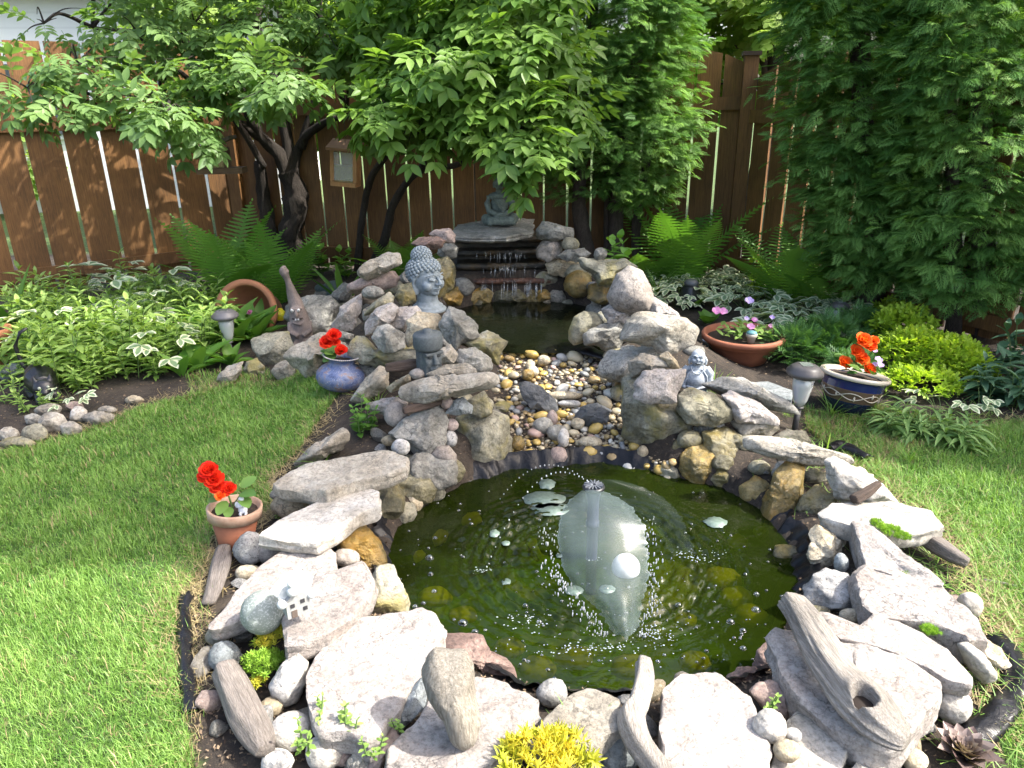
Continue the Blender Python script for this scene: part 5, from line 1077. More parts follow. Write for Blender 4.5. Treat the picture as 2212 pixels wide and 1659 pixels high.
# ---------------- driftwood and logs ----------------
DW = wood_mat("driftwood_silver", (.20,.17,.135), (.48,.44,.39), .8, .8, axis=0, bd=.013, stretch=.06)
LOG = wood_mat("log_brown", (.10,.082,.066), (.27,.235,.205), .8, .85, axis=0, bd=.008, stretch=.07)
LOGD = wood_mat("log_dark", (.035,.022,.016), (.11,.075,.055), .9, .85, axis=0, bd=.008, stretch=.07)
def log(name, pts, mat, label, dz=None, n=22, sq=.8, wob=.25, hole=None, shape=None):
    """pts: (u, v, radius px, height of the axis above the ground)"""
    P = []
    for u, v, r, z in pts:
        p = G(u, v, z); s = (p-CAM).dot(FW)/FPX; P.append((p.x, p.y, p.z, r*s))
    o0 = Vector(P[0][:3]); d = (Vector(P[-1][:3])-o0).normalized(); q = d.to_track_quat('X', 'Z'); qi = q.inverted()
    Q = smoothpts(P, 9); mb = MB(); L = [(qi @ (Vector(a[:3])-o0)) for a in Q]; rad = [a[3] for a in Q]; rad[0] *= .55; rad[-1] *= .5
    V = []; F = []; m_ = len(L); off = Vector((len(ROCKS), 2, 3))
    for i, p in enumerate(L):
        t = (L[min(i+1, m_-1)]-L[max(i-1, 0)]).normalized(); b = t.cross(Vector((0,0,1))).normalized(); c = b.cross(t).normalized()
        for k in range(n):
            a = 2*PI*k/n; w = 1+wob*mnoise.noise(Vector((p.x*4, math.cos(a)*1.3, math.sin(a)*1.3))+off)+wob*.45*mnoise.noise(Vector((p.x*6, math.cos(a)*5, math.sin(a)*5))+off)
            v = p+(b*math.cos(a)+c*math.sin(a)*sq)*rad[i]*w; V.append(v)
    if hole is not None:
        hp = qi @ (Vector(hole[0])-o0); hr = hole[1]
        for v in V:
            dd = math.hypot(v.x-hp.x, (v.y-hp.y)*1.15)*(1+.22*mnoise.noise(v*30))
            if v.z > hp.z-.01 and dd < hr*1.6: v.z -= hole[2]*(1-sstep(.72, 1.05, dd/hr)) - .006*math.exp(-((dd/hr-1.25)/.2)**2)
    for i in range(m_-1):
        for k in range(n): F.append((i*n+k, i*n+(k+1) % n, (i+1)*n+(k+1) % n, (i+1)*n+k))
    F.append(tuple(range(n))[::-1]); F.append(tuple((m_-1)*n+k for k in range(n)))
    o = mesh(name, V, F, mat, loc=o0); o.rotation_mode = 'QUATERNION'; o.rotation_quaternion = q; tag(o, label, "driftwood" if mat is DW else "log"); return o
hp = G(1867,1508,.215)
dl = log("driftwood_log", [(1712,1300,30,.20),(1738,1335,36,.20),(1775,1400,45,.19),(1808,1455,46,.185),(1857,1510,58,.18),(1902,1558,54,.175),(1942,1592,38,.17),(1962,1604,22,.17)], DW, "silvery driftwood log with a round dark hole, lying on the biggest slab", n=90, sq=.7, wob=.22, hole=(tuple(hp), .031, .05))
mbh = MB(); mbh.lathe([(.0,-.012),(.024,-.010),(.031,.0),(.028,.004),(.0,.004)], 24); hole_o = mbh.build("hole_shade_disc", simple("hole_shade", (.02,.012,.008), .9), None); hole_o.parent = dl  # dark disc stands in for the shade inside the hole
hole_o.matrix_parent_inverse = Matrix.Identity(4); ql = dl.rotation_quaternion.inverted(); hole_o.location = ql @ (hp-Vector(dl.location))+Vector((0,0,-.022)); hole_o.scale = (1.0,.9,1)
kn = MB().ell((0,0,0), (.022,.016,.010), 16); k_ = kn.build("knot", simple("knot_wood", (.22,.18,.12), .8, c2=(.10,.085,.055), sc=70, bd=.004), None); k_.parent = dl; kp = G(1790,1405,.215); k_.location = ql @ (kp-Vector(dl.location)); 
log("driftwood_branch", [(1392,1428,17,.12),(1393,1470,22,.12),(1380,1520,24,.13),(1365,1550,30,.14),(1380,1600,30,.13),(1415,1650,30,.12),(1455,1700,30,.12)], DW, "thin bent driftwood branch reaching into the pond at the near rim", wob=.3)
log("bark_log", [(1975,1148,17,.06),(2010,1168,21,.06),(2055,1197,20,.06),(2092,1217,14,.05)], LOG, "short bark-covered log beside the right lawn", wob=.3)
log("brown_log", [(485,1440,26,.06),(505,1480,33,.06),(530,1540,37,.06),(560,1590,34,.06),(575,1625,20,.06)], LOG, "thick grey-brown log at the left of the near rim", wob=.22, sq=.7)
log("driftwood_plank", [(483,1178,14,.03),(478,1215,22,.03),(465,1265,19,.03),(450,1305,15,.03)], LOG, "flat weathered plank of driftwood below the terracotta flowerpot", wob=.2, sq=.4)
log("dark_log", [(832,795,11,.30),(860,792,14,.30),(895,786,14,.30),(915,784,9,.30)], LOGD, "dark rotten log piece beside the stone head with a hat", wob=.3)
log("dark_log", [(870,888,9,.22),(900,880,12,.22),(945,868,10,.22),(988,856,6,.22)], LOGD, "slender dark log squeezed under the long white capstone", wob=.3)
log("dark_stick", [(1842,1080,12,.15),(1870,1065,12,.16),(1900,1043,8,.18)], LOGD, "dark stick lying across the white diagonal slab", wob=.25)
log("tree_stub", [(415,672,10,.03),(413,650,9,.10),(416,636,6,.16)], LOG, "little broken wooden stub in the left bed", wob=.3)
log("dry_stick", [(2125,1252,3,.01),(2160,1258,3,.01),(2198,1266,2.5,.01)], M_DRY and DW, "thin pale stick lying on the right lawn", wob=.1)
# upright stump piece
mst = wood_mat("stump_wood", (.20,.17,.12), (.56,.51,.43), .55, .85, axis=2, bd=.02, stretch=.07)
stump = make_boulder("912,1450 925,1415 940,1400 975,1407 1005,1408 1022,1440 1025,1500 1037,1560 1025,1602 1000,1614 975,1597 960,1550 925,1500", .1, 77, mst, "wood_stump", sharp=False, kd=.8, rough=.8); tag(stump, "upright weathered wood stump with deep vertical cracks at the near rim", "stump")
# ---------------- waterfall ----------------
y0 = at(1080, 655, WU).y
def wf(u, v, y): return atY(u, v, y)
m_ledge = RM['dark']
def ledge(pts, y, d, th, mat, label):
    P = [wf(u, v, y) for u, v in pts]; c = sum(P, Vector())/len(P); V = []; n_ = len(P)
    return P, c
ts = make_slab("978,500 995,484 1060,474 1100,468 1150,472 1148,500 1092,511 1020,511 985,508", .34, .045, (0,0), 91, RM['grey'], "top_slab"); tag(ts, "flat grey top slab of the waterfall, under the seated figure", "stone slab")
def bandrock(u0_, u1_, vt, y, depth, th, mat, label, seed):
    a, b = wf(u0_, vt, y), wf(u1_, vt, y); w = (b-a).length; c = (a+b)/2; V = []; F = []; nx, ny = 26, 6
    prof = [(-.0,0),(depth,0),(depth,-th),(0,-th*1.0)]
    top = lambda i, j, z: (-w/2+w*i/nx, depth*j/ny - (.5*depth*.12)*(1 if j else 0)+.014*mnoise.noise(Vector((i*.6, seed, j))), z+.006*mnoise.noise(Vector((i*.5, j, seed+z*30))))
    for z in (0, -th*.45, -th):
        for j in range(ny+1):
            for i in range(nx+1):
                x, yy, zz = top(i, j, z); 
                if z == -th*.45: yy -= .006
                V.append((x, yy, zz))
    L = (nx+1)*(ny+1)
    for l, fl in ((0, 0), (2, 1)):
        for j in range(ny):
            for i in range(nx): q = (l*L+j*(nx+1)+i, l*L+j*(nx+1)+i+1, l*L+(j+1)*(nx+1)+i+1, l*L+(j+1)*(nx+1)+i); F.append(q if not fl else q[::-1])
    for l in range(2):
        for i in range(nx): F.append((l*L+i+1, l*L+i, (l+1)*L+i, (l+1)*L+i+1))
        for j in range(ny): F.append((l*L+j*(nx+1), l*L+(j+1)*(nx+1), (l+1)*L+(j+1)*(nx+1), (l+1)*L+j*(nx+1))); F.append((l*L+(j+1)*(nx+1)+nx, l*L+j*(nx+1)+nx, (l+1)*L+j*(nx+1)+nx, (l+1)*L+(j+1)*(nx+1)+nx))
    o = mesh("waterfall_ledge", V, F, mat, loc=c); tag(o, label, "stone ledge"); return o
ya = y0+.05
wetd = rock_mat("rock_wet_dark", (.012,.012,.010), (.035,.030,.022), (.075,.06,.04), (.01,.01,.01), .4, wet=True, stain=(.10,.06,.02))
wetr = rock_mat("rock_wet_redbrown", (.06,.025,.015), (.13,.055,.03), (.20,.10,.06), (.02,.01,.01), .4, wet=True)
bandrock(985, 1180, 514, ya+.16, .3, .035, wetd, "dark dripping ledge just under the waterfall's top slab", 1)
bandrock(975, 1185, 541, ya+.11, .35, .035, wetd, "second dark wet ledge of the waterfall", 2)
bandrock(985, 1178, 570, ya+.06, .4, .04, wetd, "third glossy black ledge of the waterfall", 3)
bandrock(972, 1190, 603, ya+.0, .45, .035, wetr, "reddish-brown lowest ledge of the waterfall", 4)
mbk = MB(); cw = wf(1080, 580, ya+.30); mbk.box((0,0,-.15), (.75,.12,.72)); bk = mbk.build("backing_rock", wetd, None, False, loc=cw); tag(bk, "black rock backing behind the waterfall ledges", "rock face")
# falling water: thin broken streams
m, n, b = newmat("falling_water"); n.nodes.remove(b); co = coords(n, rnd=False); gl = N(n, "ShaderNodeBsdfGlossy"); gl.inputs["Roughness"].default_value = .12; df = N(n, "ShaderNodeBsdfDiffuse"); df.inputs["Color"].default_value = (.5,.54,.56,1); tr = N(n, "ShaderNodeBsdfTransparent")
a_ = N(n, "ShaderNodeMixShader"); a_.inputs[0].default_value = .5; n.links.new(gl.outputs[0], a_.inputs[1]); n.links.new(df.outputs[0], a_.inputs[2]); mx = N(n, "ShaderNodeMixShader"); mx.inputs[0].default_value = .45; n.links.new(tr.outputs[0], mx.inputs[1]); n.links.new(a_.outputs[0], mx.inputs[2]); n.links.new(mx.outputs[0], n.nodes["Material Output"].inputs["Surface"]); FALL = m
rs = random.Random(9); mb = MB(); org = wf(1080, 580, ya-.02)
for i in range(75):
    lv = rs.choice([(541,566,ya+.08),(543,568,ya+.08),(572,600,ya+.03),(572,600,ya+.03),(606,652,ya-.03),(606,652,ya-.03)]); u = rs.gauss(1085, 26) if lv[0] < 606 else rs.uniform(1040, 1175); a, b2_ = wf(u, lv[0]+rs.uniform(0,8), lv[2]), wf(u+rs.uniform(-3,3), lv[1]-rs.uniform(0, 14), lv[2]-.02)
    mb.tube([a-org, (a+b2_)/2-org+Vector((0,-.006,0)), b2_-org], [.0010, .0019, .0012], 6, .3)
tag(mb.build("falling_water", FALL, None, loc=org), "thin trickles of white water falling over the dark ledges", "waterfall", kind="stuff")
# ---------------- fountain ----------------
PL = simple("plastic_greyblue", (.045,.05,.085), .3, c2=(.03,.035,.06), sc=8); PB = simple("plastic_black", (.015,.016,.018), .35)
ztop = None; base = FC.copy(); dist = (FC-CAM).dot(FW)
top = atY(1275, 1050, FC.y); fh = top.z-FC.z
root = empty("fountain", FC, 0, "small pond fountain throwing a glassy bell of water from a black nozzle", "fountain")
MB().lathe([(.020,-.15),(.020,0),(.020,fh*.45),(.024,fh*.46),(.024,fh*.52),(.021,fh*.53),(.021,fh*.8),(.028,fh*.93),(.028,fh*.95)], 24).build("pipe", PL, root)
nz_ = MB().lathe([(.028,fh*.95),(.038,fh*.965),(.040,fh*.99),(.036,fh*1.01),(.02,fh*1.0),(.0,fh*1.0)], 32)
noz = nz_.build("nozzle", PB, root); mb = MB()
for k in range(14): a = 2*PI*k/14; mb.box((.021*math.cos(a), .021*math.sin(a), fh*1.015), (.026,.003,.006), Matrix.Rotation(a, 3, 'Z'))
mb.build("slot_ring", simple("slot_grey", (.14,.15,.17), .4), noz, False)
m, n, b = newmat("water_film"); n.nodes.remove(b); co = coords(n, rnd=False)
gl = N(n, "ShaderNodeBsdfGlossy"); gl.inputs["Roughness"].default_value = .28; df = N(n, "ShaderNodeBsdfDiffuse"); df.inputs["Color"].default_value = (.20,.26,.26,1); tr = N(n, "ShaderNodeBsdfTransparent"); tl = N(n, "ShaderNodeBsdfTranslucent"); tl.inputs["Color"].default_value = (.20,.26,.26,1)
bp = N(n, "ShaderNodeBump"); bp.inputs["Strength"].default_value = .5; bp.inputs["Distance"].default_value = .01; mp = N(n, "ShaderNodeMapping"); mp.inputs["Scale"].default_value = (1,1,.2); n.links.new(co, mp.inputs[0]); n.links.new(tex(n, mp.outputs[0], 30, 4), bp.inputs["Height"]); pass
a0 = N(n, "ShaderNodeMixShader"); a0.inputs[0].default_value = .5; n.links.new(df.outputs[0], a0.inputs[1]); n.links.new(tl.outputs[0], a0.inputs[2]); a_ = N(n, "ShaderNodeMixShader"); a_.inputs[0].default_value = .05; n.links.new(a0.outputs[0], a_.inputs[1]); n.links.new(gl.outputs[0], a_.inputs[2])
at_ = N(n, "ShaderNodeAttribute", attribute_name="film"); mx = N(n, "ShaderNodeMixShader"); n.links.new(at_.outputs["Fac"], mx.inputs[0]); n.links.new(tr.outputs[0], mx.inputs[1]); n.links.new(a_.outputs[0], mx.inputs[2]); n.links.new(mx.outputs[0], n.nodes["Material Output"].inputs["Surface"])
# bell of water, falling towards the front: a torn film
def film(rows, label_name, alpha, yback, yfront, bulge):
    """rows: (v, uleft, uright) down the sheet"""
    Q = smoothpts(rows, 11); ns = 30; V = []; A_ = []; m_ = len(Q)
    for i, (v, ul, ur) in enumerate(Q):
        t = i/(m_-1); y = yback+(yfront-yback)*t**.75
        for k in range(ns+1):
            s = k/ns; jag = (5*mnoise.noise(Vector((t*14, 3 if s < .5 else 8, 0)))+(5+8*t)*mnoise.noise(Vector((t*46, 3 if s < .5 else 8, 0))))*(abs(s-.5)*2)**24; u = ul+(ur-ul)*s+jag; yy = y+bulge*((s-.5)*2)**2+.003*mnoise.noise(Vector((s*4, t*5, 1)))
            V.append(atY(u, v, yy)-FC); A_.append(alpha*(.9+.35*mnoise.noise(Vector((s*3, t*6, 2)))+.25*mnoise.noise(Vector((s*9, t*2.2, 7))))+(.2 if k in (0, ns) and label_name == 'water_bell' else 0))
    F = [(i*(ns+1)+k, i*(ns+1)+k+1, (i+1)*(ns+1)+k+1, (i+1)*(ns+1)+k) for i in range(m_-1) for k in range(ns)]
    mesh(label_name, V, F, m, root, attrs={"film": A_})
yl = at(1345, 1386, WL).y
film([(1056,1262,1292),(1075,1238,1335),(1100,1216,1368),(1130,1207,1388),(1165,1206,1396),(1200,1210,1400),(1240,1222,1400),(1280,1252,1394),(1315,1292,1386),(1350,1312,1378),(1388,1334,1368)], "water_bell", .46, FC.y-.01, yl, .03)
film([(1036,1285,1330),(1048,1292,1375),(1068,1310,1420),(1090,1340,1450),(1112,1392,1468),(1140,1418,1482),(1170,1436,1492),(1196,1448,1505)], "water_veil", .09, FC.y, FC.y-.02, .02)
V0, F0 = ico(2); V = []; F = []; rs = random.Random(3)
DROP, nD, bD = newmat("water_drop"); bD.inputs["Base Color"].default_value = (.8,.84,.86,1); bD.inputs["Roughness"].default_value = .05; bD.inputs["Transmission Weight"].default_value = .6; bD.inputs["IOR"].default_value = 1.33
def drop(p, r, st_=1.0):
    b = len(V); V.extend([Vector((p[0]+q.x*r, p[1]+q.y*r, p[2]+q.z*r*st_)) for q in V0]); F.extend([tuple(i_+b for i_ in f) for f in F0])
LE = [(1207,1130),(1205,1200),(1222,1245),(1255,1285),(1300,1335),(1330,1380)]; RE = [(1390,1110),(1400,1200),(1402,1280),(1392,1320),(1375,1380)]
for i in range(330):
    E = LE if rs.random() < .55 else RE; j = rs.randrange(len(E)-1); t = rs.random(); u = E[j][0]+(E[j+1][0]-E[j][0])*t; v = E[j][1]+(E[j+1][1]-E[j][1])*t
    out = abs(rs.gauss(0, 22)); u += (-out if E is LE else out*.7); v += abs(rs.gauss(0, 14)); f = max(0, min(1, (v-1056)/330)); p = atY(u, v, FC.y+(yl-FC.y)*f**.75+.02)-FC
    if p.z < 0: p.z = .002
    drop(p, rs.uniform(.0010, .0028), rs.uniform(1, 4))
for i in range(130):          # splash zone in front
    u = rs.gauss(1300, 150); v = rs.gauss(1385, 26); p = at(u, v, WL)-FC
    if inpoly(u, v, POND_PX): drop(p, rs.uniform(.0008, .0024), .6)
for (u1, v1), nn, hh in (((1045,1240), 24, .12), ((1075,1085), 22, .05)):   # two thin jets to the left
    e = at(u1, v1, WL)-FC
    for i in range(nn):
        t = (i+.3)/nn; drop((e.x*t, e.y*t, fh*(1-t**2)+hh*math.sin(PI*t)), rs.uniform(.0016,.0028), 1.6)
dp = mesh("water_drops", V, F, DROP, root); dp["kind"] = "stuff"
# foam where the drops land
FOAM = simple("foam", (.55,.62,.60), .2, c2=(.35,.42,.38)); FOAM.node_tree.nodes["Principled BSDF"].inputs["Alpha"].default_value = .6
def foam(u, v, rx, ry, nb, label):
    p = at(u, v, WL+.004); V = []; F = []; V0, F0 = ico(1); s = (p-CAM).dot(FW)/FPX
    for _ in range(nb):
        x, y = rs.gauss(0, .45)*rx*s, rs.gauss(0, .45)*ry*s*1.5; r = rs.uniform(.0008, .0030); b = len(V); V += [Vector((x+q.x*r*1.4, y+q.y*r, q.z*r*.5)) for q in V0]; F += [tuple(i_+b for i_ in f) for f in F0]
    tag(mesh("foam_patch", V, F, FOAM, loc=p), label, "foam", kind="stuff")
foam(1278,1206,22,6,30,"ring of foam where the fountain pipe meets the water"); foam(1150,1340,60,22,60,"splashing foam at the left foot of the water bell"); foam(1420,1370,60,25,70,"splashing foam at the right foot of the water bell"); foam(1500,1200,60,22,70,"splash on the right where the thin veil lands"); foam(1040,1232,30,8,30,"small splash where the left jet lands"); foam(1270,1400,120,14,80,"line of foam in front of the water bell")
# white float
MB().ell((0,0,0), .05, 32).build("float_ball", simple("float_white", (.82,.83,.85), .3), None, loc=at(1352,1226,WL+.012)); o = bpy.data.objects["float_ball"]; tag(o, "white half-sunken float ball in front of the fountain pipe", "float ball")
# bubbles
m, n, b = newmat("bubble_film"); n.nodes.remove(b); gl = N(n, "ShaderNodeBsdfGlossy"); gl.inputs["Roughness"].default_value = .03; tr = N(n, "ShaderNodeBsdfTransparent"); tr.inputs["Color"].default_value = (.9,.93,.9,1); fr = N(n, "ShaderNodeLayerWeight"); fr.inputs["Blend"].default_value = .55; mx = N(n, "ShaderNodeMixShader"); n.links.new(fr.outputs["Facing"], mx.inputs[0]); n.links.new(tr.outputs[0], mx.inputs[1]); n.links.new(gl.outputs[0], mx.inputs[2]); n.links.new(mx.outputs[0], n.nodes["Material Output"].inputs["Surface"])
bub = None; rs = random.Random(21)
def bubble(u, v, r):
    global bub
    if bub is None:
        mb = MB(); mb.lathe([(math.cos(t), math.sin(t)*.8) for t in np.linspace(0, PI/2-.02, 7)]+[(0,.8)], 20); mb.lathe([(1.0,.0),(1.10,.06),(1.2,0)], 20); bub = mb.build("bubble", m); o = bub
    else: o = bub.copy(); COL.objects.link(o)
    o.location = at(u, v, WL+.001); o.scale = (r,)*3; tag(o, "clear round bubble floating on the green pond", "bubble", "bubbles on the pond")
for u, v, r in [(928,1205,.014),(1578,1343,.012),(1605,1362,.010),(1633,1317,.013),(1466,1307,.011),(1000,1345,.014),(1026,1364,.010),(897,1310,.009),(1634,1283,.009),(930,1200+40,.010),(940,1162,.008),(1018,1132,.009),(1165,1343,.009),(938,1277,.009),(915,1303,.008),(1160,1235,.007),(1310,1272,.012),(1135,1308,.009),(1610,1240,.007),(1605,1400,.009)]: bubble(u, v, r)
for _ in range(210):
    u = rs.uniform(860, 1690); v = rs.uniform(1060, 1470)
    if inpoly(u, v, POND_PX): bubble(u, v, rs.uniform(.0025, .0065))
# pale patches painted as leaf-like reflections on the water
FLT = simple("leaf_reflection", (.17,.22,.19), .35, c2=(.09,.13,.10), sc=60)
for i, (u, v, rx, ry) in enumerate([(1175,1078,46,18),(1190,1100,40,14),(1182,1045,18,12),(1068,1152,11,8),(1093,1173,9,5),(1094,1256,10,6),(1546,1128,24,12),(1240,1275,20,9),(1312,1272,17,8),(1208,1200,7,4)]):
    p = at(u, v, WL+.0045); s = (p-CAM).dot(FW)/FPX; V = [(0,0,0)]; nn = 26
    for k in range(nn): a = 2*PI*k/nn; q = 1+.30*mnoise.noise(Vector((math.cos(a)*2.2, math.sin(a)*2.2, i))); V.append((rx*s*q*math.cos(a), ry*s*1.9*q*math.sin(a), 0))
    o = mesh("reflection_patch", V, [(0, 1+k, 1+(k+1) % nn) for k in range(nn)], FLT, loc=p); so_ = o.modifiers.new("t", 'SOLIDIFY'); so_.thickness = .002; so_.offset = -1; tag(o, ["largest pale painted reflection behind the fountain","pale painted reflection touching the largest one","round pale patch against the back liner","small pale round patch at the upper left","tiny pale patch on the left jet's line","small pale patch with a leaf, left of the bell","pale patch with green bits at the far right","pale patch at the left foot of the bell","pale patch with a bubble inside the bell","tiny pale fleck left of the bell"][i], "reflection patch")
# ---------------- ornaments, pots, lamps ----------------
STONE = simple("cast_stone_bluegrey", (.26,.30,.32), .75, c2=(.17,.20,.215), sc=16, bd=.0015)
STONED = simple("cast_stone_dark", (.085,.10,.105), .7, c2=(.05,.06,.065), sc=22, bd=.002)
STONEG = simple("cast_stone_green", (.16,.19,.165), .75, c2=(.075,.095,.08), sc=18, bd=.002)
STONEL = simple("cast_stone_light", (.42,.46,.50), .65, c2=(.22,.25,.28), sc=26, bd=.0012)
TERRA = simple("terracotta", (.36,.13,.065), .75, c2=(.24,.085,.045), sc=8, bd=.001)
TERRAO = simple("terracotta_orange", (.45,.19,.09), .8, c2=(.34,.14,.07), sc=8)
SOIL = simple("potting_soil", (.055,.035,.022), .95, c2=(.02,.013,.009), sc=60, bd=.006)
def scl(p): return (Vector(p)-CAM).dot(FW)/FPX
# large head with curls
p = atY(925, 668, 4.12); Hs = 136*scl(p); p.z -= .005
root = empty("buddha_head", p, math.radians(48), "large blue-grey stone Buddha head with curled hair on the rocks left of the waterfall", "statue", scale=Hs)
mb = MB(); mb.lathe([(.0,.0),(.29,.0),(.29,.035),(.25,.05),(.24,.085),(.20,.11),(.165,.16),(.16,.26),(.15,.34)], 40)
mb.ell((0,.02,.52),(.225,.26,.27),28); mb.ell((0,-.05,.42),(.185,.20,.19),24); mb.ell((0,-.185,.315),(.07,.06,.055),16); mb.ell((0,.06,.64),(.245,.265,.20),28); mb.ell((0,.09,.86),(.14,.15,.12),20)
mb.tube([(0,-.255,.575),(0,-.285,.53),(0,-.325,.465),(0,-.30,.45)], [.016,.024,.040,.03], 12); mb.ell((.032,-.275,.46),(.026,.03,.022),12); mb.ell((-.032,-.275,.46),(.026,.03,.022),12)
for s in (-1, 1):
    mb.ell((s*.088,-.222,.545),(.062,.034,.036),16); mb.tube([(s*.02,-.262,.585),(s*.08,-.262,.617),(s*.15,-.215,.60),(s*.19,-.16,.575)], [.010,.013,.012,.006], 8); mb.tube([(s*.03,-.262,.535),(s*.09,-.262,.520),(s*.145,-.222,.537)], [.006,.009,.006], 8)
    mb.ell((s*.13,-.15,.43),(.075,.085,.085),16); mb.tube([(s*.215,.0,.60),(s*.250,.03,.55),(s*.245,.04,.44),(s*.225,.02,.36),(s*.20,.0,.30)], [.028,.034,.026,.030,.024], 10, sq=1.6)
mb.tube([(-.075,-.222,.388),(-.03,-.256,.393),(0,-.258,.388),(.03,-.256,.393),(.075,-.222,.388)], [.007,.017,.013,.017,.007], 10); mb.tube([(-.06,-.225,.366),(0,-.252,.358),(.06,-.225,.366)], [.008,.021,.008], 10)
mb.ell((0,-.275,.64),.013,10)
mb.build("head", STONE, root, remesh=.0085, smooth_it=1)
mb = MB(); ga = PI*(3-math.sqrt(5))
for i in range(260):
    z = 1-2*(i+.5)/260; r = math.sqrt(1-z*z); a = i*ga; q = Vector((r*math.cos(a)*.258, .06+r*math.sin(a)*.278, .615+z*.225))
    hl = .655-.17*sstep(-.14, .10, q.y)-.20*sstep(.05, .25, q.y)
    if q.z > hl and not (abs(q.x) > .2 and q.z < .5 and q.y < .1): mb.ell(q, .030, 8)
for i in range(90):
    z = 1-1.25*(i+.5)/90; r = math.sqrt(1-z*z); a = i*ga; mb.ell((r*math.cos(a)*.145, .09+r*math.sin(a)*.155, .85+z*.14), .026, 8)
mb.build("hair", STONE, root)
# seated figure on the top slab
p = atY(1080, 484, ya+.12); Hs = 118*scl(p)
root = empty("seated_statue", p, math.radians(8), "weathered green-grey seated figure on the waterfall's top slab, head hidden by leaves", "statue", scale=Hs)
mb = MB(); mb.ell((0,0,.05),(.27,.19,.06),24); mb.ell((0,.04,.32),(.165,.12,.24),24); mb.ell((0,.03,.50),(.20,.11,.08),20); mb.tube([(0,.02,.50),(0,.01,.64)], [.07,.06], 12); mb.ell((0,-.01,.72),(.095,.105,.12),20); mb.ell((0,.03,.84),(.05,.05,.04),14); mb.tube([(0,-.10,.74),(0,-.125,.70)],[.012,.022],8)
for s in (-1, 1):
    mb.tube([(s*.18,.02,.50),(s*.225,-.01,.38),(s*.20,-.08,.25),(s*.08,-.17,.20),(s*.0,-.18,.19)], [.062,.062,.055,.045,.035], 12); mb.tube([(s*.10,.0,.10),(s*.26,-.06,.10),(s*.20,-.18,.085),(0,-.20,.075)], [.10,.10,.085,.06], 14); mb.ell((s*.10,0,.70),(.018,.03,.06),10); mb.ell((s*.035,-.095,.745),(.02,.012,.010),8)
for k in range(9): mb.tube([(-.17+.03*k,-.02,.50-.012*k),(-.06+.02*k,-.125,.36-.03*k),(.08+.012*k,-.115,.24-.02*k)], [.007,.010,.006], 6)
for k in range(11): a = -.23+.046*k; mb.tube([(a*.6,-.19,.15),(a,-.24,.05),(a*1.1,-.25,.0)], [.008,.011,.010], 6)
mb.ell((0,-.19,.215),(.06,.035,.03),12)
mb.build("body", STONEG, root, remesh=.009, smooth_it=1)
# laughing figure
p = G(1500, 846, .03); p = atY(1502, 846, p.y); Hs = 100*scl(p)
root = empty("laughing_statue", p, math.radians(-12), "small pale laughing big-bellied figure with bead necklace right of the pink-topped block", "statue", scale=Hs)
mb = MB(); mb.ell((0,.0,.10),(.25,.19,.13),24); mb.ell((0,-.02,.30),(.235,.20,.24),28); mb.ell((0,.03,.52),(.22,.13,.11),22); mb.ell((0,-.01,.80),(.15,.15,.165),24); mb.ell((0,-.04,.71),(.145,.12,.09),20); mb.ell((0,-.14,.31),(.012,.02,.012),8)
for s in (-1, 1):
    mb.tube([(s*.19,.04,.55),(s*.29,.0,.42),(s*.30,-.04,.28),(s*.25,-.10,.18)], [.075,.08,.07,.05], 12); mb.ell((s*.25,-.12,.15),(.05,.045,.045),12); mb.tube([(s*.15,.0,.80),(s*.175,.0,.72),(s*.165,-.01,.63)], [.022,.035,.026], 10); mb.ell((s*.075,-.13,.70+.05),(.055,.035,.04),14); mb.tube([(s*.02,-.155,.845),(s*.06,-.15,.865),(s*.11,-.115,.85)], [.010,.012,.008], 8); mb.ell((s*.09,-.03,.02),(.10,.13,.035),14)
    mb.tube([(s*.10,-.10,.55),(s*.20,-.14,.42),(s*.23,-.14,.25)], [.018,.02,.015], 8)
mb.ell((0,-.165,.775),(.03,.03,.028),12); mb.tube([(-.20,-.13,.17),(0,-.235,.14),(.20,-.13,.17)], [.022,.026,.022], 10)
for k in range(9): a = -1.1+.275*k; mb.tube([(.24*math.sin(a),-.17*math.cos(a),.14),(.27*math.sin(a),-.2*math.cos(a),.0)], [.012,.016], 6)
body = mb.build("body", STONEL, root, remesh=.009, smooth_it=1)
mb = MB()
for k in range(17): a = PI*k/16; mb.ell((-.13*math.cos(a), -.13-.055*math.sin(a), .60-.13*math.sin(a)), .017, 8)
mb.build("bead_necklace", STONEL, root); mb = MB(); mb.ell((0,-.163,.700),(.058,.016,.028),16)
for s in (-1,1): mb.tube([(s*.03,-.163,.815),(s*.065,-.153,.83),(s*.10,-.13,.815)], [.005,.008,.005], 6)
mb.build("mouth_and_eyes", STONED, root); MB().tube([(-.045,-.172,.712),(0,-.180,.706),(.045,-.172,.712)], [.006,.008,.006], 6).build("teeth", STONEL, root)
# stone head with a flat hat
p = atY(928, 806, G(925, 812, .28).y+.03); Hs = 100*scl(p)
root = empty("tiki_head", p, math.radians(38), "dark stone long-faced head wearing a cylindrical hat, behind the long white capstone", "statue", scale=Hs)
mb = MB(); mb.box((0,0,.26),(.40,.40,.56)); mb.ell((0,-.02,.28),(.23,.24,.32),20); mb.box((0,-.20,.50),(.42,.12,.07)); mb.tube([(0,-.22,.50),(0,-.29,.36),(0,-.31,.28)], [.04,.055,.075], 10); mb.tube([(-.11,-.235,.17),(0,-.265,.18),(.11,-.235,.17)], [.02,.03,.02], 8); mb.tube([(-.11,-.235,.125),(0,-.26,.12),(.11,-.235,.125)], [.02,.03,.02], 8); mb.ell((0,-.21,.05),(.13,.07,.06),12)
for s in (-1, 1): mb.box((s*.215,.0,.33),(.05,.10,.36)); mb.ell((s*.12,-.19,.30),(.08,.06,.12),12)
mb.build("head", STONED, root, remesh=.014, smooth_it=2)
mb = MB()
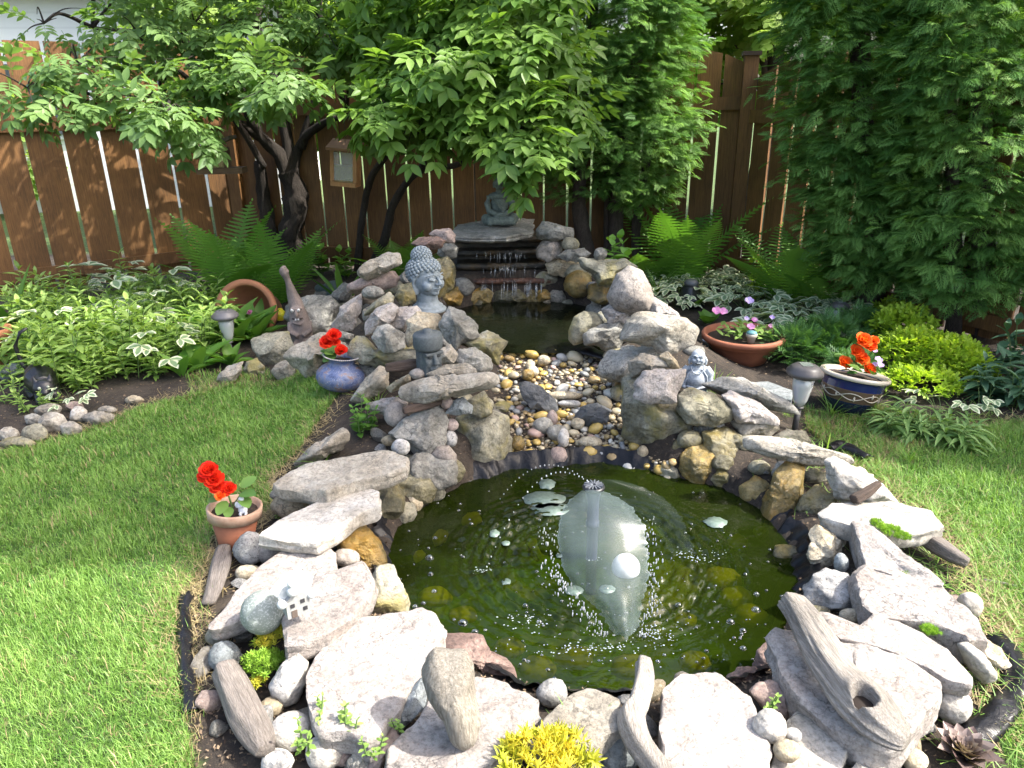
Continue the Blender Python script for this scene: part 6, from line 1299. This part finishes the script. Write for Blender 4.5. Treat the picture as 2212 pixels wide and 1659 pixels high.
for s in (-1, 1): mb.ell((s*.10,-.232,.435),(.055,.02,.032),12)
mb.build("eye_socket_shade", simple("socket_shade", (.03,.035,.037), .9), root); mb = MB(); mb.lathe([(.24,.55),(.30,.58),(.315,.62),(.315,.86),(.29,.90),(.10,.91),(.09,.99),(.0,1.0)], 36); mb.build("hat", STONED, root)  # dark ovals stand in for shade in the eye sockets
# carved driftwood figure
p = G(655, 752); Hs = 178*scl(p); CW = wood_mat("carved_wood", (.13,.10,.085), (.31,.25,.22), .7, .8, axis=2, bd=.004)
root = empty("carved_figure", p, math.radians(10), "tall carved wooden figure with white bead eyes and a pointed curved top", "carving", scale=Hs)
mb = MB(); Q = smoothpts([(0,0,0,.155),(0,0,.12,.150),(0,0,.28,.135),(-.01,0,.45,.115),(-.03,0,.58,.095),(-.055,0,.70,.070),(-.075,0,.80,.050),(-.09,0,.87,.045),(-.11,0,.94,.062),(-.10,0,.985,.05),(-.08,0,1.0,.02)], 5); mb.tube([q[:3] for q in Q], [q[3] for q in Q], 20, .12, .8)
mb.ell((-.02,-.10,.52),(.075,.03,.022),14); mb.ell((-.02,-.125,.46),(.022,.03,.04),12)
for s in (-1, 1): mb.tube([(s*.115,-.03,.34),(s*.12,-.09,.24),(s*.03,-.135,.19)], [.03,.03,.026], 10); mb.tube([(s*.06,-.07,.14),(s*.075,-.13,.08),(s*.07,-.12,.0)], [.04,.045,.045], 10)
mb.tube([(-.08,-.095,.355),(0,-.125,.335),(.07,-.095,.355)], [.012,.015,.012], 8); mb.build("body", CW, root, remesh=.011, smooth_it=1)
mb = MB()
for s in (-1, 1): mb.ell((-.025+s*.036,-.118,.505),(.020,.014,.022),12)
e = mb.build("eyes", simple("bead_white", (.75,.74,.70), .3), root); mb = MB()
for s in (-1, 1): mb.ell((-.025+s*.036,-.131,.503),.007,8)
mb.build("pupils", PB, e); MB().tube([(-.075,-.112,.405),(-.01,-.130,.398),(.05,-.110,.405)], [.008,.012,.008], 8).build("mouth", simple("carve_dark", (.04,.03,.025), .9), root); mb = MB()
for s in (0, 1): mb.box((-.03+s*.03,-.139,.400), (.018,.012,.018))
mb.build("teeth", simple("bead_white2", (.7,.69,.66), .4), root, False)
# flowers
def flower_mat(nm, c1, c2): return leaf_mat(nm, c1, c2, .3, rough=.5)
RED = flower_mat("petal_red", (.62,.012,.010), (.85,.06,.02)); ORA = flower_mat("petal_orange", (.80,.09,.015), (.95,.22,.03)); PNK = flower_mat("petal_pink", (.65,.22,.50), (.85,.45,.70)); LIL = flower_mat("petal_lilac", (.50,.35,.72), (.75,.62,.88)); YEL = flower_mat("petal_yellow", (.80,.55,.01), (.95,.75,.04)); BGL = leaf_mat("leaf_begonia", (.06,.15,.03), (.16,.28,.06), .25)
PET = leaflet(1.0, fold=-.12, droop=-.25, rows=((0,.15),(.2,.7),(.5,1.05),(.8,1.0),(.95,.6),(1,.1)))
def bloom(parent, loc, r, mat, n=26, facing=(0,-.5,.6)):
    f = Vector(facing).normalized(); a = np.arange(n)*ga; el = np.linspace(1.35, .0, n); ex = f.cross(Vector((0,0,1))).normalized(); ey = f.cross(ex)
    d = np.array([tuple(ex*math.cos(x)*math.cos(e)+ey*math.sin(x)*math.cos(e)+f*math.sin(e)) for x, e in zip(a, el)]); up = np.array([tuple(f*math.cos(e)-(ex*math.cos(x)+ey*math.sin(x))*math.sin(e)) for x, e in zip(a, el)])
    return leafmesh("bloom", [batch(PET, np.array([tuple(loc)]*n)+d*r*.05, d, up, r*(.55+.45*np.linspace(0,1,n)), nz(n))], mat, parent)
def small_flower(parent, loc, r, mat):
    a = np.arange(5)*2*PI/5; d = np.stack([np.cos(a), np.sin(a)*.8-.1, np.sin(a)*.5+.2], 1); return leafmesh("bloom", [batch(PET, np.array([tuple(loc)]*5), d, np.tile([0,-.6,.8], (5,1)), np.full(5, r), nz(5))], mat, parent)
def bleaves(parent, L, mat=BGL, T=LFR):
    n = len(L); leafmesh("leaves", [batch(T, np.array([l[0] for l in L]), np.array([l[1] for l in L]), np.tile([.05,-.3,1.0], (n,1)), np.array([l[2] for l in L]), nz(n))], mat, parent)
def potmesh(root, prof, inner, soil_z, mat, soil_r, name="pot", n=48):
    mb = MB(); full = prof+inner; 
    V = []; F = []
    for i, (r, z) in enumerate(full):
        for k in range(n): a = 2*PI*k/n; V.append((r*math.cos(a), r*math.sin(a), z))
    for i in range(len(full)-1):
        for k in range(n): F.append((i*n+k, i*n+(k+1) % n, (i+1)*n+(k+1) % n, (i+1)*n+k))
    F.append(tuple(range(n))[::-1]); mb.add(V, F); b = mb.build(name, mat, root)
    if soil_r:
        V = [(0,0,soil_z)]; F = []
        for j in range(1, 7):
            for k in range(24): a = 2*PI*k/24; V.append((soil_r*j/6*math.cos(a), soil_r*j/6*math.sin(a), soil_z+.006*mnoise.noise(Vector((j*.8, k*.7, 0)))))
        for k in range(24): F.append((0, 1+k, 1+(k+1) % 24))
        for j in range(5):
            for k in range(24): F.append((1+j*24+k, 1+(j+1)*24+k, 1+(j+1)*24+(k+1) % 24, 1+j*24+(k+1) % 24))
        mesh("soil", V, F, SOIL, root)
    return b
# blue vase
p = G(735, 840); s = scl(p); root = empty("flower_vase", p, 0, "squat mottled blue vase with red begonias at the lawn's edge", "vase"); root.rotation_euler = (math.radians(-3), math.radians(7), 0)
m, n, b = newmat("glaze_blue_mottled"); co = coords(n, rnd=False); c0 = ramp(n, tex(n, co, 24, 8, .75, .6), [(.34, (.035,.05,.11)), (.45, (.09,.12,.24)), (.54, (.15,.17,.24)), (.60, (.22,.11,.08)), (.68, (.05,.13,.14))]); sp_ = ramp(n, tex(n, co, 130, 3), [(.6, (0,)*3), (.7, (.6,)*3)]); n.links.new(mix(n, sp_, c0, (.45,.50,.56)), b.inputs["Base Color"]); b.inputs["Roughness"].default_value = .45; bump(n, b, tex(n, co, 50, 5), .002, .6)
potmesh(root, [(x*s, z*s) for x, z in [(24,0),(32,3),(46,12),(52,25),(51,36),(43,47),(32,54),(27,60),(28,66),(35,72),(38,75)]], [(x*s, z*s) for x, z in [(36,76),(33,72),(25,66),(24,62)]], 64*s, m, 25*s)
mb = MB()
for k in range(60): a = 2*PI*k/60; mb.ell((38*s*math.cos(a), 38*s*math.sin(a), 75*s), 1.6*s, 6)
mb.build("beaded_rim", simple("rim_cream", (.55,.50,.42), .5), root)
def off(u, v, dy=0.0): return Vector((((u)-735)*s, dy, (840-v)*s/math.cos(PITCH)))
for u, v, r in [(702,744,18),(715,728,16),(731,757,14),(720,742,10)]: bloom(root, off(u+4, v, -.02), r*s, RED)
bleaves(root, [(tuple(off(720,768)), d, 30*s) for d in [(-1,-.3,.3),(-.8,-.6,-.5),(-.3,-.8,-.2),(.5,-.5,.4),(.8,.3,.3),(-.6,.6,.5),(.1,.6,.7),(-1,.1,-.1),(-.5,-.9,.3)]])
# terracotta pot with the near begonia
p = G(510, 1172); s = scl(p); root = empty("flower_pot", p, 0, "small terracotta pot with a tall red begonia and a white figurine, on the lawn's edge", "flower pot"); root.rotation_euler = (math.radians(-4), math.radians(5), 0)
rimm = simple("terracotta_weathered", (.46,.33,.24), .85, c2=(.34,.20,.13), sc=20)
b_ = potmesh(root, [(x*s, z*s) for x, z in [(34,0),(36,3),(49,66)]], [(x*s, z*s) for x, z in [(46,66),(44,58),(43,70)]], 74*s, TERRA, 48*s)
potm = MB().lathe([(49*s,64*s),(55*s,64*s),(57*s,86*s),(55*s,88*s),(51*s,87*s),(48*s,70*s)], 48).build("rim", rimm, b_)
def off(u, v, dy=0.0): return Vector((((u)-510)*s, dy, (1172-v)*s/math.cos(PITCH)))
for u, v, r in [(463,1012,20),(474,1030,22),(455,1025,16),(480,1045,18),(497,1052,19),(505,1048,15),(470,1008,14)]: bloom(root, off(u, v, -.02), r*s, RED)
bloom(root, off(492,1058,-.05), 12*s, ORA, 14)
mb = MB(); limb(mb, [off(505,1095), off(495,1060), off(475,1030)], .004, .003, 6, 0); limb(mb, [off(505,1095), off(520,1070), off(535,1060)], .003, .002, 6, 0); mb.build("stem", STEM, root)
bleaves(root, [(tuple(off(525,1060,-.01)), (1,-.5,.3), 42*s), (tuple(off(530,1065,-.02)), (.7,-.8,-.2), 36*s), (tuple(off(498,1075,-.02)), (-.3,-1,-.5), 36*s), (tuple(off(490,1068,-.01)), (-1,-.4,-.2), 34*s), (tuple(off(505,1085,-.03)), (.2,-.9,-.3), 30*s), (tuple(off(525,1050)), (.6,.5,.5), 38*s), (tuple(off(480,1055)), (-.6,.4,.4), 30*s)])
fg = empty("angel_figurine", p+off(540,1100,-.015), .3, "tiny white cherub figurine standing in the terracotta flowerpot", "figurine", scale=34*s); WH = simple("plaster_white", (.72,.73,.75), .6, c2=(.6,.6,.62))
mb = MB(); mb.ell((0,0,.25),(.28,.24,.28),16); mb.ell((0,0,.60),(.20,.18,.26),16); mb.ell((0,-.02,.98),(.19,.19,.21),16); mb.ell((.3,.1,.6),(.14,.06,.24),12); mb.ell((-.3,.1,.6),(.14,.06,.24),12)
for q in (-1, 1): mb.tube([(q*.18,0,.7),(q*.25,-.12,.55),(q*.05,-.24,.58)], [.07,.065,.05], 8); mb.tube([(q*.1,-.05,.2),(q*.18,-.3,.12),(q*.1,-.38,.05)], [.11,.09,.07], 8)
mb.build("body", WH, fg, remesh=.03, smooth_it=1)
# wide terracotta bowl
p = G(1600, 778); s = scl(p); root = empty("terracotta_bowl", p, 0, "wide low terracotta bowl with a few pink impatiens, in the shady right bed", "flower pot")
potmesh(root, [(x*s, z*s) for x, z in [(46,0),(50,2),(58,18),(68,32),(76,42),(79,44),(79,48),(86,50),(87,58),(84,62)]], [(x*s, z*s) for x, z in [(79,61),(76,52),(70,46)]], 50*s, TERRA, 75*s)
def off(u, v, dy=0.0): return Vector((((u)-1600)*s, dy, (778-v)*s/math.cos(PITCH)))
for u, v, r, mt, dy in [(1537,674,11,PNK,-.02),(1550,675,10,PNK,-.02),(1605,656,10,LIL,0),(1607,703,9,PNK,-.06),(1617,692,7,PNK,-.03),(1600,689,6,LIL,-.03),(1653,705,6,PNK,-.03),(1657,690,6,LIL,0)]: small_flower(root, off(u, v, dy), r*s, mt)
bleaves(root, [((rs.uniform(-50,50)*s, rs.uniform(-40,30)*s, 54*s+rs.uniform(0,22)*s), (rs.uniform(-1,1), rs.uniform(-1,1), rs.uniform(0,.6)), rs.uniform(14,22)*s) for _ in range(70)], M_HERB, LF)
cp = empty("mini_cup", p+Vector((5*s,-38*s,51*s)), 0, "tiny cream cup with a turquoise top standing in the terracotta bowl", "ornament"); MB().lathe([(7*s,0),(9*s,12*s),(11*s,14*s),(12*s,20*s),(9*s,21*s)], 20).build("cup", simple("cream", (.5,.47,.38), .5), cp); MB().ell((0,0,22*s),(11*s,11*s,5*s),12).build("top", simple("turquoise", (.12,.30,.32), .5), cp)
tg = MB().box((0,0,.012), (.035,.012,.022), Matrix.Rotation(.5, 3, 'Y')).build("plant_tag", WH, None, False, loc=G(1524,738)); tag(tg, "small white plastic plant tag left of the terracotta bowl", "plant tag")
# blue glazed pot
p = G(1826, 888); s = scl(p); root = empty("glazed_pot", p, 0, "glossy dark blue glazed pot with a cream vine pattern and orange begonias", "flower pot"); root.rotation_euler = (math.radians(-6), math.radians(9), 0)
m, n, b = newmat("glaze_navy"); tc = N(n, "ShaderNodeTexCoord"); sx = N(n, "ShaderNodeSeparateXYZ"); n.links.new(tc.outputs["Object"], sx.inputs[0]); mr = N(n, "ShaderNodeMapRange"); mr.inputs[2].default_value = 90*s; n.links.new(sx.outputs[2], mr.inputs[0])
cr = ramp(n, mr.outputs[0], [(0,(.006,.012,.035)),(.30,(.008,.016,.05)),(.335,(.10,.065,.045)),(.62,(.12,.08,.055)),(.64,(.012,.02,.10)),(.84,(.010,.014,.06)),(.86,(.55,.48,.38))]); 
r_ = [x for x in n.nodes if x.type == 'VALTORGB'][0]; r_.color_ramp.interpolation = 'CONSTANT'; n.links.new(cr, b.inputs["Base Color"]); b.inputs["Roughness"].default_value = .12; b.inputs["Coat Weight"].default_value = .6
pb = potmesh(root, [(x*s, z*s) for x, z in [(38,0),(42,3),(50,20),(57,40),(62,58),(63,70),(66,76),(71,79),(72,84),(69,87)]], [(x*s, z*s) for x, z in [(62,86),(58,78),(56,70)]], 76*s, m, 58*s)
mb = MB()
for ph, sg in ((0, 1), (PI, -1)):
    mb.tube([((58.4+7*math.sin(a*4+ph)*.28)*s*math.cos(a), (58.4+7*math.sin(a*4+ph)*.28)*s*math.sin(a), (44+7*math.sin(a*4+ph))*s) for a in np.linspace(0, 2*PI, 90)], 1.1*s, 6)
for k in range(10): a = 2*PI*k/10; zz = 44+6*math.sin(a*4+.6); rr_ = 58.4+(zz-44)*.28; mb.ell((rr_*s*math.cos(a), rr_*s*math.sin(a), zz*s), (2.2*s,2.2*s,6*s), 10)
mb.build("vine_pattern", simple("slip_cream", (.52,.46,.36), .4), pb)
def off(u, v, dy=0.0): return Vector((((u)-1826)*s, dy, (888-v)*s/math.cos(PITCH)))
for u, v, r in [(1822,742,20),(1838,750,16),(1814,765,17),(1828,778,18),(1796,790,17),(1850,795,15),(1845,738,11)]: bloom(root, off(u-3, v, -.02), r*s, ORA)
for u, v, r in [(1848,758,7),(1862,775,9),(1868,785,9),(1858,785,7)]: small_flower(root, off(u, v, -.02), r*s, LIL)
bleaves(root, [((rs.uniform(-40,40)*s, rs.uniform(-30,30)*s, (86+rs.uniform(0,30))*s), (rs.uniform(-1,1), rs.uniform(-1,.6), rs.uniform(-.1,.5)), rs.uniform(20,30)*s) for _ in range(22)])
# overturned pot and left pot
p = G(528, 712); s = scl(p); root = empty("overturned_pot", p+Vector((0,.10,34*s)), 0, "large terracotta pot lying on its side in the left bed, open end to the viewer", "flower pot"); root.rotation_euler = (math.radians(74), 0, math.radians(-4))
potmesh(root, [(x*s, z*s) for x, z in [(42,-100),(60,-8),(67,-8),(68,8)]], [(x*s, z*s) for x, z in [(56,8),(54,-4),(38,-92),(2,-92)]], 0, TERRAO, 0)
for u, v in [(512,665),(540,658),(548,655),(536,662)]:
    pass
rt = empty("pink_flower", G(545, 715), 0, "magenta carnation in front of the overturned terracotta pot", "flower"); MB().tube([(0,0,0),(.0,0,.13)], .002, 6).build("stem", STEM, rt); bloom(rt, (0,0,.135), .022, PNK, 22); bloom(rt, (-.05,.0,.115), .016, PNK, 14)
p = G(2, 786); s = scl(p); root = empty("flower_pot", p, 0, "orange terracotta pot cut by the left edge of the picture, with a yellow flower", "flower pot")
potmesh(root, [(x*s, z*s) for x, z in [(26,0),(32,62),(36,62),(37,80)]], [(x*s, z*s) for x, z in [(33,80),(31,64)]], 72*s, TERRAO, 31*s)
bloom(root, (8*s,-.02,108*s), .020, YEL, 16); bloom(root, (-2*s,-.02,92*s), .018, PNK, 16); bleaves(root, [((rs.uniform(-20,20)*s, rs.uniform(-15,15)*s, (78+rs.uniform(0,20))*s), (rs.uniform(-1,1), rs.uniform(-1,1), .4), .05) for _ in range(16)])
# ---------------- solar lights ----------------
LENS, nL, bL = newmat("lens_clear"); bL.inputs["Base Color"].default_value = (.85,.87,.88,1); bL.inputs["Roughness"].default_value = .12; bL.inputs["Transmission Weight"].default_value = .6; co = coords(nL, rnd=False)
GUN = simple("light_grey_plastic", (.16,.155,.16), .42, c2=(.11,.105,.11), sc=6); GUND = simple("light_dark_plastic", (.07,.065,.065), .42, c2=(.045,.042,.042), sc=6); CELL = simple("solar_cell", (.16,.18,.15), .25, c2=(.10,.12,.11), sc=40)
def solar(u, v, vtop, hw, mat, label, tilt=0.0):
    p = G(u, v); s = scl(p); k = hw*s; hh = (v-vtop)*s/math.cos(PITCH)*.99; root = empty("solar_light", p, 0, label, "solar light"); root.rotation_euler = (0, tilt, 0)
    MB().tube([(0,0,-.03),(0,0,hh-2.5*k)], .17*k, 12).build("pole", mat, root)
    MB().lathe([(.20*k,hh-2.62*k),(.27*k,hh-2.58*k),(.27*k,hh-2.48*k),(.0,hh-2.44*k)], 24).build("collar", mat, root)
    MB().lathe([(.24*k,hh-2.45*k),(.38*k,hh-2.1*k),(.52*k,hh-1.3*k),(.56*k,hh-.75*k)], 30, flute=lambda a, i: .03*math.cos(a*15)).build("lens", LENS, root)
    c = MB().lathe([(.60*k,hh-.78*k),(.92*k,hh-.62*k),(1.0*k,hh-.52*k),(.98*k,hh-.38*k),(.85*k,hh-.28*k),(.80*k,hh-.18*k),(.62*k,hh-.06*k),(.3*k,hh),(.0,hh)], 40).build("cap", mat, root); MB().box((0,0,hh+.004*0-.012*k), (.62*k,.62*k,.05*k)).build("solar_panel", CELL, c, False); return root
solar(1716, 930, 787, 38, GUND, "near solar light on a dark pole, standing right of the long grey stone", math.radians(2.5))
solar(500, 770, 672, 28, GUN, "solar light with silvery grey cap among broad leaves in the left bed")
solar(1804, 735, 655, 20, GUND, "dark-capped solar light half hidden behind feathery foliage")
root = empty("pond_filter", G(1490, 660), 0, "black round plastic pond filter housing among variegated plants", "filter"); MB().lathe([(.11,0),(.11,.05),(.125,.055),(.125,.075),(.08,.085),(.07,.14),(.05,.16),(0,.165)], 36).build("housing", PB, root); MB().lathe([(.05,.16),(.055,.18),(.04,.2),(0,.2)], 24).build("lid", simple("lid_grey", (.12,.125,.13), .4), root)
# ---------------- bird feeders ----------------
CEDW = wood_mat("feeder_wood", (.34,.15,.05), (.58,.30,.12), .7, .6, axis=2, bd=.001); SEED = simple("bird_seed", (.42,.34,.17), .9, c2=(.24,.18,.08), sc=130, bd=.004)
p = atY(747, 402, 5.9); s = scl(p); root = empty("bird_feeder", p, math.radians(-6), "light wooden bird feeder full of seed hanging from the gnarled tree", "bird feeder"); root.rotation_euler = (0, math.radians(5), math.radians(-8))
w, h = 58*s, 72*s
MB().box((0,0,5*s), (w*.96,.13,9*s)).build("tray", CEDW, root, False)
for q in (-1, 1): MB().box((q*(w/2-4*s),0,h/2+6*s), (8*s,.11,h-8*s)).build("side_board", CEDW, root, False)
MB().box((0,0,24*s), (w*.72,.085,38*s)).build("seed_fill", SEED, root, False)
gm, ng, bg_ = newmat("clear_pane"); bg_.inputs["Base Color"].default_value = (.8,.85,.85,1); bg_.inputs["Alpha"].default_value = .22; bg_.inputs["Roughness"].default_value = .06
MB().box((0,-.050,h/2+6*s), (w*.73,.004,h-14*s)).build("pane", gm, root, False)
rf = MB()
for k in range(5): rf.box((0,-.075+.034*k,h+(6+3.2*k)*s), (w*1.18,.034,6*s), Matrix.Rotation(.35, 3, 'X'))
rfo = rf.build("roof", wood_mat("feeder_roof", (.22,.11,.06), (.40,.22,.13), .7, .7, axis=0, bd=.002), root, False)
MB().tube([(0,0,h+8*s),(-.02,.03,h+.30)], .0015, 5).build("hanging_wire", PB, root)
p = atY(480, 368, 5.7); s = scl(p); root = empty("tray_feeder", p, math.radians(4), "dark open tray bird feeder hanging behind leaves in front of the left fence", "bird feeder"); DW2 = wood_mat("feeder_dark", (.10,.055,.03), (.20,.12,.07), .7, .7, axis=0)
MB().box((0,0,0), (95*s,.16,12*s)).build("tray", DW2, root, False); MB().box((-12*s,0,22*s), (42*s,.10,30*s)).build("seed_fill", SEED, root, False)
for q in (-1, 1): MB().box((-12*s+q*26*s,0,26*s), (6*s,.12,42*s)).build("side_board", DW2, root, False)
MB().box((-12*s,-.02,54*s), (96*s,.20,7*s), Matrix.Rotation(-.3, 3, 'Y')).build("roof", simple("roof_greywood", (.13,.11,.10), .8), root, False); MB().tube([(-12*s,0,56*s),(-12*s,.05,.5)], .0015, 5).build("hanging_wire", PB, root)
# ---------------- small ornaments ----------------
gb = G(568, 1322, .155); s = scl(gb); V0, F0 = ico(5); r = 47*s; m, n, b = newmat("terrazzo_green"); co = coords(n, rnd=False); n.links.new(mix(n, ramp(n, tex(n, co, 160, 3), [(.52,(0,)*3),(.6,(.75,)*3)]), (.19,.215,.19), (.40,.42,.39)), b.inputs["Base Color"]); b.inputs["Roughness"].default_value = .6; bump(n, b, tex(n, co, 160, 3), .001, .6)
o = mesh("stone_ball", [q*r*(1+.02*mnoise.noise(q*2)) for q in V0], F0, m, loc=gb); tag(o, "greenish terrazzo stone ball leaning against the little white house", "garden ball")
yb = G(604, 693); s = scl(yb); mb = MB(); mb.ell((0,0,14*s), 14*s, 24)
for k in range(10):
    M_ = Matrix.Rotation(k*.61, 3, 'Z') @ Matrix.Rotation(k*.9, 3, 'X'); mb.tube([M_ @ Vector((14*s*math.cos(a), 14*s*math.sin(a), 0))+Vector((0,0,14*s)) for a in np.linspace(0, 2*PI, 30)], 1.0*s, 5)
tag(mb.build("wicker_ball", simple("ball_yellow", (.62,.52,.02), .4, c2=(.36,.40,.02), sc=30), None, loc=yb), "small shiny yellow ball left of the carved wooden figure", "garden ball")
# little white house with snow people
p = G(640, 1318, .19); s = scl(p); root = empty("ornament_house", p, math.radians(34), "little white plaster house heaped with snowballs, on the red-spotted slab", "garden ornament", scale=s); WHH = simple("plaster_house", (.32,.325,.31), .8, c2=(.24,.245,.235), sc=.2); SN = simple("plaster_snow", (.52,.54,.53), .8, c2=(.43,.45,.44), sc=.3)
MB().box((0,0,22), (50,44,44)).add([(-25,-22,44),(25,-22,44),(0,-22,62),(-25,22,44),(25,22,44),(0,22,62)], [(0,1,2),(5,4,3),(0,2,5,3),(1,4,5,2),(0,3,4,1)]).build("house_wall", WHH, root, False)
mb = MB(); mb.tube([(-34,0,46),(-14,0,60),(0,0,70),(14,0,60),(34,0,46)], [8,9,9,9,8], 12, sq=3.2)
for c, r in [((-32,-18,40),11),((30,-20,40),10),((-8,-22,66),13),((-8,-22,84),9),((16,8,74),12),((16,8,90),9),((-26,10,58),11),((0,16,72),12),((30,12,46),10)]: mb.ell(c, r, 14)
mb.build("snow_roof", SN, root, remesh=2.2, smooth_it=2)
wm = simple("window_dark", (.03,.03,.035), .6)
for x, z in [(-12,30),(10,34),(14,14)]: MB().box((x,-22.5,z), (9,2,9)).build("window", wm, root, False)
MB().box((-10,-22.5,9), (12,2,18)).build("door", simple("door_brown", (.12,.09,.07), .8), root, False)
# turtle
p = G(722, 632, .05); s = scl(p); root = empty("turtle_ornament", p, math.radians(-60), "blue-grey stone turtle on the mound behind the leaning slab", "garden ornament", scale=s); mb = MB(); mb.ell((0,0,10),(21,26,16),20); mb.ell((0,-30,14),(9,12,9),14); mb.ell((0,-22,8),(7,10,7),12)
for q in (-1,1): mb.ell((q*18,-16,3),(9,8,5),10); mb.ell((q*17,16,3),(9,8,5),10)
mb.build("body", simple("turtle_stone", (.16,.22,.23), .6, c2=(.10,.15,.16), sc=.3, bd=.5), root, remesh=1.6, smooth_it=1)
# black cat
p = G(95, 862); s = scl(p); root = empty("cat_ornament", p, math.radians(30), "black crouching cat ornament half hidden by herbs at the left", "garden ornament", scale=s); mb = MB(); BK = simple("black_resin", (.018,.018,.02), .35, c2=(.012,.012,.014), sc=.2)
mb.tube([(-8,52,38),(0,34,36),(4,10,30),(6,-14,34)], [24,32,27,20], 16); mb.ell((-6,46,34),(26,26,34),16); mb.ell((8,-30,34),(22,19,19),18); mb.ell((8,-46,28),(9,8,7),12)
for q in (-1, 1): mb.tube([(8+q*13,-26,46),(8+q*15,-28,62)], [8,1.5], 8); mb.tube([(8+q*13,-6,22),(8+q*15,-22,8),(8+q*15,-40,4)], [10,8,6], 10); mb.tube([(-2+q*22,40,20),(2+q*24,22,8),(4+q*24,8,4)], [13,9,6], 10)
mb.build("body", BK, root, remesh=2.2, smooth_it=1); mb = MB(); mb.tube([(-10,72,30),(-30,92,60),(-34,96,100),(-20,98,128),(-4,98,136)], [6,5,4.5,4,2.5], 10); mb.build("tail", BK, root); mb = MB()
for q in (-1, 1): mb.ell((8+q*8,-47,40),(3.2,2.5,3.6),10)
mb.build("eyes", simple("eye_glass", (.35,.38,.30), .1), root)
# bronze rosette succulent in the corner
BRZ = leaf_mat("leaf_bronze", (.10,.065,.06), (.34,.27,.24), .15, rough=.35)
p = G(2080, 1640, .0); nn = 42; a = np.arange(nn)*ga; el = np.linspace(1.3, .25, nn); d = np.stack([np.cos(a)*np.cos(el), np.sin(a)*np.cos(el), np.sin(el)], 1); up = np.stack([-np.cos(a)*np.sin(el), -np.sin(a)*np.sin(el), np.cos(el)], 1)
o = leafmesh("succulent", [batch(leaflet(.62, fold=.18, droop=-.12), np.zeros((nn,3))+[0,0,.01], d, up, np.linspace(.035,.085,nn), nz(nn))], BRZ, loc=p); tag(o, "bronze rosette succulent in the bottom right corner", "succulent")
tag(MB().tube([at(2150,700,.0)-at(2200,760,0)+Vector((0,0,.12)), Vector((0,.1,.15)), Vector((.25,-.1,.02))], .008, 8).build("garden_hose", simple("hose_yellow", (.55,.42,.03), .4), None, loc=G(2200,760)), "yellow garden hose loop behind the dark blue-green leaves", "hose")
